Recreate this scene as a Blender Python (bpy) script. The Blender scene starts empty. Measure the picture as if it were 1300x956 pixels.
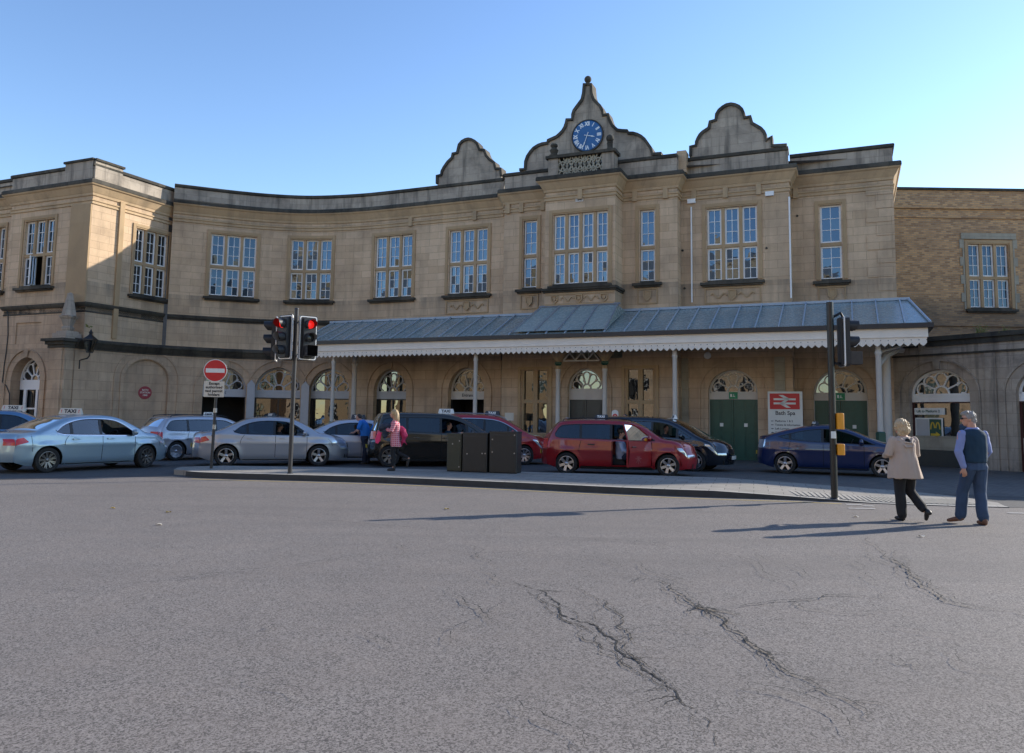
import bpy, bmesh, math, random
from mathutils import Vector, Matrix, noise
from mathutils.geometry import tessellate_polygon
random.seed(7)
PI = math.pi
scene = bpy.context.scene
COL = scene.collection
def rad(a): return math.radians(a)

# ------------------------------------------------------------------ camera
FPX, HOR, ROLL, CAMH = 1000.0, 531.0, 0.015, 1.57
PCX, PCY = 650.0, 433.0
_p = math.atan((HOR - PCY) / FPX)
_F = Vector((0, math.cos(_p), math.sin(_p)))
_R0 = Vector((1, 0, 0)); _U0 = _R0.cross(_F)
_R = math.cos(ROLL) * _R0 + math.sin(ROLL) * _U0
_U = -math.sin(ROLL) * _R0 + math.cos(ROLL) * _U0
def ray(u, v): return (u - PCX) / FPX * _R - (v - PCY) / FPX * _U + _F
def gpt(u, v, z=0.0):
    d = ray(u, v); t = (z - CAMH) / d.z
    return Vector((d.x * t, d.y * t, z))
def ypt(u, v, y):
    d = ray(u, v); t = y / d.y
    return Vector((d.x * t, y, CAMH + d.z * t))

cam_d = bpy.data.cameras.new('camera')
cam_d.sensor_width = 36.0
cam_d.lens = 36.0 * FPX / 1300.0
cam_d.shift_y = -(478.0 - PCY) / 1300.0
cam_d.clip_end = 3000
cam = bpy.data.objects.new('camera', cam_d); COL.objects.link(cam)
M = Matrix((( _R.x, _U.x, -_F.x, 0), (_R.y, _U.y, -_F.y, 0), (_R.z, _U.z, -_F.z, CAMH), (0, 0, 0, 1)))
cam.matrix_world = M
scene.camera = cam

# ------------------------------------------------------------------ objects
def tag(o, label=None, cat=None, group=None, kind=None):
    if label: o['label'] = label
    if cat: o['category'] = cat
    if group: o['group'] = group
    if kind: o['kind'] = kind
    return o
def empty(name, loc, label=None, cat=None, group=None, rz=0.0):
    o = bpy.data.objects.new(name, None); COL.objects.link(o)
    o.location = loc; o.rotation_euler = (0, 0, rz); o.empty_display_size = 0.3
    return tag(o, label, cat, group)
def root_off(parent):
    v = Vector((0, 0, 0))
    while parent is not None:
        v += Vector(parent.location); parent = parent.parent
    return v

class MB:
    """mesh builder: collects faces with material slots and uvs in metres"""
    def __init__(s): s.v = []; s.f = []; s.m = []; s.uv = []; s.sm = []
    def face(s, pts, m=0, uv=None, smooth=False):
        b = len(s.v); s.v.extend([tuple(p) for p in pts]); s.f.append(tuple(range(b, b + len(pts))))
        s.m.append(m); s.uv.append(uv); s.sm.append(smooth)
    def grid(s, rows, m=0, smooth=True, closed=False, flip=False):
        b = len(s.v); n = len(rows[0])
        for r in rows: s.v.extend([tuple(p) for p in r])
        for i in range(len(rows) - 1):
            for j in range(n if closed else n - 1):
                k = (j + 1) % n
                q = (b + i * n + j, b + i * n + k, b + (i + 1) * n + k, b + (i + 1) * n + j)
                s.f.append(q[::-1] if flip else q)
                s.m.append(m(i, j) if callable(m) else m); s.uv.append(None); s.sm.append(smooth)
    def hexa(s, p, m=0):
        """p: 8 corners, bottom 4 ccw then top 4"""
        for q in ((0, 3, 2, 1), (4, 5, 6, 7), (0, 1, 5, 4), (1, 2, 6, 5), (2, 3, 7, 6), (3, 0, 4, 7)):
            s.face([p[i] for i in q], m)
    def box(s, c, d, m=0, rz=0.0, mat=None):
        x, y, z = d[0] / 2, d[1] / 2, d[2] / 2
        P = [Vector((sx * x, sy * y, sz * z)) for sz in (-1, 1) for sx, sy in ((-1, -1), (1, -1), (1, 1), (-1, 1))]
        if mat is not None: P = [mat @ q for q in P]
        elif rz: P = [Matrix.Rotation(rz, 3, 'Z') @ q for q in P]
        s.hexa([q + Vector(c) for q in P], m)
    def rbox(s, c, d, r, m=0, rz=0.0, seg=3):
        """box with rounded vertical + top edges"""
        x, y, z = d[0] / 2, d[1] / 2, d[2] / 2
        out = []
        for cx, cy, a0 in ((x - r, y - r, 0), (-x + r, y - r, 90), (-x + r, -y + r, 180), (x - r, -y + r, 270)):
            for k in range(seg + 1):
                a = rad(a0 + 90 * k / seg); out.append((cx, cy, math.cos(a), math.sin(a)))
        R = Matrix.Rotation(rz, 3, 'Z'); C = Vector(c)
        rows = []
        prof = [(-z, r)] + [(z - r + r * math.sin(rad(90 * k / seg)), r * math.cos(rad(90 * k / seg))) for k in range(seg + 1)]
        for zz, rr in prof: rows.append([C + R @ Vector((ox + nx * rr, oy + ny * rr, zz)) for ox, oy, nx, ny in out])
        s.grid(rows, m, True, True)
        s.face(rows[-1], m); s.face(rows[0][::-1], m)
    def tube(s, pts, r, seg=10, m=0, cap=True, smooth=True, sx=1.0):
        pts = [Vector(p) for p in pts]
        if not isinstance(r, (list, tuple)): r = [r] * len(pts)
        rows = []; prev = None
        for i, p in enumerate(pts):
            t = (pts[min(i + 1, len(pts) - 1)] - pts[max(i - 1, 0)]).normalized()
            if prev is None:
                a = Vector((0, 0, 1)) if abs(t.z) < .9 else Vector((1, 0, 0))
                n = t.cross(a).normalized()
            else: n = (prev - t * prev.dot(t)).normalized()
            prev = n; b = t.cross(n)
            rows.append([p + (n * math.cos(2 * PI * k / seg) * sx + b * math.sin(2 * PI * k / seg)) * r[i] for k in range(seg)])
        s.grid(rows, m, smooth, True)
        if cap: s.face(rows[0][::-1], m); s.face(rows[-1], m)
    def lathe(s, prof, o, seg=16, m=0, axis=None, smooth=True, capb=True):
        """prof: (radius, height) along axis (default z) from origin o"""
        o = Vector(o); ax = Vector(axis or (0, 0, 1)).normalized()
        a = ax.orthogonal().normalized(); b = ax.cross(a)
        rows = [[o + ax * h + (a * math.cos(2 * PI * k / seg) + b * math.sin(2 * PI * k / seg)) * r for k in range(seg)] for r, h in prof]
        s.grid(rows, m, smooth, True)
        if capb:
            if prof[0][0] > 1e-4: s.face(rows[0][::-1], m)
            if prof[-1][0] > 1e-4: s.face(rows[-1], m)
    def ball(s, c, r, m=0, seg=14, rings=9):
        if not isinstance(r, (list, tuple)): r = (r, r, r)
        rows = []
        for i in range(rings + 1):
            a = -PI / 2 + PI * i / rings
            rows.append([Vector(c) + Vector((r[0] * math.cos(a) * math.cos(2 * PI * k / seg), r[1] * math.cos(a) * math.sin(2 * PI * k / seg), r[2] * math.sin(a))) for k in range(seg)])
        s.grid(rows, m, True, True)
    def prism(s, out, fn, d0, d1, m=0, side=True, mside=None):
        """extrude 2D outline; fn(a, b, d) -> point; front at d1"""
        tri = tessellate_polygon([[Vector((a, b, 0)) for a, b in out]])
        for t in tri:
            pa = [out[i] for i in t]
            ar = (pa[1][0] - pa[0][0]) * (pa[2][1] - pa[0][1]) - (pa[2][0] - pa[0][0]) * (pa[1][1] - pa[0][1])
            if ar < 0: t = t[::-1]
            s.face([fn(out[i][0], out[i][1], d1) for i in t], m, [(out[i][0], out[i][1]) for i in t])
            s.face([fn(out[i][0], out[i][1], d0) for i in t[::-1]], m, [(out[i][0], out[i][1]) for i in t[::-1]])
        if side:
            ar = sum(out[i][0] * out[(i + 1) % len(out)][1] - out[(i + 1) % len(out)][0] * out[i][1] for i in range(len(out)))
            o = out if ar > 0 else out[::-1]
            for i in range(len(o)):
                a, b = o[i], o[(i + 1) % len(o)]
                s.face([fn(a[0], a[1], d0), fn(b[0], b[1], d0), fn(b[0], b[1], d1), fn(a[0], a[1], d1)], m if mside is None else mside)
    def text(s, txt, size, o, right, up, m=0, sx=1.0, off=0.0, align='CENTER', bold=0.0):
        c = bpy.data.curves.new('lettering', 'FONT'); c.body = txt; c.size = size; c.align_x = align; c.align_y = 'CENTER'
        c.offset = bold; c.resolution_u = 3
        ob = bpy.data.objects.new('lettering', c); COL.objects.link(ob)
        dg = bpy.context.evaluated_depsgraph_get()
        me = bpy.data.meshes.new_from_object(ob.evaluated_get(dg))
        right = Vector(right).normalized(); up = Vector(up).normalized(); n = right.cross(up)
        o = Vector(o)
        for p in me.polygons:
            s.face([o + right * me.vertices[i].co.x * sx + up * me.vertices[i].co.y + n * off for i in p.vertices], m)
        bpy.data.objects.remove(ob); bpy.data.curves.remove(c); bpy.data.meshes.remove(me)
    def build(s, name, mats, parent=None, world=False, weld=False, angle=35, loc=None):
        if not isinstance(mats, (list, tuple)): mats = [mats]
        off = root_off(parent) if world else Vector((0, 0, 0))
        if loc is not None: off = Vector(loc)
        me = bpy.data.meshes.new(name)
        V = [(a[0] - off.x, a[1] - off.y, a[2] - off.z) for a in s.v] if off.length else s.v
        me.from_pydata(V, [], s.f)
        for q in mats: me.materials.append(q)
        me.polygons.foreach_set('material_index', s.m)
        me.polygons.foreach_set('use_smooth', s.sm)
        uvl = me.uv_layers.new(name='UVMap').data
        vv = s.v
        for p, uv in zip(me.polygons, s.uv):
            if uv is None:
                n = p.normal
                if abs(n.z) > .7: uv = [(vv[i][0], vv[i][1]) for i in p.vertices]
                else:
                    h = Vector((-n.y, n.x)); h = h.normalized() if h.length > 1e-6 else Vector((1, 0))
                    uv = [(vv[i][0] * h.x + vv[i][1] * h.y, vv[i][2]) for i in p.vertices]
            for li, c in zip(p.loop_indices, uv): uvl[li].uv = c
        if weld or any(s.sm):
            bm = bmesh.new(); bm.from_mesh(me)
            bmesh.ops.remove_doubles(bm, verts=bm.verts, dist=0.0004)
            bm.to_mesh(me); bm.free()
            me.set_sharp_from_angle(angle=rad(angle))
        me.update()
        o = bpy.data.objects.new(name, me); COL.objects.link(o)
        if parent is not None: o.parent = parent
        elif loc is not None: o.location = loc
        return o

def copy_tree(o, parent=None):
    c = o.copy(); COL.objects.link(c)
    if parent is not None: c.parent = parent
    for ch in list(o.children): copy_tree(ch, c)
    return c

# ------------------------------------------------------------------ plan paths
class Path:
    def __init__(s, pts, s0=0.0):
        s.p = [Vector((a[0], a[1])) for a in pts]; s.L = [s0]
        for a, b in zip(s.p, s.p[1:]): s.L.append(s.L[-1] + (b - a).length)
        s.n = []
        sg = [(b - a).normalized() for a, b in zip(s.p, s.p[1:])]
        for i in range(len(s.p)):
            t = (sg[max(i - 1, 0)] + sg[min(i, len(sg) - 1)]).normalized()
            s.n.append(Vector((t.y, -t.x)))
        s.straight = len(pts) == 2
    def at(s, a, q=0.0, z=0.0):
        i = 0
        while i < len(s.L) - 2 and a > s.L[i + 1]: i += 1
        f = (a - s.L[i]) / (s.L[i + 1] - s.L[i])
        p = s.p[i].lerp(s.p[i + 1], f) if 0 <= f <= 1 else s.p[i] + (s.p[i + 1] - s.p[i]) * f
        n = s.n[i].lerp(s.n[i + 1], max(0, min(1, f))).normalized()
        return Vector((p.x + n.x * q, p.y + n.y * q, z))
    def dir(s, a):
        d = s.at(a + .01) - s.at(a - .01); return d.normalized()
    def hit(s, u, v, q=0.0):
        """where the sight line through (u, v) of the photograph meets the wall: (s, z)"""
        d = ray(u, v); best = None
        a = s.L[0] - (60 if s.straight else 0.5); e = s.L[-1] + (60 if s.straight else 0.5)
        N = 400; prev = None
        for i in range(N + 1):
            t = a + (e - a) * i / N; p = s.at(t, q); c = p.x * d.y - p.y * d.x
            if prev is not None and (c >= 0) != (prev[1] >= 0) and p.y > 0:
                lo, hi, cl = prev[0], t, prev[1]
                for _ in range(30):
                    m = (lo + hi) / 2; pm = s.at(m, q); cm = pm.x * d.y - pm.y * d.x
                    if (cm >= 0) == (cl >= 0): lo = m
                    else: hi = m
                p = s.at(lo, q); best = (lo, CAMH + d.z * p.y / d.y)
            prev = (t, c)
        return best
def catmull(P, n=6):
    out = []
    P = [Vector(p) for p in P]; Q = [P[0] * 2 - P[1]] + P + [P[-1] * 2 - P[-2]]
    for i in range(1, len(Q) - 2):
        for k in range(n):
            t = k / n; a, b, c, d = Q[i - 1], Q[i], Q[i + 1], Q[i + 2]
            out.append(0.5 * ((2 * b) + (c - a) * t + (2 * a - 5 * b + 4 * c - d) * t * t + (3 * b - a - 3 * c + d) * t ** 3))
    out.append(P[-1]); return out

def pbox(mb, P, s0, s1, q0, q1, z0, z1, m=0, step=1.0):
    n = 1 if P.straight else max(1, int(math.ceil((s1 - s0) / step)))
    for i in range(n):
        a = s0 + (s1 - s0) * i / n; b = s0 + (s1 - s0) * (i + 1) / n
        p = [P.at(a, q1, z0), P.at(b, q1, z0), P.at(b, q0, z0), P.at(a, q0, z0)]
        p += [Vector((w.x, w.y, z1)) for w in p]
        uv = {2: [(a, z0), (b, z0), (b, z1), (a, z1)]}
        for fi, q in enumerate(((0, 3, 2, 1), (4, 5, 6, 7), (0, 1, 5, 4), (1, 2, 6, 5), (2, 3, 7, 6), (3, 0, 4, 7))):
            if fi in (3, 5) and ((fi == 3 and i < n - 1) or (fi == 5 and i > 0)): continue
            mb.face([p[k] for k in q], m, uv.get(fi))
def ribbon(mb, P, pts, w, q0, q1, m=0, closed=False):
    """flat bar following 2D points (s, z) on a wall"""
    pts = [Vector(p) for p in pts]; n = len(pts); L = []; R = []
    for i in range(n):
        a = pts[(i - 1) % n] if (closed or i) else pts[0]; b = pts[(i + 1) % n] if (closed or i < n - 1) else pts[-1]
        t = (b - a).normalized(); nn = Vector((-t.y, t.x)) * w / 2
        L.append(pts[i] + nn); R.append(pts[i] - nn)
    for i in range(n if closed else n - 1):
        j = (i + 1) % n
        A = [R[i], R[j], L[j], L[i]]
        f = [P.at(a.x, q1, a.y) for a in A]; k = [P.at(a.x, q0, a.y) for a in A]
        mb.face(f, m)
        mb.face([k[0], k[1], f[1], f[0]], m); mb.face([f[3], f[2], k[2], k[3]], m)
        if not closed and i == 0: mb.face([k[3], k[0], f[0], f[3]], m)
        if not closed and i == n - 2: mb.face([f[1], k[1], k[2], f[2]], m)

def op_rect(s0, s1, z0, z1, d=.22): return dict(s0=s0, s1=s1, z0=z0, z1=z1, arch=0.0, d=d)
def op_arch(s0, s1, z0, zs, k=1.0, d=.3): return dict(s0=s0, s1=s1, z0=z0, z1=zs, arch=(s1 - s0) / 2 * k, d=d)
def op_top(o, s):
    if not o['arch']: return o['z1']
    c = (o['s0'] + o['s1']) / 2; r = (o['s1'] - o['s0']) / 2
    return o['z1'] + o['arch'] * math.sqrt(max(0, 1 - ((s - c) / r) ** 2))
def wall(mb, P, q, s0, s1, z0, z1, ops=(), m=0, step=.6):
    br = {round(s0, 5), round(s1, 5)}
    if not P.straight:
        n = int((s1 - s0) / step) + 1
        for i in range(n): br.add(round(s0 + (s1 - s0) * i / n, 5))
    for o in ops:
        if o['arch']:
            for k in range(17):
                c = (o['s0'] + o['s1']) / 2; r = (o['s1'] - o['s0']) / 2
                br.add(round(c - r * math.cos(PI * k / 16), 5))
        else: br.add(round(o['s0'], 5)); br.add(round(o['s1'], 5))
    br = sorted(b for b in br if s0 - 1e-4 <= b <= s1 + 1e-4)
    def quad(a, b, za0, zb0, za1, zb1):
        if za1 - za0 < 1e-4 and zb1 - zb0 < 1e-4: return
        mb.face([P.at(a, q, za0), P.at(b, q, zb0), P.at(b, q, zb1), P.at(a, q, za1)], m, [(a, za0), (b, zb0), (b, zb1), (a, za1)])
    for a, b in zip(br, br[1:]):
        if b - a < 1e-4: continue
        mid = (a + b) / 2
        here = sorted([o for o in ops if o['s0'] < mid < o['s1']], key=lambda o: o['z0'])
        ca = cb = z0
        for o in here:
            quad(a, b, ca, cb, o['z0'], o['z0'])
            ca, cb = op_top(o, a), op_top(o, b)
            mb.face([P.at(a, q, ca), P.at(b, q, cb), P.at(b, q - o['d'], cb), P.at(a, q - o['d'], ca)][::-1], m)
            mb.face([P.at(a, q, o['z0']), P.at(b, q, o['z0']), P.at(b, q - o['d'], o['z0']), P.at(a, q - o['d'], o['z0'])], m)
        quad(a, b, ca, cb, z1, z1)
    for o in ops:
        for ss, fl in ((o['s0'], 1), (o['s1'], 0)):
            zt = o['z1']
            f = [P.at(ss, q, o['z0']), P.at(ss, q - o['d'], o['z0']), P.at(ss, q - o['d'], zt), P.at(ss, q, zt)]
            mb.face(f if not fl else f[::-1], m)

def sweep(mb, pts, prof, m=0, closed=False, capends=True):
    """sweep profile (q outward, z) along plan polyline with mitres; outward = right-hand normal"""
    P = [Vector((p[0], p[1])) for p in pts]; n = len(P)
    sg = [(b - a).normalized() for a, b in zip(P, P[1:])]
    rows = []
    for i in range(n):
        t0 = sg[max(i - 1, 0)]; t1 = sg[min(i, n - 2)]
        n0 = Vector((t0.y, -t0.x)); n1 = Vector((t1.y, -t1.x)); b = (n0 + n1)
        b = b / max(.3, b.length_squared) * 2 if b.length > .01 else n0
        rows.append([Vector((P[i].x + b.x * q, P[i].y + b.y * q, z)) for q, z in prof])
    acc = 0
    for i in range(n - 1):
        l = (P[i + 1] - P[i]).length
        for j in range(len(prof) - 1):
            zz = acc + l
            mb.face([rows[i][j], rows[i + 1][j], rows[i + 1][j + 1], rows[i][j + 1]], m,
                    [(acc, prof[j][1] + prof[j][0]), (zz, prof[j][1] + prof[j][0]), (zz, prof[j + 1][1] + prof[j + 1][0]), (acc, prof[j + 1][1] + prof[j + 1][0])])
        acc += l
    if capends:
        mb.face(rows[0], m); mb.face(rows[-1][::-1], m)
# ------------------------------------------------------------------ materials
def newmat(name):
    m = bpy.data.materials.new(name); m.use_nodes = True
    nt = m.node_tree; b = nt.nodes['Principled BSDF']
    return m, nt, b
def N(nt, t, **k):
    n = nt.nodes.new(t)
    for a, v in k.items():
        if a.startswith('_'): setattr(n, a[1:], v)
    for a, v in k.items():
        if not a.startswith('_'): n.inputs[a.replace('__', ' ')].default_value = v
    return n
def mix(nt, fac, a, b, mode='MIX'):
    n = nt.nodes.new('ShaderNodeMix'); n.data_type = 'RGBA'; n.blend_type = mode
    for i, x in ((0, fac), (6, a), (7, b)):
        if isinstance(x, (int, float)): n.inputs[i].default_value = x
        elif isinstance(x, (tuple, list)): n.inputs[i].default_value = tuple(x) + (() if len(x) == 4 else (1,))
        else: nt.links.new(x, n.inputs[i])
    return n.outputs[2]
def ramp(nt, src, stops):
    r = nt.nodes.new('ShaderNodeValToRGB'); nt.links.new(src, r.inputs[0])
    e = r.color_ramp.elements
    while len(e) < len(stops): e.new(.5)
    for i, (p, c) in enumerate(stops):
        e[i].position = p; e[i].color = (c, c, c, 1) if isinstance(c, (int, float)) else tuple(c) + (1,)
    return r.outputs[0]
def noise_n(nt, scale, detail=4, rough=.55, vec=None, dist=0.0):
    n = N(nt, 'ShaderNodeTexNoise', Scale=scale, Detail=detail, Roughness=rough, Distortion=dist)
    if vec is None:
        g = nt.nodes.new('ShaderNodeTexCoord'); vec = g.outputs['Object']
    nt.links.new(vec, n.inputs['Vector']); return n.outputs['Fac']
def bump(nt, b, h, strength=.3, dist=.01):
    n = N(nt, 'ShaderNodeBump', Strength=strength, Distance=dist)
    nt.links.new(h, n.inputs['Height']); nt.links.new(n.outputs[0], b.inputs['Normal'])
def uvn(nt):
    return nt.nodes.new('ShaderNodeTexCoord').outputs['UV']
def mapping(nt, vec, sc):
    n = N(nt, 'ShaderNodeMapping'); n.inputs['Scale'].default_value = sc; nt.links.new(vec, n.inputs['Vector']); return n.outputs[0]

def plain(name, col, rough=.5, metal=0.0, var=.12, scale=6, spec=.5, coat=0.0, bmp=0.0, bscale=60, emit=0.0):
    m, nt, b = newmat(name)
    f = noise_n(nt, scale, 4)
    lo = tuple(c * (1 - var) for c in col); hi = tuple(min(1, c * (1 + var)) for c in col)
    c = mix(nt, f, lo, hi); nt.links.new(c, b.inputs['Base Color'])
    b.inputs['Roughness'].default_value = rough; b.inputs['Metallic'].default_value = metal
    b.inputs['Specular IOR Level'].default_value = spec
    b.inputs['Coat Weight'].default_value = coat; b.inputs['Coat Roughness'].default_value = .04
    if bmp: bump(nt, b, noise_n(nt, bscale, 3), bmp, .004)
    if emit:
        b.inputs['Emission Color'].default_value = tuple(col) + (1,); b.inputs['Emission Strength'].default_value = emit
    return m

def stone(name, c1, c2, soot=.35, bw=.95, bh=.34, mortar=.35, streak=.3, soot_col=(.05, .047, .042), blk=.55, bands=()):
    m, nt, b = newmat(name); uv = uvn(nt)
    br = N(nt, 'ShaderNodeTexBrick', Scale=1.0); br.offset = .5
    br.inputs['Brick Width'].default_value = bw; br.inputs['Row Height'].default_value = bh
    br.inputs['Mortar Size'].default_value = .009; br.inputs['Mortar Smooth'].default_value = .2; br.inputs['Bias'].default_value = 0
    nt.links.new(uv, br.inputs['Vector'])
    br.inputs['Color1'].default_value = (0, 0, 0, 1); br.inputs['Color2'].default_value = (1, 1, 1, 1); br.inputs['Mortar'].default_value = (.5, .5, .5, 1)
    big = noise_n(nt, .45, 5, .6); fine = noise_n(nt, 7, 6, .65)
    t = mix(nt, blk, fine, br.outputs['Color'])
    base = mix(nt, t, c1, c2)
    base = mix(nt, ramp(nt, big, [(.35, 0), (.7, .65)]), base, tuple(x * y for x, y in zip(c1, (.78, .8, .86))))
    # weathering: vertical streaks of soot + patches
    st = noise_n(nt, 1.0, 5, .6, mapping(nt, uv, (3.2, .28, 1)))
    pa = noise_n(nt, .9, 6, .65, None, .6)
    s1 = ramp(nt, st, [(.50, 0), (.74, streak)]); s2 = ramp(nt, pa, [(.48, 0), (.72, soot)])
    base = mix(nt, s1, base, soot_col); base = mix(nt, s2, base, soot_col)
    # dirt washed down below ledges: streaky bands at given heights (z_top, depth, strength, colour)
    if bands:
        sx = nt.nodes.new('ShaderNodeSeparateXYZ'); nt.links.new(uv, sx.inputs[0])
        rg = noise_n(nt, 1.0, 6, .7, mapping(nt, uv, (1.7, .22, 1)))
        for zt, dp, stg, colr in bands:
            mr = N(nt, 'ShaderNodeMapRange'); nt.links.new(sx.outputs['Y'], mr.inputs[0]); mr.inputs[1].default_value = zt - dp; mr.inputs[2].default_value = zt
            lt = N(nt, 'ShaderNodeMath', _operation='LESS_THAN'); nt.links.new(sx.outputs['Y'], lt.inputs[0]); lt.inputs[1].default_value = zt
            ad = N(nt, 'ShaderNodeMath', _operation='MULTIPLY'); nt.links.new(mr.outputs[0], ad.inputs[0]); nt.links.new(lt.outputs[0], ad.inputs[1])
            m2 = N(nt, 'ShaderNodeMath', _operation='MULTIPLY'); nt.links.new(ad.outputs[0], m2.inputs[0]); nt.links.new(ramp(nt, rg, [(.36, .1 * stg), (.64, stg)]), m2.inputs[1])
            base = mix(nt, m2.outputs[0], base, colr)
    grit = noise_n(nt, 38, 3, .7)
    base = mix(nt, ramp(nt, grit, [(.3, .22), (.62, 0)]), base, tuple(x * .55 for x in c1))
    base = mix(nt, ramp(nt, br.outputs['Fac'], [(0, 0), (1, mortar)]), base, tuple(x * .42 for x in c1))
    nt.links.new(base, b.inputs['Base Color']); b.inputs['Roughness'].default_value = .88; b.inputs['Specular IOR Level'].default_value = .25
    h = mix(nt, .75, grit, br.outputs['Fac']); inv = N(nt, 'ShaderNodeInvert'); nt.links.new(h, inv.inputs['Color'])
    bump(nt, b, inv.outputs[0], .35, .012)
    return m

MAT = {}
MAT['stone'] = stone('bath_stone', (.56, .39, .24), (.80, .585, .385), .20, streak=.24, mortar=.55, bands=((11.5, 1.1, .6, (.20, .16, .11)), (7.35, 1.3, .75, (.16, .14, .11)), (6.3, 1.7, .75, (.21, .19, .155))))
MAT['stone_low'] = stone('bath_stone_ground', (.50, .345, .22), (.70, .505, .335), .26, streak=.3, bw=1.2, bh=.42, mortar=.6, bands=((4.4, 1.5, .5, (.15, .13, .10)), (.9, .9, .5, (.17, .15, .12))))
MAT['stone_dark'] = stone('weathered_stone', (.36, .30, .235), (.54, .455, .36), .55, streak=.8, bw=1.1, bh=.4, mortar=.5)
MAT['stone_trim'] = stone('stone_dressings', (.44, .30, .165), (.54, .38, .22), .12, bw=5, bh=5, mortar=.0, streak=.1)
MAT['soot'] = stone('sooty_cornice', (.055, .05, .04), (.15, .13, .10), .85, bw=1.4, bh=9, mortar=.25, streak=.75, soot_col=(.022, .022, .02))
MAT['cornice'] = stone('cornice_stone', (.50, .35, .20), (.64, .46, .28), .3, bw=1.4, bh=9, mortar=.2, streak=.2)
MAT['grey_stone'] = stone('greenish_stone', (.38, .34, .26), (.47, .42, .32), .3, streak=.25, bw=1.1, bh=.36)

def brickmat():
    m, nt, b = newmat('yellow_brown_brick'); uv = uvn(nt)
    br = N(nt, 'ShaderNodeTexBrick', Scale=1.0); br.offset = .5
    br.inputs['Brick Width'].default_value = .245; br.inputs['Row Height'].default_value = .09; br.inputs['Mortar Size'].default_value = .011
    br.inputs['Color1'].default_value = (.62, .36, .165, 1); br.inputs['Color2'].default_value = (.30, .16, .08, 1); br.inputs['Mortar'].default_value = (.36, .28, .19, 1)
    br.inputs['Bias'].default_value = -.1
    nt.links.new(uv, br.inputs['Vector'])
    st = noise_n(nt, 1.0, 6, .65, mapping(nt, uv, (.25, .8, 1)), .4)
    z = nt.nodes.new('ShaderNodeSeparateXYZ'); nt.links.new(uv, z.inputs[0])
    mr = N(nt, 'ShaderNodeMapRange'); nt.links.new(z.outputs['Y'], mr.inputs[0])
    mr.inputs[1].default_value = 7.9; mr.inputs[2].default_value = 7.1
    c = mix(nt, ramp(nt, st, [(.48, 0), (.72, .5)]), br.outputs['Color'], (.10, .085, .07))
    mm = N(nt, 'ShaderNodeMath', _operation='MULTIPLY'); nt.links.new(mr.outputs[0], mm.inputs[0]); nt.links.new(ramp(nt, st, [(.3, .2), (.6, .65)]), mm.inputs[1])
    c = mix(nt, mm.outputs[0], c, (.12, .10, .075))
    nt.links.new(c, b.inputs['Base Color']); b.inputs['Roughness'].default_value = .9
    inv = N(nt, 'ShaderNodeInvert'); nt.links.new(br.outputs['Fac'], inv.inputs['Color']); bump(nt, b, inv.outputs[0], .4, .01)
    return m
MAT['brick'] = brickmat()

def asphalt(name, col, speck=.5, lowv=.25):
    m, nt, b = newmat(name)
    g = nt.nodes.new('ShaderNodeTexCoord').outputs['Object']
    v = N(nt, 'ShaderNodeTexVoronoi', Scale=85.0); nt.links.new(g, v.inputs['Vector'])
    v2 = N(nt, 'ShaderNodeTexVoronoi', Scale=170.0); nt.links.new(g, v2.inputs['Vector'])
    sp = mix(nt, .5, v.outputs['Color'], v2.outputs['Color'])
    bw = nt.nodes.new('ShaderNodeRGBToBW'); nt.links.new(sp, bw.inputs[0])
    c = mix(nt, ramp(nt, bw.outputs[0], [(.30, 0), (.66, 1)]), tuple(x * (1 - speck) for x in col), tuple(x * (1 + speck) for x in col))
    big = noise_n(nt, .22, 5, .6, g, .5); mid = noise_n(nt, 1.6, 5, .6, g)
    c = mix(nt, ramp(nt, big, [(.35, .0), (.7, lowv)]), c, tuple(x * .55 for x in col))
    c = mix(nt, ramp(nt, mid, [(.4, 0), (.75, .28)]), c, (col[0] * 1.35, col[1] * 1.27, col[2] * 1.2))
    # faint tyre polish, long soft bands
    wv = noise_n(nt, 1.0, 3, .5, mapping(nt, g, (.05, .9, 1)), .8)
    c = mix(nt, ramp(nt, wv, [(.52, 0), (.68, .3)]), c, tuple(x * .68 for x in col))
    nt.links.new(c, b.inputs['Base Color']); b.inputs['Roughness'].default_value = .82; b.inputs['Specular IOR Level'].default_value = .3
    bump(nt, b, bw.outputs[0], .25, .004)
    return m
MAT['asphalt'] = asphalt('road_asphalt', (.170, .151, .137), .62)
MAT['lane'] = asphalt('forecourt_asphalt', (.085, .082, .08), .35)
MAT['crack'] = plain('crack_tar', (.018, .017, .016), .9, var=.3, scale=30)
def setts():
    m, nt, b = newmat('stone_setts'); g = nt.nodes.new('ShaderNodeTexCoord').outputs['Object']
    g = mapping(nt, g, (1, 1, 1))
    br = N(nt, 'ShaderNodeTexBrick', Scale=1.0); nt.links.new(g, br.inputs['Vector'])
    br.inputs['Brick Width'].default_value = .22; br.inputs['Row Height'].default_value = .13; br.inputs['Mortar Size'].default_value = .012
    br.inputs['Color1'].default_value = (.14, .13, .12, 1); br.inputs['Color2'].default_value = (.075, .07, .066, 1); br.inputs['Mortar'].default_value = (.04, .038, .035, 1)
    n = noise_n(nt, .5, 5, .6, g)
    c = mix(nt, ramp(nt, n, [(.4, 0), (.7, .5)]), br.outputs['Color'], (.13, .12, .11))
    nt.links.new(c, b.inputs['Base Color']); b.inputs['Roughness'].default_value = .75
    inv = N(nt, 'ShaderNodeInvert'); nt.links.new(br.outputs['Fac'], inv.inputs['Color']); bump(nt, b, inv.outputs[0], .6, .01)
    return m
MAT['setts'] = setts()
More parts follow.
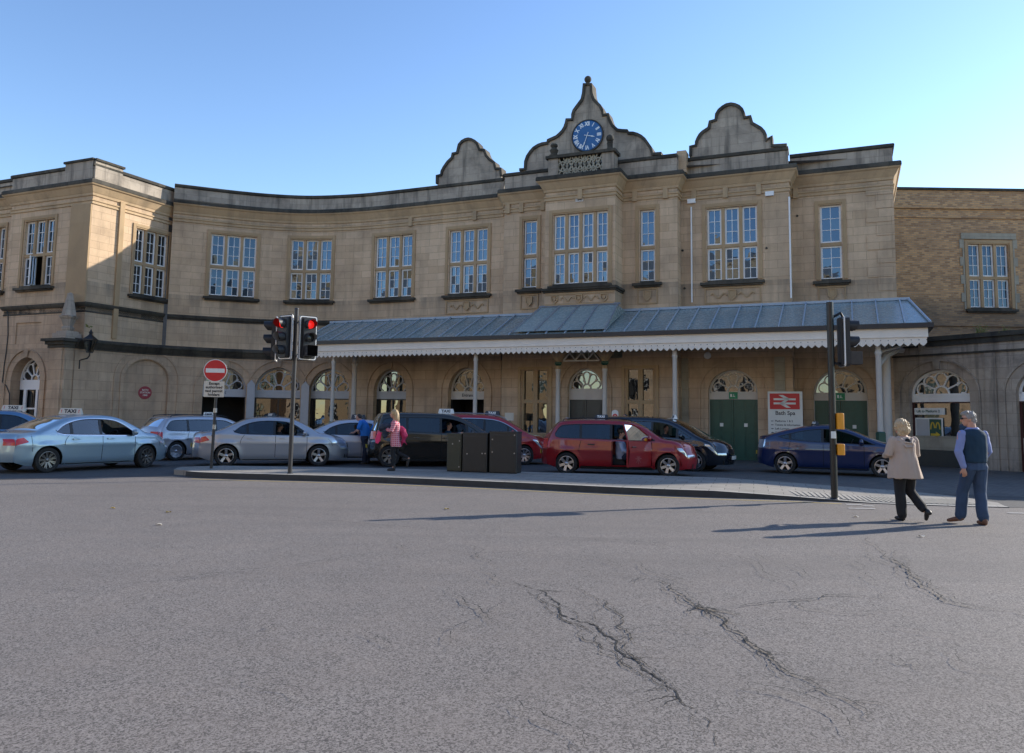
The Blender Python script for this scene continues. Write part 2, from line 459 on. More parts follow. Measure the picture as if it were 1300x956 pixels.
def slabs(name, c1, c2, w=.6, h=.45):
    m, nt, b = newmat(name); g = nt.nodes.new('ShaderNodeTexCoord').outputs['Object']
    mp = N(nt, 'ShaderNodeMapping'); mp.inputs['Rotation'].default_value = (0, 0, rad(17)); nt.links.new(g, mp.inputs['Vector'])
    br = N(nt, 'ShaderNodeTexBrick', Scale=1.0); nt.links.new(mp.outputs[0], br.inputs['Vector'])
    br.inputs['Brick Width'].default_value = w; br.inputs['Row Height'].default_value = h; br.inputs['Mortar Size'].default_value = .008
    br.inputs['Color1'].default_value = c1 + (1,); br.inputs['Color2'].default_value = c2 + (1,); br.inputs['Mortar'].default_value = (.07, .065, .06, 1)
    n = noise_n(nt, 2.2, 6, .65, g)
    c = mix(nt, ramp(nt, n, [(.4, 0), (.75, .5)]), br.outputs['Color'], tuple(x * .6 for x in c1))
    c = mix(nt, ramp(nt, noise_n(nt, 60, 2, .6, g), [(.3, .25), (.7, 0)]), c, tuple(x * .5 for x in c1))
    nt.links.new(c, b.inputs['Base Color']); b.inputs['Roughness'].default_value = .8
    inv = N(nt, 'ShaderNodeInvert'); nt.links.new(br.outputs['Fac'], inv.inputs['Color']); bump(nt, b, inv.outputs[0], .4, .008)
    return m
MAT['slabs'] = slabs('paving_slabs', (.27, .245, .21), (.33, .30, .26))
MAT['kerb'] = slabs('kerb_granite', (.46, .43, .38), (.36, .34, .30), .9, 5.0)
MAT['tactile'] = plain('tactile_paving', (.36, .33, .28), .8, var=.2, scale=5, bmp=.4)
MAT['yellow_line'] = plain('yellow_paint', (.42, .31, .10), .8, var=.35, scale=9)
MAT['white_line'] = plain('worn_white_paint', (.5, .48, .45), .8, var=.4, scale=9)

def glassmat(name, dark=(.01, .012, .015), fac=.5, tint=(.8, .88, 1.0), rough=.015, wav=.02):
    m, nt, b = newmat(name); nt.nodes.remove(b); out = nt.nodes['Material Output']
    d = N(nt, 'ShaderNodeBsdfDiffuse'); d.inputs[0].default_value = dark + (1,)
    g = N(nt, 'ShaderNodeBsdfGlossy'); g.inputs[0].default_value = tint + (1,); g.inputs[1].default_value = rough
    bn = N(nt, 'ShaderNodeBump', Strength=wav, Distance=.05); nt.links.new(noise_n(nt, 1.7, 2, .5), bn.inputs['Height']); nt.links.new(bn.outputs[0], g.inputs['Normal'])
    fr = N(nt, 'ShaderNodeLayerWeight', Blend=.25)
    mr = N(nt, 'ShaderNodeMapRange'); nt.links.new(fr.outputs['Fresnel'], mr.inputs[0]); mr.inputs[3].default_value = fac; mr.inputs[4].default_value = 1.0
    mx = nt.nodes.new('ShaderNodeMixShader'); nt.links.new(mr.outputs[0], mx.inputs[0]); nt.links.new(d.outputs[0], mx.inputs[1]); nt.links.new(g.outputs[0], mx.inputs[2])
    nt.links.new(mx.outputs[0], out.inputs[0]); return m
MAT['pane'] = glassmat('window_glass', fac=.11, tint=(.62,.8,1.0), wav=.05)
MAT['pane_low'] = glassmat('shop_glass', dark=(.016, .017, .017), fac=.09, tint=(.95, .98, 1), wav=.07)
def cargl(name, tint=(.25, .3, .32), fac=.12):
    m, nt, b = newmat(name); nt.nodes.remove(b); out = nt.nodes['Material Output']
    d = N(nt, 'ShaderNodeBsdfTransparent'); d.inputs[0].default_value = tint + (1,)
    g = N(nt, 'ShaderNodeBsdfGlossy'); g.inputs[0].default_value = (.9, .95, 1, 1); g.inputs[1].default_value = .01
    fr = N(nt, 'ShaderNodeLayerWeight', Blend=.3)
    mr = N(nt, 'ShaderNodeMapRange'); nt.links.new(fr.outputs['Fresnel'], mr.inputs[0]); mr.inputs[3].default_value = fac; mr.inputs[4].default_value = 1.0
    mx = nt.nodes.new('ShaderNodeMixShader'); nt.links.new(mr.outputs[0], mx.inputs[0]); nt.links.new(d.outputs[0], mx.inputs[1]); nt.links.new(g.outputs[0], mx.inputs[2])
    nt.links.new(mx.outputs[0], out.inputs[0]); return m
MAT['car_glass'] = cargl('car_window_glass', (.13, .19, .22), .05)
MAT['car_glass_clear'] = cargl('car_windscreen_glass', (.45, .5, .5), .05)
MAT['canopy_glass'] = None
def canopyg():
    m, nt, b = newmat('dusty_canopy_glass')
    n = noise_n(nt, 1.3, 5, .6); n2 = noise_n(nt, 9, 4, .6)
    c = mix(nt, n, (.21, .26, .255), (.29, .34, .33)); c = mix(nt, ramp(nt, noise_n(nt, .6, 4), [(.5, 0), (.7, .3)]), c, (.36, .37, .33))
    nt.links.new(c, b.inputs['Base Color']); b.inputs['Roughness'].default_value = .22; b.inputs['Specular IOR Level'].default_value = .6
    r = ramp(nt, n2, [(.3, .12), (.8, .45)]); nt.links.new(r, b.inputs['Roughness'])
    return m
MAT['canopy_glass'] = canopyg()
def pm(k, *a, **kw): MAT[k] = plain(k, *a, **kw)
pm('white_paint', (.82, .81, .78), .45, var=.06)
pm('cream_paint', (.55, .50, .44), .5, var=.12, scale=3)
pm('valance_paint', (.80, .71, .60), .55, var=.12, scale=3)
pm('grey_paint', (.42, .42, .43), .5, var=.08)
pm('green_paint', (.014, .075, .050), .4, var=.2)
pm('dark_door', (.035, .042, .040), .35, var=.2)
pm('black_paint', (.012, .012, .013), .35, var=.2)
pm('black_plastic', (.02, .02, .022), .5, var=.2)
pm('gutter_black', (.018, .018, .022), .4, var=.3)
pm('lead', (.20, .215, .24), .5, var=.2)
pm('dark_interior', (.012, .011, .010), .8, var=.3)  # near-black colour stands in for the shade of unlit rooms
pm('interior_warm', (.10, .07, .04), .8, var=.5, scale=1.5)
pm('red_frame', (.06, .015, .013), .45, var=.2)
pm('clock_blue', (.012, .10, .28), .45, var=.2, scale=3)
pm('clock_mark', (.72, .76, .80), .5, var=.03)
pm('sign_red', (.55, .015, .02), .4, var=.06)
pm('sign_white', (.72, .72, .68), .45, var=.05)
pm('sign_cream', (.60, .55, .46), .5, var=.08)
pm('sign_text', (.02, .02, .025), .5, var=.05)
pm('exit_green', (.01, .22, .09), .5, var=.05)
pm('post_grey', (.045, .045, .048), .4, metal=.3, var=.3)
pm('steel', (.35, .35, .36), .35, metal=.8, var=.15)
pm('amber_box', (.75, .30, .01), .45, var=.08)
pm('cabinet_dark', (.022, .020, .017), .5, var=.25, scale=3)
pm('cabinet_green', (.040, .042, .025), .5, var=.25, scale=3)
pm('plaque_red', (.30, .02, .03), .5, var=.1)
pm('tyre', (.012, .012, .012), .8, var=.3, scale=20)
pm('alloy', (.42, .42, .44), .3, metal=.85, var=.1)
pm('alloy_dark', (.16, .155, .15), .35, metal=.8, var=.1)
pm('seat_cloth', (.03, .03, .034), .8, var=.2)
pm('trim_black', (.012, .012, .013), .4, var=.1)
pm('chrome', (.6, .6, .62), .15, metal=1.0, var=.05)
pm('gap', (.006, .006, .006), .9, var=.1)
pm('tail_red', (.55, .012, .015), .2, var=.1, coat=.6)
pm('head_clear', (.55, .60, .66), .12, metal=.5, var=.25, scale=14, coat=.7)
pm('plate_white', (.65, .65, .6), .5, var=.05)
pm('plate_yellow', (.6, .48, .05), .5, var=.05)
pm('leaf', (.16, .17, .03), .6, var=.4, scale=20)
pm('lens_off', (.03, .03, .03), .2, var=.1)
MAT['lens_red'] = plain('lens_red_lit', (1.0, .02, .015), .3, emit=.35, var=.02)
pm('visor_bare', (.25, .25, .25), .4, var=.1)
def paint(name, col, metal=.6, rough=.28):
    return plain(name, col, rough, metal, var=.05, scale=2, coat=1.0)
MAT['car_silver'] = paint('silver_blue_car_paint', (.29, .40, .48), .55, .33)
MAT['car_silver2'] = paint('silver_car_paint', (.42, .43, .46), .55, .32)
MAT['car_white'] = paint('pale_silver_car_paint', (.52, .54, .60), .3, .3)
MAT['car_brown'] = paint('dark_brown_car_paint', (.030, .024, .017), .45, .2)
MAT['car_red'] = paint('dark_red_car_paint', (.27, .006, .011), .1, .3)
MAT['car_red2'] = paint('red_car_paint', (.34, .009, .014), .1, .28)
MAT['car_navy'] = paint('blue_black_car_paint', (.008, .012, .022), .4, .18)
MAT['car_blue'] = paint('deep_blue_car_paint', (.004, .014, .07), .1, .28)
MAT['car_lightblue'] = paint('light_blue_car_paint', (.10, .22, .38), .5, .3)
# ------------------------------------------------------------------ plan of the station
DV = Vector((.9187, -.3950)); NV = Vector((-.3950, -.9187))
PM_ = Path([(0, 35.4), (DV.x, 35.4 + DV.y)])
PC_ = Path(catmull([(-16.75, 37.95), (-14.1, 39.05), (-12.2, 39.6), (-10.3, 39.75), (-8, 39.3), (-5.95, 38.55), (-2.15, 36.93), (-.45, 36.2)], 5))
PG_ = Path(catmull([(-18.9, 34.0), (-18.2, 35.4), (-17.5, 36.45), (-16.3, 37.5), (-14.1, 38.75), (-12.2, 39.35), (-10.3, 39.5), (-8, 39.1), (-5.95, 38.35), (-2.15, 36.75), (-.5, 36.05)], 5))
LC = Vector((-18.8, 34.4))
PL_ = Path([LC, LC + DV]); 
PS_ = Path([LC, (-17.0, 38.1)])
PA_ = Path([(15.0, 31.0), (15.0 + .5255 * 3, 31.0 - .8508 * 3)])
PB_ = Path([(16.0, 38.0), (17.0, 38.0)])
def hs(P, u, v, q=0.0): return P.hit(u, v, q)[0]
def hz(P, u, v, q=0.0): return P.hit(u, v, q)[1]
QB, QR, QS = 1.15, -.76, -1.85
sM0 = hs(PM_, 640, 300); sM1 = hs(PM_, 860, 300)
sB0 = hs(PM_, 692, 300, QB); sB1 = hs(PM_, 781, 300, QB)
sR1 = hs(PM_, 1003, 300, QR); sS1 = hs(PM_, 1135, 300, QS)
Z_SILL, Z_WT = 7.44, 10.53

def mwindow(T, P, q, u0, u1, vm, cols, z0=Z_SILL, z1=Z_WT, rows=2, apron=True, ops=None, ajar=None, label=None, sillw=.28, uv_z=False, quoin=False, tr=.47):
    s0, s1 = hs(P, u0, vm, q) - .04, hs(P, u1, vm, q) + .04
    ops.append(op_rect(s0, s1, z0, z1, .24))
    st = MB(); W = s1 - s0; mw = .13; tw = .14
    # architrave
    for a, b, c, d in ((s0 - .2, s0 - .06, z0 - .02, z1 + .2), (s1 + .06, s1 + .2, z0 - .02, z1 + .2), (s0 - .055, s1 + .055, z1 + .06, z1 + .2)):
        pbox(st, P, a, b, q, q + .05, c, d)
    pbox(st, P, s0 - .06, s1 + .06, q - .02, q + .025, z1 + .002, z1 + .058)
    lw = (W - mw * (cols - 1)) / cols; zt = z0 + (z1 - z0) * tr
    for i in range(1, cols):
        a = s0 + i * lw + (i - 1) * mw
        pbox(st, P, a, a + mw, q - .2, q - .04, z0, z1)
    if rows == 2: pbox(st, P, s0, s1, q - .195, q - .045, zt - tw / 2, zt + tw / 2)
    wn = st.build('window', MAT['stone_trim'], T, True)
    if label: wn['label'] = label
    sl = MB(); pbox(sl, P, s0 - sillw, s1 + sillw, q + .002, q + .2, z0 - .2, z0 - .09); pbox(sl, P, s0 - sillw + .08, s1 + sillw - .08, q + .002, q + .12, z0 - .27, z0 - .202)
    pbox(sl, P, s0 + .003, s1 - .003, q - .24, q + .1, z0 - .088, z0 - .004)
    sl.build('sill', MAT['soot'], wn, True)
    fr = MB(); gl = MB()
    for i in range(cols):
        a = s0 + i * (lw + mw)
        for r in range(rows):
            za, zb = (z0, zt - tw / 2) if r == 0 else (zt + tw / 2, z1)
            if rows == 1: za, zb = z0, z1
            b = a + lw; fw = .07; qa, qb = q - .19, q - .13
            if ajar == (i, r):
                # casement swung open: pivoting on its left edge
                h = P.at(a + .02, q - .14); dd = P.dir(a); nn = Vector((dd.y, -dd.x, 0)); ang = rad(62)
                w = Vector((dd.x, dd.y, 0)) * math.cos(ang) + nn * math.sin(ang); t = w.cross(Vector((0, 0, 1))) * .03
                def pp(x, z): return Vector((h.x, h.y, z)) + w * x
                for x0, x1, y0, y1 in ((0, .05, za, zb), (lw - .09, lw - .04, za, zb), (0, lw - .04, za, za + .05), (0, lw - .04, zb - .05, zb), (lw / 2 - .035, lw / 2 - .015, za, zb)):
                    p4 = [pp(x0, y0), pp(x1, y0), pp(x1, y1), pp(x0, y1)]
                    fr.hexa([p4[0] - t, p4[1] - t, p4[1] + t, p4[0] + t, p4[3] - t, p4[2] - t, p4[2] + t, p4[3] + t])
                gl.face([pp(.02, za), pp(lw - .06, za), pp(lw - .06, zb), pp(.02, zb)])
                continue
            pbox(fr, P, a, a + fw, qa, qb, za, zb); pbox(fr, P, b - fw, b, qa, qb, za, zb)
            pbox(fr, P, a + fw, b - fw, qa, qb, za, za + fw); pbox(fr, P, a + fw, b - fw, qa, qb, zb - fw, zb)
            mid = (a + b) / 2; pbox(fr, P, mid - .013, mid + .013, qa + .01, qb - .012, za + fw, zb - fw)
            ph = (zb - za - 2 * fw) / 3
            for k in (1, 2): pbox(fr, P, a + fw, b - fw, qa + .012, qb - .016, za + fw + k * ph - .012, za + fw + k * ph + .012)
            for ca, cb in ((a + fw, mid), (mid, b - fw)):
                for k in range(3):
                    t1, t2 = random.uniform(-.006, .006), random.uniform(-.006, .006)
                    c0, c1 = za + fw + k * ph, za + fw + (k + 1) * ph
                    gl.face([P.at(ca, qa + .02 + t1, c0), P.at(cb, qa + .02 - t1, c0), P.at(cb, qa + .02 - t1 + t2, c1), P.at(ca, qa + .02 + t1 + t2, c1)])
    fr.build('frame', MAT['white_paint'], wn, True); gl.build('glass', MAT['pane'], wn, True)
    bk = MB(); pbox(bk, P, s0 - .3, s1 + .3, q - .9, q - .6, z0 - .3, z1 + .3); bk.build('dark_room', MAT['dark_interior'], wn, True) if ajar else None
    if apron:
        ap = MB(); e = .1
        a, b, c, d = s0 - .12, s1 + .12, z0 - .98, z0 - .32
        for x in ((a, b, c, c + .05), (a, b, d - .05, d), (a, a + .05, c + .05, d - .05), (b - .05, b, c + .05, d - .05)): pbox(ap, P, x[0], x[1], q, q + .045, x[2], x[3])
        m = (a + b) / 2; sh = [(m - .15, d - .12), (m + .15, d - .12), (m + .14, c + .28), (m, c + .13), (m - .14, c + .28)]
        ap.prism(sh, lambda s_, z_, q_: P.at(s_, q_, z_), q, q + .07)
        ribbon(ap, P, sh, .05, q + .06, q + .1, closed=True)
        if b - a > 1.5:
            for sg in (-1, 1):
                pts = [(m + sg * (.22 + .5 * t * (b - a - .6) / 2 * 1.6), (c + d) / 2 + .1 * math.sin(t * 9)) for t in [k / 10 for k in range(11)]]
                ribbon(ap, P, pts, .05, q + .002, q + .05)
        ap.build('carved_panel', MAT['stone_trim'], wn, True)
    return wn, s0, s1

def arcpts(c, zs, r, rz, n=20, a0=0, a1=180): return [(c + r * math.cos(rad(a0 + (a1 - a0) * k / n)), zs + rz * math.sin(rad(a0 + (a1 - a0) * k / n))) for k in range(n + 1)]
def doorway(T, P, q, u0, u1, vm, ztr, zs, ops, kind='glass', depth=.35, hood=True, text=None, k=1.0, ztop=None, z0=0.0, hoodmat='stone_low', paintm='white_paint', nsp=5, petal=True):
    """round-headed opening: transom band at ztr..zs, half-round fanlight above zs"""
    s0, s1 = hs(P, u0, vm, q), hs(P, u1, vm, q)
    c = (s0 + s1) / 2; r = (s1 - s0) / 2
    if ztop is not None: k = (ztop - zs) / r
    ops.append(op_arch(s0, s1, z0, zs, k, depth))
    base = MB(); rz = r * k
    # stone hood mould and jamb lines (the part itself)
    R = r + .36
    ribbon(base, P, [(c - R, .0)] + arcpts(c, zs, R, rz + .36, 24, 180, 0) + [(c + R, .0)], .07, q, q + .06)
    kk = .17
    base.prism([(c - .1, zs + rz + .02), (c + .1, zs + rz + .02), (c + .15, zs + rz + .4), (c - .15, zs + rz + .4)], lambda a, b, d: P.at(a, d, b), q, q + .075)
    D = base.build('doorway', MAT[hoodmat], T, True)
    fl = MB(); qa, qb = q - depth + .02, q - depth + .09
    fw = .09
    ribbon(fl, P, arcpts(c, zs, r - fw / 2 - .002, rz - fw / 2 - .002, 28), fw, qa, qb)
    pbox(fl, P, s0 + .002, s1 - .002, qa, qb, ztr, zs + .05)
    h0 = .24 * r; zz = zs + .05
    ribbon(fl, P, arcpts(c, zz, h0, h0, 14), .06, qa, qb)
    ro, roz = r - fw - .12 * r, rz - fw - .12 * r
    # petals
    n = nsp; st = 180 / n
    for i in range(n):
        a0, a1 = i * st, (i + 1) * st; am = (a0 + a1) / 2
        if i > 0: ribbon(fl, P, [(c + h0 * math.cos(rad(a0)), zz + h0 * math.sin(rad(a0))), (c + ro * math.cos(rad(a0)), zz + (roz - .03) * math.sin(rad(a0)))], .055, qa + .005, qb - .005)
        hw = rad(st / 2); rr = .82 * ro * math.sin(hw)
        cx, cz = c + .80 * ro * math.cos(rad(am)), zz + .80 * (roz - .03) * math.sin(rad(am))
        pt = [(cx + rr * math.cos(rad(am - 100 + 200 * t / 10)), max(zz + .02, cz + rr * math.sin(rad(am - 100 + 200 * t / 10)))) for t in range(11)]
        ribbon(fl, P, pt, .05, qa + .007, qb - .007)
    fo = fl.build('fanlight', MAT[paintm], D, True)
    g = MB(); ag = arcpts(c, zs, r, rz, 24, 180, 0)
    for (xa, za), (xb, zb2) in zip(ag, ag[1:]): g.face([P.at(xa, qa + .02, zs), P.at(xb, qa + .02, zs), P.at(xb, qa + .02, zb2), P.at(xa, qa + .02, za)])
    g.build('fanlight_glass', MAT['pane_low'], D, True)
    if text:
        t = MB(); dd = P.dir(c); o = P.at(c, qb + .004, (ztr + zs + .05) / 2)
        t.text(text, .2, o, (dd.x, dd.y, 0), (0, 0, 1), 0, bold=.004); t.build('lettering', MAT['sign_text'], D, True)
    if kind == 'green' or kind == 'dark':
        m = MAT['green_paint'] if kind == 'green' else MAT['dark_door']
        for sg in (-1, 1):
            d = MB(); a, b = (s0 + .03, c - .008) if sg < 0 else (c + .008, s1 - .03)
            pbox(d, P, a, b, qa - .02, qa + .03, z0 + .01, ztr - .005)
            ww = (b - a)
            nz = [(z0 + .12, ztr * .42), (ztr * .46, ztr * .78), (ztr * .82, ztr - .1)] if kind == 'green' else [(z0 + .15, ztr * .42), (ztr * .5, ztr - .12)]
            for x0, x1 in ((a + .08, a + ww / 2 - .03), (a + ww / 2 + .03, b - .08)) if kind == 'green' else ((a + .1, b - .1),):
                for za, zb in nz: pbox(d, P, x0, x1, qa + .03, qa + .055, za, zb); pbox(d, P, x0 + .05, x1 - .05, qa + .055, qa + .07, za + .05, zb - .05)
            dr = d.build('door', m, D, True)
            if kind == 'green':
                w = MB(); x = (a + b) / 2; pbox(w, P, x - .07, x + .07, qa + .072, qa + .078, ztr * .55, ztr * .55 + .14); w.build('door_notice', MAT['sign_white'], D, True)
        j = MB(); pbox(j, P, s0, s0 + .03, qa - .01, qb, z0, ztr); pbox(j, P, s1 - .03, s1, qa - .01, qb, z0, ztr); j.build('door_frame', MAT[paintm], D, True)
        if kind == 'green':
            e = MB(); pbox(e, P, c - .17, c + .17, qb + .002, qb + .03, ztr + .02, zs + .03)
            eo = e.build('exit_sign', MAT['exit_green'], D, True); eo['label'] = 'small green running man exit sign'
            e = MB(); zc = (ztr + zs + .05) / 2
            pbox(e, P, c - .12, c - .05, qb + .031, qb + .033, zc - .06, zc + .06); pbox(e, P, c + .0, c + .03, qb + .031, qb + .033, zc - .05, zc + .03)
            ribbon(e, P, [(c - .02, zc - .06), (c + .02, zc - .01), (c + .07, zc - .06)], .02, qb + .031, qb + .033); pbox(e, P, c + .005, c + .03, qb + .031, qb + .033, zc + .035, zc + .06)
            e.build('running_man', MAT['sign_white'], D, True)
    elif kind in ('glass', 'open'):
        g = MB(); pbox(g, P, s0, s1, qa - .03 - (1.5 if kind == 'open' else 0), qa - (1.49 if kind == 'open' else 0), z0, ztr)
        g.build('door_glass_or_dark_back', MAT['dark_interior'] if kind == 'open' else MAT['pane_low'], D, True)  # open doorways get a near-black panel in place of the unlit inside
        f = MB()
        for x in (s0, s1 - .06) + ((c - .03,) if kind == 'glass' else ()): pbox(f, P, x, x + .06, qa, qb - .01, z0, ztr)
        if kind == 'glass': pbox(f, P, s0 + .06, s1 - .06, qa, qb - .02, 1.0, 1.05); pbox(f, P, s0 + .06, s1 - .06, qa, qb - .02, ztr - .06, ztr - .001)
        f.build('door_frame', MAT['black_paint'], D, True)
        if kind == 'open':
            f = MB(); pbox(f, P, s0 - .3, s0, qa - 1.5, qa - .001, z0, ztr); pbox(f, P, s1, s1 + .3, qa - 1.5, qa - .001, z0, ztr); pbox(f, P, s0 - .3, s1 + .3, qa - 1.5, qa - .001, ztr, ztr + .1); f.build('porch_lining', MAT['dark_interior'], D, True)
    elif kind == 'shop':
        g = MB(); pbox(g, P, s0, s1, qa - .03, qa, z0 + 1.15, ztr); g.build('shop_glass', MAT['pane_low'], D, True)
        f = MB(); pbox(f, P, s0, s0 + .07, qa, qb, z0, ztr); pbox(f, P, s1 - .07, s1, qa, qb, z0, ztr); pbox(f, P, s0 + .07, s1 - .07, qa, qb, ztr - .05, ztr - .001)
        f.build('shop_frame', MAT['red_frame'], D, True)
        f = MB(); pbox(f, P, s0 + .07, s1 - .07, qa - .03, qb, z0 + .62, z0 + 1.15); f.build('stall_riser', MAT['grey_stone'], D, True)
        f = MB(); pbox(f, P, s0 + .07, s1 - .07, qa - .03, qb - .02, z0, z0 + .618); f.build('plinth', MAT['dark_door'], D, True)
    return D, s0, s1, c, r

def returns(mb, P, s, qa, qb, z0, z1, m=0):
    """vertical wall face between two offsets at s"""
    mb.face([P.at(s, qa, z0), P.at(s, qb, z0), P.at(s, qb, z1), P.at(s, qa, z1)], m)

CORN = [(0, 11.34), (.05, 11.36), (.07, 11.46), (.10, 11.5), (.24, 11.74), (.30, 11.78), (.33, 11.83)]
BAND = [(.33, 11.832), (.345, 11.86), (.34, 11.98), (.30, 12.03), (.05, 12.1)]
PARA = [(.04, 12.06), (.04, 12.66)]
COPE = [(.042, 12.662), (.11, 12.69), (.12, 12.78), (.09, 12.83), (-.42, 12.86), (-.42, 12.6)]
FRZ = [(0, 10.96), (.05, 10.98), (.05, 11.03), (.03, 11.05), (.03, 11.10), (.07, 11.12), (.07, 11.17), (0, 11.2)]
def zoff(pr, dz): return [(q, z + dz) for q, z in pr]

# ------------------------------------------------------------------ main station building
B = empty('station_building', (0, 36, 0), 'long honey stone station building with curved wing, shaped gables and blue clock', 'building')
xy = lambda P, s, q: Vector(P.at(s, q)[:2])
opsC, opsM, opsBay, opsR, opsS = [], [], [], [], []
for u0, u1, a in ((268, 323, False), (370, 419, False), (477, 521.5, False), (571, 617, True)):
    mwindow(B, PC_, 0, u0, u1, 340, 3, ops=opsC, apron=a)
mwindow(B, PM_, 0, 665.5, 680, 325, 1, ops=opsM, sillw=.32)
mwindow(B, PM_, 0, 814, 830, 315, 1, ops=opsM, sillw=.32)
mwindow(B, PM_, QB, 704, 770, 310, 4, ops=opsBay, apron=False, z0=7.30, z1=10.35, sillw=.2)
mwindow(B, PM_, QR, 899, 960, 310, 3, ops=opsR)
mwindow(B, PM_, QS, 1043, 1067, 308, 1, ops=opsS, sillw=.32)
# upper walls
w = MB()
wall(w, PC_, 0, 0.0, PC_.L[-1], 4.5, 11.4, opsC)
# blank sooty return where the curved wing starts
pC0 = PC_.p[0]; 
w.face([(pC0.x - .5, pC0.y + 1.3, 4.5), (pC0.x, pC0.y, 4.5), (pC0.x, pC0.y, 12.7), (pC0.x - .5, pC0.y + 1.3, 12.7)])
w.build('curved_wall', MAT['stone'], B, True)
w = MB()
cend = PC_.p[-1]
m0 = xy(PM_, sM0, 0)
w.face([(cend.x, cend.y, 4.2), (m0.x, m0.y, 4.2), (m0.x, m0.y, 11.4), (cend.x, cend.y, 11.4)])
wall(w, PM_, 0, sM0, sB0, 4.2, 11.4, opsM); wall(w, PM_, 0, sB1, sM1, 4.2, 11.4, opsM)
wall(w, PM_, QB, sB0, sB1, 6.3, 11.4, opsBay)
returns(w, PM_, sB0, 0, QB, 6.3, 11.4); returns(w, PM_, sB1, QB, 0, 6.3, 11.4)
w.face([PM_.at(sB0, 0, 6.3), PM_.at(sB1, 0, 6.3), PM_.at(sB1, QB, 6.3), PM_.at(sB0, QB, 6.3)])
returns(w, PM_, sM1, 0, QR, 4.2, 11.4)
wall(w, PM_, QR, sM1, sR1, 4.2, 11.4, opsR)
returns(w, PM_, sR1, QR, QS, 4.2, 11.4)
wall(w, PM_, QS, sR1, sS1, 4.2, 11.4, opsS)
returns(w, PM_, sS1, QS, -13, 0, 11.4)
w.build('upper_wall', MAT['stone'], B, True)
# corner block quoins on the right hand pavilion, apron of the bay
w = MB()
zq = 6.3; i = 0
while zq < 10.9:
    ww = .62 if i % 2 else .98
    pbox(w, PM_, sS1 - ww, sS1 + .03, QS + .001, QS + .035, zq, zq + .54); zq += .56; i += 1
w.build('quoins', MAT['stone'], B, True)
w = MB()
a, b = sB0 - .05, sB1 + .05
pbox(w, PM_, a - .06, b + .06, .0, QB + .16, 7.02, 7.12); pbox(w, PM_, a, b, .001, QB + .08, 6.94, 7.018)
w.build('bay_sill', MAT['soot'], B, True)
w = MB()
for x in ((sB0 + .06, sB1 - .06, 6.38, 6.44), (sB0 + .06, sB1 - .06, 6.84, 6.9)): pbox(w, PM_, x[0], x[1], QB, QB + .04, x[2], x[3])
cm = (sB0 + sB1) / 2
for sg in (-1, 0, 1):
    m = cm + sg * 1.1
    sh = [(m - .14, 6.8), (m + .14, 6.8), (m + .13, 6.6), (m, 6.47), (m - .13, 6.6)]
    ribbon(w, PM_, sh, .05, QB, QB + .07, closed=True)
    w.prism([(x, z) for x, z in arcpts(m, 6.66, .07, .07, 10, 0, 330)], lambda s_, z_, q_: PM_.at(s_, q_, z_), QB, QB + .06)
for sg in (-1, 1):
    ribbon(w, PM_, [(cm + sg * (.22 + .07 * t), 6.65 + .1 * math.sin(t * 1.1)) for t in range(10)], .05, QB, QB + .045)
w.build('carved_panel', MAT['stone_trim'], B, True)

# cornice, band, parapet, coping, frieze along the whole roofline
line = [Vector(p) for p in PC_.p] + [xy(PM_, sM0, 0), xy(PM_, sB0, 0), xy(PM_, sB0, QB), xy(PM_, sB1, QB), xy(PM_, sB1, 0), xy(PM_, sM1, 0), xy(PM_, sM1, QR), xy(PM_, sR1, QR), xy(PM_, sR1, QS), xy(PM_, sS1, QS), xy(PM_, sS1, -13)]
w = MB(); sweep(w, line, CORN); w.build('cornice', MAT['cornice'], B, True)
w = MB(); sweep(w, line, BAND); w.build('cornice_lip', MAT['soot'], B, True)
w = MB(); sweep(w, line, FRZ)
for P, q, us in ((PM_, QR, (881, 921, 963)), (PM_, 0, (646, 663, 690, 806, 845)), (PM_, QB, (737,)), (PM_, QS, (1010,)), (PC_, 0, (604, 523))):
    for u in us:
        s = hs(P, u, 240, q); pbox(w, P, s - .1, s + .1, q + .002, q + .1, 10.93, 11.36)
w.build('frieze_moulding', MAT['cornice'], B, True)
nC = len(PC_.p)
lineC = line[:nC + 1]; lineM = [line[nC], xy(PM_, sM1, 0)]
lineR = [xy(PM_, sM1 - .02, QR), xy(PM_, sR1, QR)]
lineS = [xy(PM_, sR1 - .02, QS), xy(PM_, sS1, QS), xy(PM_, sS1, -13)]
pw = MB(); cw = MB()
for ln in (lineC, lineM, lineR, lineS):
    sweep(pw, ln, PARA); sweep(cw, ln, COPE)
pw.face([PM_.at(sM1, .04, 12.0), PM_.at(sM1, QR, 12.0), PM_.at(sM1, QR, 12.8), PM_.at(sM1, .04, 12.8)])
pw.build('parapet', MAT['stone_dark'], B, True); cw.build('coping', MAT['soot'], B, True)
# string course on the curved wing where it meets the ground floor
w = MB(); sweep(w, PC_.p, [(0, 6.1), (.04, 6.1), (.04, 6.16), (.10, 6.2), (.12, 6.3), (.03, 6.36), (0, 6.36)]); w.build('string_course', MAT['soot'], B, True)

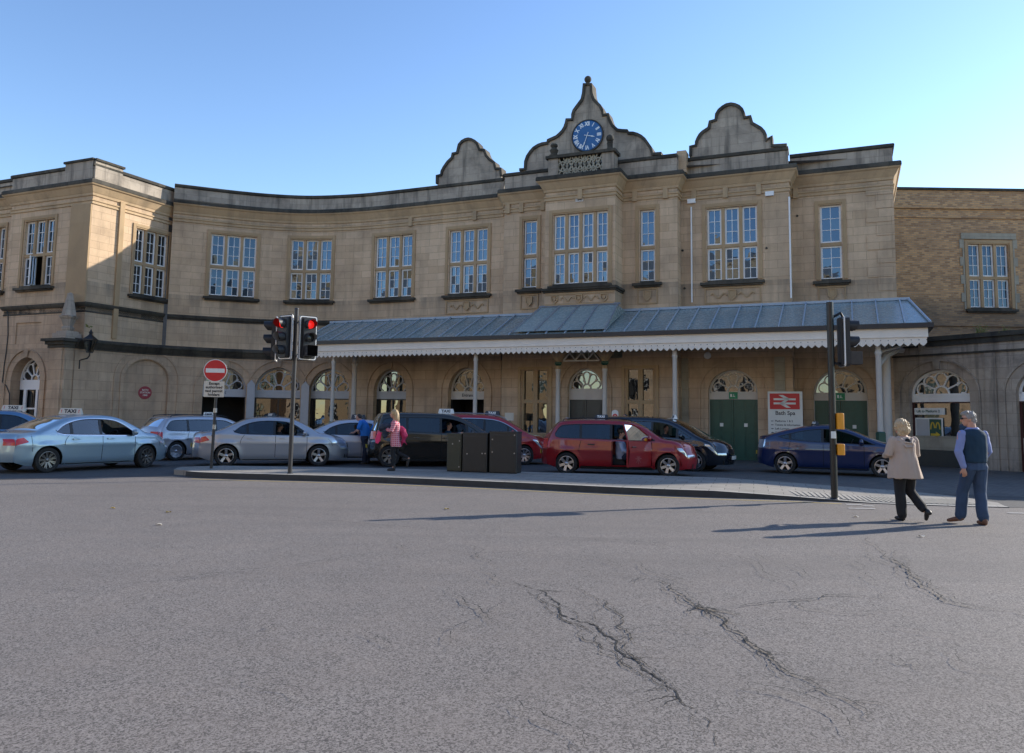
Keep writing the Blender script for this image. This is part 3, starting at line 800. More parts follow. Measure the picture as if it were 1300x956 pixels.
# shaped gables
def gable(name, px, P, q, base, thick=.42, rim=.13):
    pts = [P.hit(u, v, q) for u, v in px]
    out = [(pts[0][0], base)] + pts + [(pts[-1][0], base)]
    g = MB(); g.prism(out, lambda s_, z_, q_: P.at(s_, q_, z_), q - thick, q)
    go = g.build(name, MAT['stone_dark'], B, True)
    r = MB(); ribbon(r, P, pts, rim, q - thick - .05, q + .09); r.build('gable_coping', MAT['soot'], go, True)
    return go
G1 = [(555.5, 233.5), (555.5, 223.4), (560.6, 222.6), (561.5, 218), (564.4, 212.5), (569, 206), (574.6, 200.6), (575.3, 195.5), (581, 194.2), (583.5, 184), (587, 180), (591, 177.7), (595, 176.8), (598.7, 177.5), (603, 179.6), (606.3, 182.8), (609.3, 190.4), (615.2, 190.9), (617.7, 198), (622, 203), (627.9, 206.9), (629.6, 214.5), (636, 214.5), (636.8, 223.4)]
G2 = [(660, 216), (667, 215), (667.8, 205.5), (670, 199), (674, 193), (678, 188.5), (683.5, 185), (689, 183), (695.3, 182), (696, 178.9), (707, 174), (711, 170.5), (715, 166.3), (717.5, 162), (719.3, 156.9), (719.6, 152.5), (726.7, 152.2), (727.5, 145.9), (729, 141), (732.2, 136.5), (739.2, 127), (741.1, 119.2), (741.9, 107.5), (750.7, 107.5), (751.4, 119.2), (754.1, 127), (762, 135), (765, 140.8), (765.9, 146.7), (772.2, 145.6), (773.8, 152.2), (777.7, 160), (784, 165.5), (790, 166.3), (796.5, 166.6), (797.8, 169.4), (804, 169.6), (809, 171), (814, 173.5), (818.5, 177.3), (826.3, 188.3), (828.7, 196), (840, 195.3)]
G3 = [(877, 198.7), (877, 186.5), (883.5, 185.5), (884.5, 180.5), (886.5, 175.8), (889, 171.5), (892.3, 168.2), (900, 163), (901.7, 155), (908.8, 153), (910, 145.4), (913, 140.5), (917.7, 136.5), (922.5, 133.7), (927.9, 132.7), (933, 133.5), (938, 135.7), (942, 139.5), (943.9, 144), (944.9, 150), (952.5, 148.4), (954.5, 156.8), (960, 160), (966, 163.5), (970, 168), (971.8, 172), (972.8, 178.4), (979.4, 173.8), (980, 185.5), (999, 184.7)]
g1 = gable('shaped_gable', G1, PC_, .05, 12.05); g1['label'] = 'smaller grey shaped gable on the curved wing'
g2 = gable('clock_gable', G2, PM_, .05, 12.05, .5); g2['label'] = 'tall curving gable carrying the clock'
g3 = gable('shaped_gable', G3, PM_, QR + .05, 12.05); g3['label'] = 'grey shaped gable right of the clock'
f = MB(); s_, z_ = PM_.hit(746.4, 101, -.2); p = PM_.at(s_, -.2, z_)
f.ball(p, .165); f.lathe([(.07, -.3), (.09, -.16), (.06, -.12)], p); f.build('ball_finial', MAT['soot'], g2, True)
# clock
s_, z_ = PM_.hit(745.7, 172.3, .12); c0 = PM_.at(s_, .06, z_); R3 = Vector((DV.x, DV.y, 0)); N3 = Vector((NV.x, NV.y, 0)); U3 = Vector((0, 0, 1))
f = MB(); f.lathe([(.70, 0), (.70, .06), (.66, .08), (0, .08)], c0, 40, axis=N3, smooth=False)
ck = f.build('clock', MAT['clock_blue'], B, True); ck['label'] = 'round blue clock with white roman numerals'
f = MB(); f.lathe([(.70, .0), (.74, .0), (.74, .09), (.70, .09)], c0, 40, axis=N3, smooth=False, capb=False); f.build('rim', MAT['soot'], ck, True)
f = MB()
for k, t in enumerate(['XII', 'I', 'II', 'III', 'IV', 'V', 'VI', 'VII', 'VIII', 'IX', 'X', 'XI']):
    a = rad(90 - 30 * k); rd = R3 * math.cos(a) + U3 * math.sin(a); rt = R3 * math.cos(a - PI / 2) + U3 * math.sin(a - PI / 2)
    f.text(t, .25, c0 + rd * .535 + N3 * .086, rt, rd, bold=.012, sx=.75)
f.build('numerals', MAT['clock_mark'], ck, True)
def hand(ang, L, w, back):
    a = rad(90 - ang); d = R3 * math.cos(a) + U3 * math.sin(a); t = R3 * math.cos(a - PI / 2) + U3 * math.sin(a - PI / 2)
    f = MB(); P0 = c0 + N3 * .10
    A = [P0 - d * back - t * w, P0 - d * back + t * w, P0 + d * L * .6 + t * w, P0 + d * L * .6 - t * w]
    f.hexa(A[:] + [x + N3 * .012 for x in A])
    A = [P0 + d * L * .6 - t * w * 2.2, P0 + d * L * .6 + t * w * 2.2, P0 + d * L + t * .004, P0 + d * L - t * .004]
    f.hexa(A[:] + [x + N3 * .012 for x in A]); f.build('hand', MAT['clock_mark'], ck, True)
hand(105, .36, .016, .14); hand(200, .55, .013, .16)

# balustrade over the bay
w = MB(); sp0, sp1 = sB0 + .12, sB1 - .08
zb0 = 12.1; 
pbox(w, PM_, sp0, sp0 + .45, .5, QB + .02, zb0, 12.85); pbox(w, PM_, sp1 - .5, sp1, .5, QB + .02, zb0, 12.85)
bl = w.build('balustrade', MAT['stone_dark'], B, True)
w = MB(); pbox(w, PM_, sp0 - .1, sp1 + .1, .42, QB + .12, 12.852, 12.98); w.build('rail', MAT['soot'], bl, True)
w = MB(); n = 5; L = (sp1 - .5) - (sp0 + .45)
for k in range(n):
    a = sp0 + .45 + L * k / n; b = a + L / n; m = (a + b) / 2
    for pts in ([(a, zb0), (b, 12.85)], [(a, 12.85), (b, zb0)]): ribbon(w, PM_, pts, .07, QB - .16, QB - .04)
    ribbon(w, PM_, [(m + .22 * math.cos(rad(45 * j)), 12.47 + .22 * math.sin(rad(45 * j))) for j in range(8)], .06, QB - .17, QB - .02, closed=True)
for k in range(1, n):
    a = sp0 + .45 + L * k / n
    ribbon(w, PM_, arcpts(a, 12.85, .16, -.16, 8), .05, QB - .15, QB - .03); ribbon(w, PM_, arcpts(a, zb0, .16, .16, 8), .05, QB - .15, QB - .03)
w.build('pierced_screen', MAT['grey_stone'], bl, True)
for s_, hh in ((sp1 - .2, 1), (sp0 + .2, 0)):
    f = MB(); p = PM_.at(s_, QB - .15, 12.98)
    if hh:
        f.lathe([(.2, 0), (.2, .06), (.15, .1), (.15, .3), (.18, .33), (.1, .38)], p, 4, smooth=False); f.ball(p + Vector((0, 0, .52)), .17)
    else:
        f.lathe([(.2, 0), (.22, .08), (.13, .14), (.2, .3), (.1, .42), (.17, .5), (.15, .58), (.0, .6)], p, 10)
    f.build('ball_finial' if hh else 'broken_finial', MAT['soot'], bl, True)
# lead box on the roof right of the clock gable, white ledge details, vents
f = MB(); s_ = hs(PM_, 866, 194, -.5); pbox(f, PM_, s_ - .2, s_ + .2, -.9, -.3, 12.1, 13.05); f.build('roof_vent', MAT['stone'], B, True)
for u, v, q in ((878, 255.5, QR), (977, 246, QR)):
    f = MB(); s_, z_ = PM_.hit(u, v, q + .05); pbox(f, PM_, s_ - .17, s_ + .17, q, q + .12, z_ - .09, z_ + .09)
    o = f.build('alarm_box', MAT['white_paint'], B, True)
f = MB(); s_, z_ = PM_.hit(735.5, 253.5, QB + .02); pbox(f, PM_, s_ - .17, s_ + .17, QB, QB + .03, z_ - .09, z_ + .09); o = f.build('date_plate', MAT['cream_paint'], B, True)
f = MB(); dd = PM_.dir(0); f.text('1840', .13, PM_.at(s_, QB + .034, z_), (dd.x, dd.y, 0), (0, 0, 1), bold=.004); f.build('numbers', MAT['post_grey'], o, True)
for u, v0, v1, q in ((877.5, 263, 378, QR), (1001.8, 250, 380, QR)):
    s_, za = PM_.hit(u, v0, q + .06); zb = 6.55
    f = MB(); f.tube([PM_.at(s_, q + .07, za), PM_.at(s_, q + .07, zb)], .035, 8); f.build('downpipe', MAT['white_paint'], B, True)
for u, v, q in ((866.5, 318, QR), (973, 315, QR), (1012, 274, QS), (869, 366, QR)):
    f = MB(); s_, z_ = PM_.hit(u, v, q + .02); f.lathe([(.05, 0), (.05, .03), (.0, .035)], PM_.at(s_, q, z_), 10, axis=N3); f.build('wall_vent', MAT['soot'], B, True)
# roof and back
w = MB()
P1 = [PC_.at(s, -.3, 12.4) for s in [PC_.L[-1] * k / 16 for k in range(17)]] + [PM_.at(sM0, -.3, 12.4), PM_.at(sM1, -.3, 12.4), PM_.at(sS1 - .1, QS - .3, 12.4)]
P2 = [Vector((p.x + 5.0, p.y + 11.6, 12.4)) for p in P1]
for a, b, c, d in zip(P1, P1[1:], P2[1:], P2): w.face([a, b, c, d])
w.build('roof', MAT['lead'], B, True)
w = MB()
for a, b in zip(P2, P2[1:]): w.face([b, a, (a.x, a.y, 0), (b.x, b.y, 0)])
w.build('rear_wall', MAT['stone_dark'], B, True)

# ---- ground floor: curved screen wall
opsG = []
def gdoor(u0, u1, ztop, text=None, kind='glass', paintm='grey_paint'):
    return doorway(B, PG_, 0, u0, u1, 500, 2.42, 2.75, opsG, kind, .4, True, text, ztop=ztop, paintm=paintm)
gdoor(257, 312, 3.85, 'Ticket Office', 'open'); gdoor(323, 381, 3.92, 'Ticket Office', 'glass'); gdoor(392, 443, 3.9)
D5 = gdoor(474, 515.5, 3.85); D6 = gdoor(568.7, 614.5, 3.9, 'Entrance', 'open', 'cream_paint')
# blind arch with plaque
sb0, sb1 = hs(PG_, 155, 520), hs(PG_, 211, 520)
opsG.append(op_arch(sb0, sb1, 0, 3.1, .95, .1))
f = MB(); cb = (sb0 + sb1) / 2; rb = (sb1 - sb0) / 2
ribbon(f, PG_, [(sb0 - .05, 0)] + arcpts(cb, 3.1, rb + .12, (rb + .12) * .95, 24, 180, 0) + [(sb1 + .05, 0)], .16, 0, .05)
ribbon(f, PG_, [(sb0 - .42, 0)] + arcpts(cb, 3.1, rb + .48, (rb + .48) * .95, 24, 180, 0) + [(sb1 + .42, 0)], .07, 0, .045)
ba = f.build('blind_arch', MAT['stone_low'], B, True)
f = MB(); wall(f, PG_, -.1, sb0 - .01, sb1 + .01, 0, 3.1 + rb * .95 + .02); f.build('infill', MAT['stone_low'], ba, True)
w = MB(); sg0 = 0.0; sgE = PG_.L[-1]
wall(w, PG_, 0, sg0, sgE, 0, 4.62, opsG)
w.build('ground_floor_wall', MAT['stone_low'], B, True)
w = MB(); sgc = hs(PG_, 395, 450)
ln = [PG_.at(sg0 + (sgc - sg0) * k / 14)[:2] for k in range(15)]
sweep(w, ln, [(0, 4.3), (.04, 4.3), (.05, 4.36), (.1, 4.4), (.22, 4.58), (.26, 4.6), (.27, 4.68), (.2, 4.72), (-.25, 4.8)]); w.build('ground_cornice', MAT['soot'], B, True)
# pale gable-topped pilasters between the ticket office doors
for u0, u1, va, vt in ((312.5, 322.5, 488, 482), (381.5, 391.5, 490, 484)):
    a, b = hs(PG_, u0, 520, .1), hs(PG_, u1, 520, .1); z1 = hz(PG_, u0, va, .1); z2 = hz(PG_, (u0 + u1) / 2, vt, .1)
    f = MB(); f.prism([(a, 0), (b, 0), (b, z1), ((a + b) / 2, z2), (a, z1)], lambda s_, z_, q_: PG_.at(s_, q_, z_), .07, .12); f.build('pale_pilaster', MAT['grey_paint'], B, True)

# ---- ground floor: centre and right
opsGM, opsGR, opsGS = [], [], []
def two_light(u0, u1, v0):
    s0, s1 = hs(PM_, u0, 500), hs(PM_, u1, 500); z1 = hz(PM_, u0, v0); z0 = .95
    opsGM.append(op_rect(s0, s1, z0, z1, .25)); m = (s0 + s1) / 2; zt = z0 + (z1 - z0) * .5
    f = MB()
    for x in ((s0, s0 + .1), (m - .1, m + .1), (s1 - .1, s1)): pbox(f, PM_, x[0], x[1], -.2, -.03, z0, z1)
    for x in ((s0 + .1, m - .1), (m + .1, s1 - .1)): pbox(f, PM_, x[0], x[1], -.19, -.04, zt - .08, zt + .08)
    for x in ((s0 - .16, s0 - .04, z0, z1 + .16), (s1 + .04, s1 + .16, z0, z1 + .16), (s0 - .038, s1 + .038, z1 + .04, z1 + .16), (s0 - .25, s1 + .25, z0 - .16, z0 - .03)): pbox(f, PM_, x[0], x[1], 0, .06, x[2], x[3])
    wn = f.build('window', MAT['stone_trim'], B, True); wn['label'] = 'ground floor window of four panes under the canopy'
    g = MB()
    for a, b in ((s0 + .1, m - .1), (m + .1, s1 - .1)):
        for c, d in ((z0, zt - .08), (zt + .08, z1)):
            t = random.uniform(-.008, .008); g.face([PM_.at(a, -.15 + t, c), PM_.at(b, -.15 - t, c), PM_.at(b, -.15 - t, d), PM_.at(a, -.15 + t, d)])
    g.build('glass', MAT['pane_low'], wn, True)
two_light(662, 696.5, 470.5); two_light(794, 831.5, 469)
doorway(B, PM_, 0, 720.4, 765, 500, 2.42, 2.85, opsGM, 'dark', .3, ztop=3.78, paintm='cream_paint')
doorway(B, PM_, QR, 899, 962, 500, 2.48, 2.75, opsGR, 'green', .3, ztop=3.69, paintm='cream_paint')
doorway(B, PM_, QS, 1032.7, 1101.7, 500, 2.48, 2.75, opsGS, 'green', .3, ztop=3.75, paintm='cream_paint')
w = MB()
w.face([(PG_.p[-1].x, PG_.p[-1].y, 0), PM_.at(sM0, 0, 0), PM_.at(sM0, 0, 4.6), (PG_.p[-1].x, PG_.p[-1].y, 4.6)])
wall(w, PM_, 0, sM0, sM1, 0, 6.3, opsGM); returns(w, PM_, sM1, 0, QR, 0, 4.6); wall(w, PM_, QR, sM1, sR1, 0, 6.3, opsGR)
returns(w, PM_, sR1, QR, QS, 0, 6.3); wall(w, PM_, QS, sR1, sS1, 0, 6.3, opsGS)
# drop the overlap between the two storeys
w.v = [(x, y, min(z, 4.2)) for x, y, z in w.v]
w.uv = [None if u is None else [(a, min(b, 4.2)) for a, b in u] for u in w.uv]
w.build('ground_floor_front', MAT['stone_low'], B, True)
# pilaster strips
f = MB()
for u, q in ((990, QR), (868, QR)):
    s_ = hs(PM_, u, 480, q); pbox(f, PM_, s_ - .2, s_ + .2, q, q + .06, 0, 4.19)
f.build('pilaster_strip', MAT['grey_stone'], B, True)
f = MB(); s_, z_ = PM_.hit(898.5, 451.5, QR + .1); f.lathe([(.05, 0), (.14, .1), (.15, .16), (.12, .2), (0, .22)], PM_.at(s_, QR, z_), 14, axis=N3); f.build('round_lamp', MAT['sign_white'], B, True)

# ------------------------------------------------------------------ left pavilion
A = empty('corner_pavilion', (-19, 35, 0), 'stone corner pavilion at the far left of the station, side wall half in sun', 'building')
DZ = -.15
opsL, opsL2, opsLS = [], [], []
mwindow(A, PL_, 0, 31, 66.5, 315, 3, z0=7.30, z1=10.35, ops=opsL, apron=False, ajar=(1, 0), label='window with its lower middle casement swung open')
mwindow(A, PL_, -.3, -24, 3.2, 330, 3, z0=7.30, z1=10.35, ops=opsL2, apron=False)
mwindow(A, PS_, 0, 172, 211, 330, 3, z0=7.15, z1=10.25, ops=opsLS, apron=False)
sl0 = hs(PL_, 11, 320); 
w = MB()
wall(w, PL_, 0, sl0, 0, 6.3, 11.25, opsL); wall(w, PL_, -.3, sl0 - 9, sl0, 6.3, 11.25, opsL2); returns(w, PL_, sl0, -.3, 0, 6.3, 11.25)
wall(w, PS_, 0, 0, PS_.L[-1], 3.0, 11.25, opsLS)
w.build('upper_wall', MAT['stone'], A, True)
f = MB(); sp = hs(PL_, 88, 320); pbox(f, PL_, sp, -.002, .001, .07, 6.36, 10.82); s2 = hs(PL_, 77, 320)
f.build('corner_pilaster', MAT['stone_trim'], A, True)
f = MB(); spa = hs(PS_, 150, 330); pbox(f, PS_, spa - .12, spa + .12, .001, .1, 4.9, 11.25); f.build('drainpipe_strip', MAT['stone_trim'], A, True)
lnL = [xy(PL_, sl0 - 9, -.3), xy(PL_, sl0, -.3), xy(PL_, sl0, 0), LC, xy(PS_, spa, 0), Vector((-17.0, 38.1)), Vector((-16.6, 39.1))]
w = MB(); sweep(w, lnL, zoff(CORN, DZ)); sweep(w, lnL, zoff(FRZ, DZ)); w.build('cornice', MAT['cornice'], A, True)
w = MB(); sweep(w, lnL, zoff(BAND, DZ)); w.build('cornice_lip', MAT['soot'], A, True)
w = MB(); sweep(w, lnL, zoff(PARA, DZ))
w.build('parapet', MAT['stone_dark'], A, True)
w = MB(); sweep(w, lnL, zoff(COPE, DZ)); w.build('coping', MAT['soot'], A, True)
w = MB(); s3 = hs(PL_, 86, 215)
pbox(w, PL_, s3, .0, -.4, .12, 11.95, 12.78); pbox(w, PS_, -.05, spa * .92, -.4, .11, 11.95, 12.77)
pp = w.build('parapet_pier', MAT['stone_dark'], A, True)
w = MB(); pbox(w, PL_, s3 - .06, .06, -.45, .19, 12.782, 12.88); pbox(w, PS_, -.06, spa * .92 + .06, -.45, .18, 12.775, 12.874); w.build('pier_coping', MAT['soot'], pp, True)
w = MB(); sweep(w, [xy(PL_, sl0 - 9, -.3), xy(PL_, sl0, -.3), xy(PL_, sl0, 0), LC, Vector((-17.0, 38.1))], [(0, 5.95), (.03, 5.96), (.03, 6.0), (0, 6.02), (0, 6.2), (.05, 6.2), (.12, 6.3), (.14, 6.38), (0, 6.42)]); w.build('string_course', MAT['soot'], A, True)
w = MB(); opsLG = []
doorway(A, PL_, 0, 13, 50, 490, 2.55, 2.95, opsLG, 'glass', .55, ztop=4.0, paintm='white_paint', nsp=5)
pan = (hs(PL_, 20, 420), hs(PL_, 52, 420)); opsLG.append(op_rect(pan[0], pan[1], 4.62, 5.6, .06))
wall(w, PL_, 0, sl0 - 9, 0, 0, 6.31, opsLG); w.build('ground_floor_wall', MAT['stone_low'], A, True)
w = MB(); pbox(w, PL_, pan[0], pan[1], -.1, -.058, 4.6, 5.62); w.build('sunk_panel', MAT['stone_low'], A, True)
for k in range(1):
    w = MB(); d_ = PL_; gs = hs(PL_, 16.5, 520, -.5), hs(PL_, 49, 520, -.5)
    for a, b in ((gs[0], gs[0] + .14), ((gs[0] + gs[1]) / 2 - .09, (gs[0] + gs[1]) / 2 + .09), (gs[1] - .14, gs[1])): pbox(w, PL_, a, b, -.46, -.4, 0, 2.55)
    pbox(w, PL_, gs[0] + .14, gs[1] - .14, -.455, -.405, 0, .9); pbox(w, PL_, gs[0] + .14, gs[1] - .14, -.455, -.41, 1.65, 1.72); w.build('white_double_door', MAT['white_paint'], A, True)
w = MB(); w.face([(-16.6, 39.1, 12.3), (-19, 34.5, 12.3), PL_.at(sl0 - 9, -.3, 12.3), PL_.at(sl0 - 9, -12, 12.3), (-12, 48, 12.3)]); w.face([(-12, 48, 12.3), PL_.at(sl0 - 9, -12, 12.3), PL_.at(sl0 - 9, -12, 0), (-12, 48, 0)]); w.build('roof', MAT['lead'], A, True)
# black cable on the left wall
f = MB(); pts = [PL_.hit(u, v, .03) for u, v in ((8, 390), (10, 400), (10, 425), (8, 445), (5, 465), (3, 485), (8, 490), (12, 500), (11, 540))]
f.tube([PL_.at(s_, .03, z_) for s_, z_ in pts], .022, 6); f.build('cable', MAT['black_plastic'], A, True)
# screen pier with obelisk
w = MB(); pbox(w, PL_, -.95, .02, 0.0, .85, 0, 4.3); pbox(w, PL_, -.55, -.1, .85, .91, 0, 4.29)
PR = w.build('screen_pier', MAT['stone_low'], A, True)
w = MB(); pbox(w, PL_, -1.2, .22, -.1, 1.12, 4.58, 4.7); pbox(w, PL_, -1.08, .12, -.05, 1.0, 4.44, 4.578); pbox(w, PL_, -1.0, .06, -.05, .92, 4.302, 4.438); w.build('pier_cornice', MAT['soot'], PR, True)
w = MB(); pbox(w, PL_, -.85, .0, .1, .85, 4.702, 4.95); pbox(w, PL_, -.75, -.1, .15, .75, 4.952, 5.05); w.build('pedestal', MAT['stone_dark'], PR, True)
oc = PL_.at(-.42, .45, 5.05)
f = MB(); f.lathe([(.20, 0), (.26, .1), (.27, .16), (.2, .22), (.24, .34), (.30, .52), (.38, .6), (.38, .66)], oc, 4, smooth=False)
f.lathe([(.36, .66), (.31, .7), (.12, 1.62), (.13, 1.66), (.0, 1.72)], oc, 8, smooth=False); f.build('obelisk', MAT['stone_dark'], PR, True)

# wall lantern
s_, z_ = PG_.hit(103, 458, .1); lp = PG_.at(s_, 0, z_); ln_ = PG_.at(s_, 1, z_) - lp
LT = empty('wall_lantern', lp, 'black iron bracket lantern on the screen wall beside the obelisk pier', 'lamp')
f = MB(); f.tube([lp + Vector((0, 0, -.35)), lp + Vector((0, 0, .02)), lp + ln_ * .15 + Vector((0, 0, .05)), lp + ln_ * .5 + Vector((0, 0, .1)), lp + ln_ * .62 + Vector((0, 0, .2)), lp + ln_ * .62 + Vector((0, 0, .33))], .03, 8); f.build('bracket', MAT['black_paint'], LT, True)
lo = lp + ln_ * .62 + Vector((0, 0, .33))
f = MB(); f.lathe([(.13, 0), (.14, .03), (.13, .05)], lo, 4, smooth=False); 
for k in range(4):
    a = PI / 2 * k + .4; f.tube([lo + Vector((.13 * math.cos(a), .13 * math.sin(a), .03)), lo + Vector((.28 * math.cos(a), .28 * math.sin(a), .55))], .014, 5)
f.lathe([(.32, .55), (.32, .59), (.2, .68), (.1, .76), (.06, .82), (.09, .88), (.05, .94), (.02, 1.02), (0, 1.05)], lo, 4, smooth=False); f.build('lantern_cage', MAT['black_paint'], LT, True)
f = MB(); f.lathe([(.12, .04), (.27, .55)], lo, 4, smooth=False, capb=False); f.build('lantern_glass', MAT['car_glass_clear'], LT, True)
# plaque
s_, z_ = PG_.hit(184, 498.5, -.08); pc = PG_.at(s_, -.1, z_); nn = (PG_.at(s_, 1, z_) - PG_.at(s_, 0, z_)); rt = Vector((-nn.y, nn.x, 0))
PQ = empty('wall_plaque', pc, 'round red plaque inside the blind arch left of the ticket office', 'plaque')
f = MB(); f.lathe([(.30, 0), (.30, .03), (.28, .035), (0, .035)], pc, 28, axis=nn, smooth=False); f.build('disc', MAT['plaque_red'], PQ, True)
f = MB()
for k, t in enumerate(('BATH', 'STATION', '1840')): f.text(t, .11, pc + nn * .037 + Vector((0, 0, .12 - .12 * k)), rt, (0, 0, 1), bold=.003)
f.build('lettering', MAT['sign_cream'], PQ, True)

# ------------------------------------------------------------------ brick range behind, arcade at right
K = empty('brick_building', (22, 38, 0), 'yellow brown brick range set back behind the arcade at right', 'building')
opsK = []; w = MB()
sk0, sk1 = hs(PB_, 1231.5, 345), hs(PB_, 1280, 345)
st = MB()
mwindow(K, PB_, 0, 1231.5, 1280, 345, 3, z0=7.28, z1=10.42, ops=opsK, apron=False, label='window in a pale stone surround with toothed blocks')
mwindow(K, PB_, 0, 1402, 1452, 345, 3, z0=7.28, z1=10.42, ops=opsK, apron=False)
wall(w, PB_, 0, -1, 26, 0, 13.1, opsK)
w.build('brick_wall', MAT['brick'], K, True)
w = MB(); pbox(w, PB_, -1, 26, 0, .1, 12.16, 12.3); pbox(w, PB_, -1, 26, 0, .06, 11.7, 11.8); pbox(w, PB_, -1, 26, 0, .1, 6.35, 6.5); w.build('brick_string_course', MAT['brick'], K, True)
w = MB(); pbox(w, PB_, -1, 26, -.45, .09, 13.1, 13.22); w.build('coping', MAT['soot'], K, True)
w = MB()
for u0, u1 in ((1231.5, 1280), (1402, 1452)):
    a, b = hs(PB_, u0, 345) - .26, hs(PB_, u1, 345) + .26
    pbox(w, PB_, a - .15, b + .15, .001, .09, 10.66, 10.95)
    for k in range(8):
        e = .22 if k % 2 else .08
        pbox(w, PB_, a - e, a, .001, .04, 7.1 + k * .445, 7.1 + k * .445 + .44); pbox(w, PB_, b, b + e, .001, .04, 7.1 + k * .445, 7.1 + k * .445 + .44)
w.build('stone_surround', MAT['grey_stone'], K, True)
w = MB(); w.face([(15, 38.2, 12.8), (42, 38.2, 12.8), (42, 48, 12.8), (15, 48, 12.8)]); w.face([(42, 48, 0), (15, 48, 0), (15, 48, 12.8), (42, 48, 12.8)]); w.build('roof', MAT['lead'], K, True)

Q = empty('stone_arcade', (17, 28, 0), 'low soot stained stone arcade with a shop front at the right', 'building')
opsA = []
doorway(Q, PA_, 0, 1154, 1231.5, 510, 2.42, 2.68, opsA, 'shop', .3, ztop=3.62, hoodmat='stone_dark', nsp=5)
doorway(Q, PA_, 0, 1290, 1392, 510, 2.42, 2.68, opsA, 'shop', .3, ztop=3.62, hoodmat='stone_dark')
w = MB(); wall(w, PA_, 0, .05, 11, 0, 4.7, opsA); w.build('wall', MAT['stone_dark'], Q, True)
w = MB(); pbox(w, PA_, .05, 11, 0, .06, 4.15, 4.22); pbox(w, PA_, .05, 11, -.3, .16, 4.7, 4.86); pbox(w, PA_, .05, 11, -.25, .07, 4.5, 4.698)
w.build('cornice', MAT['soot'], Q, True)
w = MB(); e_ = PA_.at(11, -.3, 4.8); w.face([PA_.at(0, -.3, 4.8), e_, (34, 27, 4.8), (34, 37.9, 4.8), (18, 37.9, 4.8)]); w.build('roof', MAT['lead'], Q, True)
s_ = (hs(PA_, 1231.5, 510) + hs(PA_, 1290, 510)) / 2 
f = MB(); pbox(f, PA_, s_ - .18, s_ + .18, .001, .07, 0, 4.13); f.build('pilaster_strip', MAT['stone_dark'], Q, True)
# notice band and poster in the shop window
qs = -.24; sa, za = PA_.hit(1158, 517, qs); sb, zb = PA_.hit(1200, 526, qs)
f = MB(); pbox(f, PA_, sa, sb, qs, qs + .02, hz(PA_, 1180, 526.5, qs), hz(PA_, 1180, 518, qs)); BS = f.build('window_notice', MAT['sign_white'], Q, True)
dd = PA_.dir(1)
f = MB(); f.text('Lift to Platform 2', .13, PA_.at((sa + sb) / 2, qs + .024, hz(PA_, 1180, 522.2, qs)), (dd.x, dd.y, 0), (0, 0, 1), bold=.004); f.build('lettering', MAT['green_paint'], BS, True)
sa, _ = PA_.hit(1162, 530, qs); sb, _ = PA_.hit(1197, 530, qs); za = hz(PA_, 1180, 559.5, qs); zb = hz(PA_, 1180, 530.5, qs)
f = MB(); pbox(f, PA_, sa, sb, qs, qs + .015, za, zb); PO = f.build('poster_board', MAT['sign_white'], Q, True)
sc = sa + (sb - sa) * .52
f = MB(); pbox(f, PA_, sc, sb - .06, qs + .016, qs + .022, za + .03, zb - .05); f.build('poster', MAT['green_paint'], PO, True)
f = MB(); pbox(f, PA_, sa + .05, sc - .02, qs + .016, qs + .022, za + .03, zb - .05); f.build('notice_sheet', MAT['grey_paint'], PO, True)
f = MB(); pm_ = (sc + sb - .06) / 2; h = (zb - za)
for sg in (-1, 1):
    ribbon(f, PA_, [(pm_ + sg * (.02 + .16 * t / 8) , za + h * .5 + h * .3 * math.sin(PI * min(1, t / 8 * .98 + .02)) ** .6) for t in range(9)], .045, qs + .023, qs + .03)
f.prism([(pm_ - .18, za + h * .22), (pm_ + .02, za + h * .22), (pm_ + .02, za + h * .14), (pm_ + .19, za + h * .27), (pm_ + .02, za + h * .4), (pm_ + .02, za + h * .32), (pm_ - .18, za + h * .32)], lambda a, b, c: PA_.at(a, c, b), qs + .023, qs + .03)
f.build('arch_emblem_and_arrow', plain('poster_yellow', (.6, .42, .03), .5), PO, True)
# off to the right: unseen blocks added to cast shade on the forecourt
X = empty('shade_blocks', (28, 34, 0), 'stone range with a tall block continuing the station past the right edge', 'building')
w = MB(); w.box((43.8, 42.0, 10.5), (8.9, 5, 21.0), rz=rad(-17.5)); w.build('tall_block', MAT['stone'], X, True)
w = MB(); w.box((27.4, 27.2, 3.9), (13, 5, 7.8), rz=rad(-22)); w.build('low_block', MAT['stone'], X, True)
# ------------------------------------------------------------------ glazed canopy
CN = empty('glazed_canopy', (3, 33, 0), 'long blue grey glazed canopy with scalloped cream valance over the station front', 'canopy')
QF, ZF, ZB = 2.7, 4.97, 6.18
sc0 = hs(PM_, 374, 430, QF); sc1 = hs(PM_, 1183, 414, QF); sct = hs(PM_, 1153, 379, 0)
def cp(s, t, dz=0.0):
    """t 0 at wall, 1 at gutter"""
    return PM_.at(s, QF * t, ZB + (ZF - ZB) * t + dz)
g = MB()
g.face([cp(sc0, 1), cp(sc1 - .02, 1), cp(sct, 0), cp(sc0, 0)])
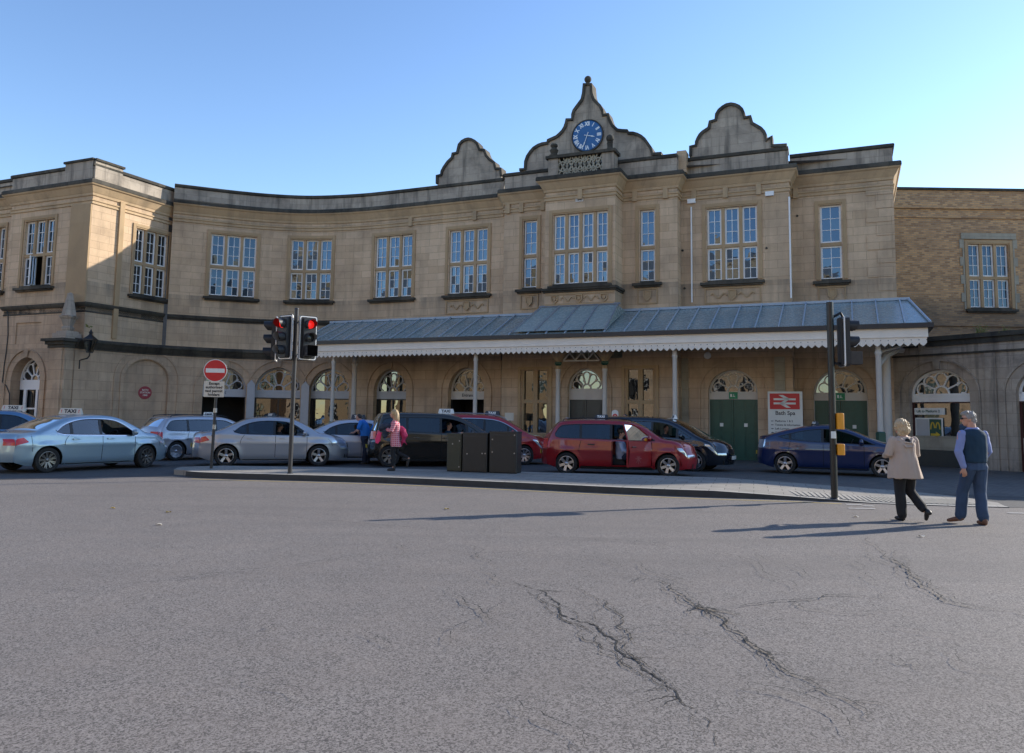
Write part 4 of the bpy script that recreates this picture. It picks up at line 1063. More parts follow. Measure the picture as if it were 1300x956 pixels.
# hip at the right hand end
e0 = PM_.at(sct + .45, -.15, ZB - .1)
g.face([cp(sc1 - .02, 1), PM_.at(sc1 - .02, -.5, ZF), PM_.at(sct, -.5, ZB), cp(sct, 0)])
g.face([cp(sc0, 0), PM_.at(sc0, -2.2, ZB), PM_.at(sct, -2.2, ZB), cp(sct, 0)][::-1])
g.build('glass_roof', MAT['canopy_glass'], CN, True)
b = MB()
sbm0 = sB0 - .6; sbm1 = sB1 + .1
n = 0; s_ = sc0 + .3; W = .82
while s_ < sc1 - .3:
    t0 = 0.0; top = s_
    if s_ > sct: top = sct
    p, q_ = cp(s_, 1, .03), cp(top, 0, .03)
    dd = Vector((DV.x, DV.y, 0)) * .022
    b.hexa([p - dd, p + dd, q_ + dd, q_ - dd] + [x + Vector((0, 0, .055)) for x in (p - dd, p + dd, q_ + dd, q_ - dd)])
    s_ += W; n += 1
for t in (.0,):
    p0, p1 = cp(sc0, t, .0), cp(sct + .05, t, .0); nn = Vector((NV.x, NV.y, 0)) * .05
    b.hexa([p0 + nn, p1 + nn, p1 - nn, p0 - nn] + [x + Vector((0, 0, .1)) for x in (p0 + nn, p1 + nn, p1 - nn, p0 - nn)])
b.tube([cp(sct, 0, .05), cp(sc1 - .03, 1, .05)], .045, 6)
b.build('glazing_bars', plain('glazing_bar_paint', (.34, .40, .46), .45, var=.1), CN, True)
# raised lean-to under the bay
r = MB(); a, c = sB0 - .12, sB1 + .12
def bp(s, t): return PM_.at(s, QB + (QF - QB) * t * .9, 6.33 + (ZF + .18 - 6.33) * t)
r.face([bp(a - .75, 1), bp(c - .1, 1), bp(c, 0), bp(a, 0)])
r.face([bp(a - .75, 1), bp(a, 0), cp(a, 0)]); r.face([bp(c - .1, 1), cp(c, 0), bp(c, 0)])
ro = r.build('bay_lean_to', MAT['canopy_glass'], CN, True)
r = MB()
for k in range(5):
    x = a + (c - a) * k / 4; x2 = a - .75 + (c - .1 - a + .75) * k / 4; p, q_ = bp(x2, 1), bp(x, 0); dd = Vector((DV.x, DV.y, 0)) * .022
    r.hexa([p - dd, p + dd, q_ + dd, q_ - dd] + [y + Vector((0, 0, .07)) for y in (p - dd, p + dd, q_ + dd, q_ - dd)])
r.tube([bp(a - .1, 0) + Vector((0, 0, .03)), bp(c + .1, 0) + Vector((0, 0, .03))], .05, 6)
r.build('lean_to_bars', MAT['lead'], ro, True)
g = MB(); pbox(g, PM_, sc0, sc1 + .05, QF, QF + .16, ZF - .14, ZF + .02); pbox(g, PM_, sc1 - .08, sc1 + .06, -.5, QF - .001, ZF - .14, ZF + .02); g.build('gutter', MAT['gutter_black'], CN, True)
v = MB(); zb = ZF - .145
pbox(v, PM_, sc0 + .05, sc1 - .12, QF - .02, QF + .04, ZF - .42, zb)
pbox(v, PM_, sc1 - .2, sc1 - .12, -.5, QF - .021, ZF - .42, zb)
pbox(v, PM_, sc0 + .05, sc1 - .12, QF - .03, QF + .06, ZF - .46, ZF - .421)
v.build('fascia', MAT['valance_paint'], CN, True)
v = MB(); h = MB(); tw = .235; n = int((sc1 - .2 - sc0) / tw)
fn = lambda s_, z_, q_: PM_.at(s_, q_, z_)
for k in range(n):
    a = sc0 + .05 + k * tw; z1, z0 = ZF - .46, ZF - .76
    v.prism([(a, z1), (a, z0 + .11), (a + tw * .22, z0 + .05), (a + tw * .5, z0), (a + tw * .78, z0 + .05), (a + tw, z0 + .11), (a + tw, z1)], fn, QF - .005, QF + .02, side=False)
    h.lathe([(.016, 0), (.016, .004), (0, .005)], PM_.at(a + tw * .97, QF + .02, z1 - .09), 6, axis=N3)
fe = lambda a_, z_, q_: PM_.at(sc1 - .2 + q_, a_, z_)
for k in range(11):
    a = -.5 + k * tw
    if a + tw > QF: break
    v.prism([(a, z1), (a, z0 + .11), (a + tw * .5, z0), (a + tw, z0 + .11), (a + tw, z1)], fe, 0.0, .03, side=False)
v.build('scalloped_valance', MAT['valance_paint'], CN, True); h.build('valance_holes', MAT['gap'], CN, True)
# underside framing
u = MB()
for k in range(14):
    s_ = sc0 + 1 + (sc1 - sc0 - 1.5) * k / 13
    p0, p1 = PM_.at(s_, -.3, 5.0), PM_.at(s_, QF - .05, ZF - .35); u.tube([p0, p1], .035, 6)
u.tube([PM_.at(sc0, 1.1, 5.0), PM_.at(sct, 1.1, 5.0)], .05, 6)
u.build('roof_framing', MAT['valance_paint'], CN, True)
def column(u_, v_, q, r=.09, base=True):
    s_ = hs(PM_, u_, v_, q); p = PM_.at(s_, q, 0)
    f = MB(); f.lathe([(r * 1.25, 0), (r * 1.25, .9), (r * 1.05, .95), (r, 1.05), (r * .95, 3.95), (r * 1.2, 4.0), (r * 1.2, 4.06), (r * .95, 4.1), (r * .9, 4.9)], p, 14)
    c = f.build('column', MAT['cream_paint'], CN, True)
    if base:
        f = MB(); f.lathe([(r * 1.7, .85), (r * 1.7, 1.25), (r * 1.35, 1.3)], p, 4, smooth=False); f.lathe([(r * 1.9, .86), (r * 1.9, .93)], p, 4, smooth=False); f.build('column_base', MAT['green_paint'], c, True)
    return s_
column(422.5, 490, 2.4); column(449.5, 490, .9, .12, False); column(603.5, 490, 2.4); column(856.8, 490, 2.4); sr = column(1116.5, 500, 2.4, .1)
# bracket at the right hand column
f = MB(); P0 = PM_.at(sr, 2.4, 4.2)
f.tube([PM_.at(sr, 2.2, 3.6), PM_.at(sr + .3, 1.5, 4.0), PM_.at(sr + .7, .6, 4.25), PM_.at(sr + .9, -.2, 4.3)], .09, 8)
f.tube([PM_.at(sr + .1, 1.8, 4.1), PM_.at(sr + .9, 1.0, 4.4), PM_.at(sr + 1.5, .3, 4.5)], .05, 8); f.build('curved_bracket', MAT['cream_paint'], CN, True)
f = MB(); s2 = hs(PM_, 1126, 500, .3); f.tube([PM_.at(s2, .3, 0), PM_.at(s2, .3, 4.6)], .15, 12); f.build('column', MAT['cream_paint'], CN, True)
# decorated pair of columns flanking the centre door, with lattice girder
ss = []
for u_ in (708.3, 767.7):
    s_ = hs(PM_, u_, 500, .95); ss.append(s_); p = PM_.at(s_, .95, 0)
    f = MB(); f.lathe([(.13, 0), (.13, 1.0), (.1, 1.06), (.095, 3.55), (.12, 3.6), (.12, 3.68)], p, 14); c = f.build('ornate_column', MAT['cream_paint'], CN, True)
    f = MB(); f.lathe([(.17, .9), (.17, 1.28), (.13, 1.33)], p, 4, smooth=False); f.lathe([(.12, 3.82), (.2, 3.9), (.2, 3.97), (.14, 4.0)], p, 4, smooth=False); f.build('green_bands', MAT['green_paint'], c, True)
    f = MB(); f.lathe([(.13, 3.99), (.15, 4.05), (.24, 4.15), (.36, 4.3), (.4, 4.36), (.4, 4.42), (.2, 4.45)], p, 12); f.lathe([(.11, 3.68), (.13, 3.72), (.11, 3.82)], p, 12); f.build('capital', MAT['cornice'], c, True)
f = MB(); a, b_ = ss[0] + .25, ss[1] - .25; q_ = .95
pbox(f, PM_, a, b_, q_ - .05, q_ + .05, 4.0, 4.05); pbox(f, PM_, a, b_, q_ - .05, q_ + .05, 4.36, 4.42)
for k in range(3):
    x = a + (b_ - a) * k / 3; y = a + (b_ - a) * (k + 1) / 3; m = (x + y) / 2
    ribbon(f, PM_, [(x, 4.05), (m, 4.36)], .05, q_ - .03, q_ + .03); ribbon(f, PM_, [(m, 4.36), (y, 4.05)], .05, q_ - .03, q_ + .03)
f.build('lattice_girder', MAT['cream_paint'], CN, True)
# ------------------------------------------------------------------ ground
def flat(mb, pts, z, m=0):
    mb.face([(p[0], p[1], z) for p in pts], m)
kerb = [(-8.1, 19.9), (-7.6, 19.62), (-6.6, 19.4), (-4.7, 19.15), (-2.73, 18.85), (0, 17.95), (2.55, 17.0), (4.2, 16.55), (5.64, 16.28), (6.5, 16.0), (7.4, 15.68), (8.5, 15.45), (9.6, 15.35)]
KP = Path(catmull(kerb, 4))
r = MB()
nx, ny = 60, 60
flat(r, [(-400, -400), (400, -400), (400, 400), (-400, 400)], 0.0)
# cracks in the asphalt, drawn where they run across the road
def frac(a, b, amp, depth=5):
    if depth == 0: return [a]
    m = (a + b) / 2; d = b - a
    m = m + Vector((-d.y, d.x)) * random.uniform(-amp, amp)
    return frac(a, m, amp, depth - 1) + frac(m, b, amp, depth - 1)
ct = [0]
def crack(px, w=.022, amp=.16, branches=4, z=.003):
    P = [Vector(gpt(u, v)[:2]) for u, v in px]; pts = []
    for a, b in zip(P, P[1:]): pts += frac(a, b, amp, 4 if (b - a).length < 1.2 else 5)
    pts.append(P[-1]); n = len(pts)
    L, R = [], []; w = w * .66
    for i, p in enumerate(pts):
        t = (pts[min(i + 1, n - 1)] - pts[max(i - 1, 0)]);
        if t.length < 1e-6: t = Vector((1, 0))
        t.normalize()
        f = min(1, 3 * min(i, n - 1 - i) / n + .12); ww = w * f * random.uniform(.35, 1.5)
        nn = Vector((-t.y, t.x)) * ww; L.append(p + nn * random.uniform(.5, 1)); R.append(p - nn * random.uniform(.5, 1))
    ct[0] += 1; zz = z + .0002 * ct[0]
    for i in range(n - 1):
        if random.random() < .12: continue
        q = [R[i], R[i + 1], L[i + 1], L[i]]
        r.face([(a.x, a.y, zz) for a in q], 1)
    if branches:
        for _ in range((branches + 1) // 2):
            i = random.randrange(1, n - 1); t = (pts[min(i + 1, n - 1)] - pts[i - 1]).normalized(); an = random.choice((-1, 1)) * random.uniform(.4, 1.2)
            d = Vector((t.x * math.cos(an) - t.y * math.sin(an), t.x * math.sin(an) + t.y * math.cos(an))) * random.uniform(.10, .38)
            q = frac(pts[i], pts[i] + d, .2, 3) + [pts[i] + d]
            ct[0] += 1; zz2 = z + .0002 * ct[0]
            for k in range(len(q) - 1):
                e = q[k + 1] - q[k]; 
                if e.length < 1e-5: continue
                e.normalize(); nn = Vector((-e.y, e.x)) * w * .4 * (1 - k / len(q))
                r.face([((q[k] - nn).x, (q[k] - nn).y, zz2), ((q[k + 1] - nn * .8).x, (q[k + 1] - nn * .8).y, zz2), ((q[k + 1] + nn * .8).x, (q[k + 1] + nn * .8).y, zz2), ((q[k] + nn).x, (q[k] + nn).y, zz2)], 1)
    return pts
def crack3(px, w, amp, br):
    crack(px, w, amp, br)
    for k in range(2):
        o = random.uniform(5, 12) * (1 if k % 2 else -1); crack([(u + o + random.uniform(-3, 3), v + random.uniform(-3, 3)) for u, v in px[(k % 3):len(px) - (k % 2)]], w * .38, amp * .9, br // 3)
crack3([(650, 737), (672, 746), (700, 760), (725, 785), (760, 800), (790, 830), (815, 848), (845, 866), (880, 900), (905, 950)], .018, .14, 16)
crack([(664, 742), (690, 765), (712, 785), (745, 797), (770, 800)], .010, .15, 8)
crack3([(733, 741), (745, 755), (775, 775), (783, 795), (800, 815), (822, 850), (850, 880)], .011, .18, 10)
crack([(712, 785), (740, 812), (762, 830), (800, 850), (836, 866)], .009, .2, 8)
crack3([(725, 726), (780, 732), (835, 737), (850, 742), (868, 757), (885, 772), (902, 777), (918, 785), (935, 803), (955, 820), (985, 842), (1000, 855), (1030, 866), (1060, 885), (1110, 900)], .019, .13, 22)
crack([(885, 768), (900, 774), (915, 778)], .035, .3, 10)
crack([(918, 776), (940, 772), (965, 768), (1000, 764), (1045, 758), (1075, 757), (1110, 760), (1140, 762)], .012, .14, 10)
crack([(1000, 764), (1020, 774), (1060, 780)], .010, .2, 3)
crack3([(1095, 680), (1115, 695), (1145, 718), (1165, 738), (1190, 755), (1215, 768), (1250, 774), (1300, 779)], .016, .13, 12)
crack([(1110, 690), (1135, 708), (1150, 725), (1180, 745), (1210, 766)], .008, .18, 5)
crack([(1190, 763), (1230, 770), (1262, 772)], .008, .18, 3)
crack([(590, 640 + 50), (615, 700), (640, 725)], .008, .2, 3)
crack([(562, 742), (590, 767), (612, 780), (625, 795)], .010, .14, 4)
crack([(600, 720), (625, 740), (650, 745)], .007, .2, 3)
crack([(0, 641), (100, 643), (200, 650), (300, 652), (400, 661), (480, 668), (560, 675), (700, 680)], .010, .05, 6)
crack([(690, 684), (770, 686), (810, 690), (870, 694)], .012, .06, 6)
crack([(505, 690), (520, 698), (520, 705)], .008, .2, 2)
crack([(1150, 674), (1200, 676), (1260, 680), (1300, 684)], .010, .06, 4)
crack([(1180, 696), (1240, 697), (1300, 703)], .009, .07, 3)
crack([(800, 712), (830, 730), (850, 735), (880, 760)], .008, .2, 3)
crack([(455, 800), (480, 815), (520, 822)], .006, .2, 3)
crack([(330, 805), (345, 797), (360, 798)], .006, .25, 2)
crack([(1060, 780), (1120, 778), (1200, 785)], .006, .12, 3)
crack([(1110, 835), (1150, 845), (1165, 842), (1170, 850)], .007, .3, 4)
crack([(0, 760), (120, 748), (240, 736), (340, 724), (430, 712), (470, 700)], .008, .05, 3)
crack([(940, 700), (1010, 722), (1060, 742)], .006, .15, 3)
crack([(700, 700), (760, 712), (800, 726)], .006, .15, 3)
crack([(1120, 800), (1180, 806), (1230, 820)], .006, .2, 3)
crack([(160, 690), (200, 700), (250, 698)], .005, .2, 2)
crack([(240, 880), (330, 868), (420, 900)], .005, .15, 3)
crack([(640, 890), (700, 920), (760, 950)], .007, .15, 4)
crack([(540, 700), (600, 706), (660, 703), (730, 714)], .006, .08, 3)
crack([(820, 690), (900, 702), (960, 716), (1010, 745), (1030, 758)], .006, .12, 4)
crack([(930, 870), (990, 880), (1060, 905), (1090, 940)], .008, .14, 6)
crack([(760, 800), (800, 806), (850, 800), (890, 806), (950, 815)], .006, .12, 4)
crack([(640, 760), (600, 790), (580, 830)], .006, .15, 4)
crack([(1040, 700), (1075, 712), (1100, 735), (1150, 752)], .006, .14, 4)
crack([(1180, 820), (1230, 850), (1290, 862)], .007, .14, 4)
road = r.build('road', [MAT['asphalt'], MAT['crack']], None); tag(road, kind='structure')
tag(road, 'worn grey brown asphalt road surface with dark branching cracks')
# forecourt lane behind the island: one sheet 4 mm above the road
f = MB()
back = [(14.5, 31.2), (16.2, 28.0), (19.5, 22.4), (22, 19)]
fc = [KP.at(KP.L[-1] * k / 40, 0)[:2] for k in range(41)]
pl = [(-60, 22.3), (-22, 20.2), (-11.5, 18.2), (-9.6, 19.6)] + [tuple(p) for p in fc[2:]] + [(13, 16.2), (30, 17.2)] + [(30, 33), (14, 34), (0, 42), (-19, 42), (-60, 45)]
tri = tessellate_polygon([[Vector((a, b, 0)) for a, b in pl]])
for t in tri:
    q = [pl[i] for i in t]
    ar = (q[1][0] - q[0][0]) * (q[2][1] - q[0][1]) - (q[2][0] - q[0][0]) * (q[1][1] - q[0][1])
    if ar < 0: q = q[::-1]
    flat(f, q, .005)
fo = f.build('forecourt', MAT['lane'], None); tag(fo, 'darker asphalt taxi lane in front of the station', kind='structure')
# setts in front of the right hand part
f = MB(); flat(f, [(4.5, 21.3), (9.9, 17.9), (14, 17.0), (26, 17.3), (26, 25), (17.5, 26.8), (14.8, 30.8), (3.5, 35.5), (1, 30), (3.2, 24)], .011); so = f.build('setts_paving', MAT['setts'], None); tag(so, 'small dark stone setts paving the forecourt', kind='structure')
# island: kerb stones + slabs
bk = [(-8.6, 20.4), (-8.9, 21.4), (-8.0, 22.2), (-4, 22.15), (0, 21.6), (4, 20.8), (7, 19.9), (9.2, 18.8), (9.8, 17.5), (9.9, 16.2)]
def zk(s): # kerb height falls to flush at the crossing
    t = s / KP.L[-1]; return .12 * (1 - max(0, min(1, (t - .70) / .16))) + .016
NS = 60; S = [KP.L[-1] * k / NS for k in range(NS + 1)]
f = MB()
for a, b in zip(S, S[1:]):
    za, zb = zk(a), zk(b)
    A0, B0_ = KP.at(a, 0, 0), KP.at(b, 0, 0); A1, B1 = KP.at(a, -.012, za), KP.at(b, -.012, zb); A2, B2 = KP.at(a, -.16, za + .003), KP.at(b, -.16, zb + .003); A3, B3 = KP.at(a, -.16, 0), KP.at(b, -.16, 0)
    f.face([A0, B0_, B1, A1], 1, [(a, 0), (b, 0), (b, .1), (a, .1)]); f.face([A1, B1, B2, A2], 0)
    f.face([A3, B3, B0_, A0], 0)
ko = f.build('kerb', [MAT['kerb'], plain('kerb_face_dark', (.05, .048, .045), .85, var=.4, scale=4)], None); tag(ko, 'pale granite kerb stones edging the island', kind='structure')  # front face much darker than the stone tops
f = MB(); inner = [KP.at(s, -.16) for s in S]; bp_ = Path(bk)
B_ = [bp_.at(bp_.L[-1] * k / NS) for k in range(NS + 1)]
for i in range(NS):
    a, b, c, d = inner[i], inner[i + 1], B_[i + 1], B_[i]; za, zb = zk(S[i]), zk(S[i + 1])
    f.face([(a.x, a.y, za), (b.x, b.y, zb), (c.x, c.y, zb), (d.x, d.y, za)], 0)
    f.face([(d.x, d.y, za), (c.x, c.y, zb), (c.x, c.y, 0), (d.x, d.y, 0)], 0)
f.face([(inner[0].x, inner[0].y, zk(0)), (B_[0].x, B_[0].y, zk(0)), (B_[0].x, B_[0].y, 0), (inner[0].x, inner[0].y, 0)])
io = f.build('island_pavement', MAT['slabs'], None); tag(io, 'slab paved traffic island between road and taxi lane', kind='structure')
# tactile blister / ribbed strip at the crossing
f = MB(); a0, a1 = KP.L[-1] * .79, KP.L[-1] * .985
n = 34
for k in range(n):
    s = a0 + (a1 - a0) * k / n; z = max(zk(s), zk(s + .1)) + .003
    p = [KP.at(s + .01, -.2, z), KP.at(s + .07, -.2, z), KP.at(s + .07 - .1, -1.35, z), KP.at(s + .01 - .1, -1.35, z)]
    f.hexa([Vector((x.x, x.y, z - .003)) for x in p] + [Vector((x.x, x.y, z + .012)) for x in p])
n_ = f.build('tactile_ribs', MAT['tactile'], None); tag(n_, 'ribbed pale tactile paving at the crossing point', kind='structure')
# painted edge line and worn marks
f = MB()
for a, b in zip(S[2:50], S[3:51]):
    f.face([KP.at(a, .42, .004), KP.at(b, .42, .004), KP.at(b, .33, .004), KP.at(a, .33, .004)])
yo = f.build('yellow_edge_line', MAT['yellow_line'], None); tag(yo, 'thin faded yellow line painted along the kerb', kind='structure')
f = MB()
for u, v, wd in ((1084, 641, .3), (1094, 646, .5), (1290, 652, .3), (350, 647, .0), (1103, 643, .2)):
    p = gpt(u, v); 
    if wd: f.face([(p.x - wd / 2, p.y - .06, .0095), (p.x + wd / 2, p.y - .05, .0095), (p.x + wd / 2, p.y + .05, .0095), (p.x - wd / 2, p.y + .04, .0095)])
wo = f.build('worn_road_marks', MAT['white_line'], None); tag(wo, 'worn white scraps of old crossing paint', kind='structure')
# small litter and leaves lying on the road
cnt = 0
for u, v, c in ((143, 646, 0), (202, 667, 1), (214, 651, 0), (1170, 862 - 180, 1), (567, 647, 0), (330, 607, 1), (1087, 657, 1)):
    p = gpt(u, v); f = MB(); a = random.uniform(0, 3)
    q = [Vector((.045 * math.cos(a + t), .03 * math.sin(a + t) , .012 + .012 * math.sin(t * 2))) for t in (0, 1.1, 2.2, 3.2, 4.2, 5.2)]
    f.face([x for x in q]); f.face([x + Vector((0, 0, .004)) for x in q])
    o = f.build('fallen_leaf', MAT['yellow_line'] if c == 0 else MAT['sign_cream'], None, loc=None); o.location = (p.x, p.y, .004)
    tag(o, 'tiny dry leaf lying on the asphalt', 'leaf', 'dry leaves on the road')

# ------------------------------------------------------------------ houses across the street (seen in the glass)
def terrace(name, cx, cy, L, H, rz, matk, label):
    T = empty(name, (cx, cy, 0), label, 'building', rz=rz)
    w = MB(); ops = []; P = Path([(-L / 2, 0), (L / 2, 0)]); n = int(L / 3.2); nf = int(H / 3.6)
    for i in range(n):
        for k in range(nf):
            s = 1.6 + i * (L - 1) / n; ops.append(op_rect(s - .6, s + .6, 1.0 + k * 3.6, 2.9 + k * 3.6, .2))
    wall(w, P, 0, 0, L, 0, H, ops); w.box((0, 5.2, H / 2), (L, 10, H)); w.box((0, .1, H + .15), (L + .4, .8, .3))
    w.build('wall', matk, T); g = MB(); fr = MB()
    for o in ops:
        pbox(g, P, o['s0'], o['s1'], -.19, -.17, o['z0'], o['z1'])
        c = (o['s0'] + o['s1']) / 2; pbox(fr, P, c - .03, c + .03, -.17, -.13, o['z0'], o['z1'])
        for zz in (o['z0'], (o['z0'] + o['z1']) / 2, o['z1'] - .06): pbox(fr, P, o['s0'], o['s1'], -.17, -.12, zz, zz + .06)
    g.build('window_panes', MAT['pane'], T); fr.build('window_frames', MAT['white_paint'], T)
    r = MB(); z = H + .3
    r.face([(-L / 2, 0.3, z), (L / 2, .3, z), (L / 2, 5, z + 3.2), (-L / 2, 5, z + 3.2)]); r.face([(-L / 2, 10, z), (-L / 2, 5, z + 3.2), (L / 2, 5, z + 3.2), (L / 2, 10, z)])
    for sx in (-1, 1): r.face([(sx * L / 2, .3, z), (sx * L / 2, 5, z + 3.2), (sx * L / 2, 10, z)])
    r.build('roof', MAT['lead'], T)
    for k in range(3):
        c = MB(); c.box((-L / 2 + L * (k + .5) / 3, 5, z + 3.6), (1.6, .9, 2.4)); c.build('chimney', matk, T)
    return T
# each faces the station across the road behind the viewer (front = local -y)
rzT = math.atan2(DV.y, DV.x) + PI
terrace('town_house', -24, -16, 20, 18.2, rzT, MAT['stone'], 'pale stone terrace of town houses across the road behind the viewer')
terrace('hotel_building', -1, -26, 22, 15.5, rzT, MAT['stone_trim'], 'plain stone hotel block across the road behind the viewer')
terrace('office_building', 24, -33, 18, 18.2, rzT, MAT['grey_stone'], 'grey stone corner building across the road behind the viewer')
terrace('corner_house', -48, -4, 20, 16.0, rzT, MAT['stone_trim'], 'stone corner house across the road at far left behind the viewer')
terrace('street_house', -52, 24, 26, 11.5, rad(80), MAT['stone'], 'stone houses closing the street off to the left of the view')
# ------------------------------------------------------------------ vehicles
def interp(tab, x):
    if x <= tab[0][0]: return tab[0][1]
    for (a, b), (c, d) in zip(tab, tab[1:]):
        if x <= c: return b + (d - b) * (x - a) / max(c - a, 1e-9)
    return tab[-1][1]
def smooth_tab(tab, n=5):
    P = catmull([(a, b) for a, b in tab], n); return [(p.x, p.y) for p in P]
class Car:
    """side view given as tables in metres: x from the rear bumper (0) to the nose (L), z up"""
    def __init__(s, name, label, pmat, L, W, rear_axle, front_axle, rw, sil, belt, dlo_b, dlo_t, cab, zsill=.19, tumble=.36, group='taxis queuing in front of the station', cat='car', crease=.70, round_top=.09, nose=.32, tail=.22, plan=(.17, .12)):
        s.T = empty(name, (0, 0, 0), label, cat, group); s.pm = pmat
        s.L, s.W, s.ra, s.fa, s.rw = L, W, rear_axle, front_axle, rw
        s.sil = smooth_tab(sil); s.belt = smooth_tab(belt); s.db = smooth_tab(dlo_b, 4); s.dt = smooth_tab(dlo_t, 4); s.cab = cab
        s.zs, s.tm, s.cr, s.rt, s.nose, s.tail, s.plan = zsill, tumble, crease, round_top, nose, tail, plan
        s.x0, s.x1 = sil[0][0], sil[-1][0]
    def S(s, x): return interp(s.sil, x)
    def Bt(s, x): return min(interp(s.belt, x), s.S(x) - .012)
    def hw(s, x, z):
        w = s.W / 2
        a = max(0, (x - (s.L - 1.15)) / 1.15); b = max(0, (.95 - x) / .95)
        w *= 1 - s.plan[0] * a ** 2.4 - s.plan[1] * b ** 2.4
        b0 = interp(s.belt, x)
        if z < .36: w -= .06 * ((.36 - z) / .2) ** 2
        if z < s.cr: w -= .045 * (s.cr - z) / .5
        else: w -= .10 * max(0, min(z, b0) - s.cr)
        if s.cr - .02 < z < s.cr + .12: w += .008 * (1 - abs(z - s.cr - .03) / .1)
        for ax in (s.ra, s.fa):   # flared arches
            d = math.hypot(x - ax, z - s.rw); R = s.rw + .055
            if d < R + .12: w += .018 * max(0, 1 - (d - R) / .12) if d > R else .018
        if z > b0: w -= (z - b0) * s.tm
        t = s.S(x) - z
        r = s.rt if s.S(x) > b0 + .08 else s.rt * .9
        if t < r: w -= r * (1 - math.sqrt(max(0, 1 - ((r - t) / r) ** 2)))
        return max(w, .2)
    def xm(s, x, z, f):
        """plan rounding of nose and tail"""
        a = max(0, (x - (s.L - .9)) / .9); b = max(0, (.75 - x) / .75)
        x2 = x - s.nose * a ** 1.6 * abs(f) ** 2.6 + s.tail * b ** 1.6 * abs(f) ** 2.8
        za = (z - .5)
        x2 -= a ** 2 * (.16 * max(0, za) ** 1.2 * 1.6 + .10 * max(0, -za)) ; x2 += b ** 2 * (.10 * max(0, za) + .10 * max(0, -za))
        return x2
    def pt(s, x, z, side=-1, off=0.0):
        w = s.hw(x, z)
        return Vector((s.xm(x, z, 1) - s.ra, side * (w + off), z))
    def low(s, x):
        z = s.zs
        for ax in (s.ra, s.fa):
            R = s.rw + .05
            if abs(x - ax) < R: z = max(z, s.rw + math.sqrt(max(0, R * R - (x - ax) ** 2)))
        if x > s.L - .6: z += .04 * (x - s.L + .6) / .6
        if x < .5: z += .10 * (.5 - x) / .5
        return z
    def strip(s, mb, xs, lo, hi, n, m=0, off=0.0, sides=(-1, 1)):
        for sd in sides:
            rows = []
            for x in xs:
                a, b = lo(x), hi(x); rows.append([s.pt(x, a + (b - a) * (j / n), sd, off) for j in range(n + 1)])
            mb.grid(rows, m, True, False, flip=(sd > 0))
    def build(s, openw=(), skipdoor=None):
        L = s.L; N_ = 90
        xs = sorted(set([round(s.x0 + (s.x1 - s.x0) * k / N_, 4) for k in range(N_ + 1)] + [round(ax + sg * (s.rw + .05) * math.cos(PI * k / 14), 4) for ax in (s.ra, s.fa) for k in range(8) for sg in (-1, 1)]))
        b = MB()
        s.strip(b, xs, s.low, s.Bt, 14)
        cx = [x for x in xs if s.cab[0] <= x <= s.cab[1]]
        lo = lambda x: max(s.Bt(x), min(interp(s.db, x), s.S(x) - .01)) if s.db[0][0] <= x <= s.db[-1][0] else (s.Bt(x) + s.S(x)) / 2
        hi = lambda x: min(s.S(x) - .012, max(interp(s.dt, x), lo(x))) if s.db[0][0] <= x <= s.db[-1][0] else (s.Bt(x) + s.S(x)) / 2
        allx = xs
        s.strip(b, allx, s.Bt, lo, 2); s.strip(b, allx, hi, s.S, 6)
        # top skin
        nT = 12
        def top(x, z=None):
            z = s.S(x); w = s.hw(x, z)
            return [Vector((s.xm(x, z, 2 * j / nT - 1) - s.ra, (2 * j / nT - 1) * w, z + (.035 if s.S(x) > s.Bt(x) + .1 else .02) * (1 - (2 * j / nT - 1) ** 2))) for j in range(nT + 1)]
        ws = s.wsx  # windscreen (x at base, x at top), rear glass (x top, x base)
        def tm(i, j):
            x = (xs[i] + xs[i + 1]) / 2
            if 0 < j < nT - 1:
                if min(ws) < x < max(ws): return 1
                if s.rgx and min(s.rgx) < x < max(s.rgx): return 1
            return 0
        rows = [top(x) for x in xs]
        b.grid(rows, lambda i, j: tm(i, j), True, flip=False)
        # nose and tail caps
        for x, fl in ((s.x1, False), (s.x0, True)):
            rr = []
            for k in range(11):
                z = s.low(x) + (s.S(x) - s.low(x)) * k / 10; w = s.hw(x, z)
                rr.append([Vector((s.xm(x, z, 2 * j / nT - 1) - s.ra + (0 if 0 < j < nT else 0), (2 * j / nT - 1) * w, z + (.02 * (1 - (2 * j / nT - 1) ** 2) if k == 10 else 0))) for j in range(nT + 1)])
            b.grid(rr, 0, True, flip=fl)
        # underside
        b.box(((s.fa + s.ra) / 2 - s.ra, 0, s.zs + .06), (s.fa - s.ra - 2 * s.rw - .1, s.W - .12, .1), 2)
        b.box((s.L / 2 - s.ra, 0, s.zs + .16), (s.L - .5, s.W - .62, .16), 2)
        body = b.build('body', [s.pm, MAT['car_glass_clear'], MAT['gap']], s.T, angle=38); s.body = body
        # wheel housings
        h = MB()
        for ax in (s.ra, s.fa):
            for sd in (-1, 1):
                rows = []
                for yy in (s.W / 2 - .045, s.W / 2 - .33):
                    rows.append([Vector((ax - s.ra + (s.rw + .06) * math.cos(PI * k / 12), sd * yy, s.rw + (s.rw + .06) * math.sin(PI * k / 12))) for k in range(13)])
                h.grid(rows, 0, True)
                h.face([p for p in rows[1]] )
        h.build('wheel_housings', MAT['gap'], s.T)
        # glazing
        dx = [x for x in xs if s.db[0][0] < x < s.db[-1][0]]; dx = [s.db[0][0] + .005] + dx + [s.db[-1][0] - .005]
        edges = [dx[0]] + sorted(s.pillars) + [dx[-1]]
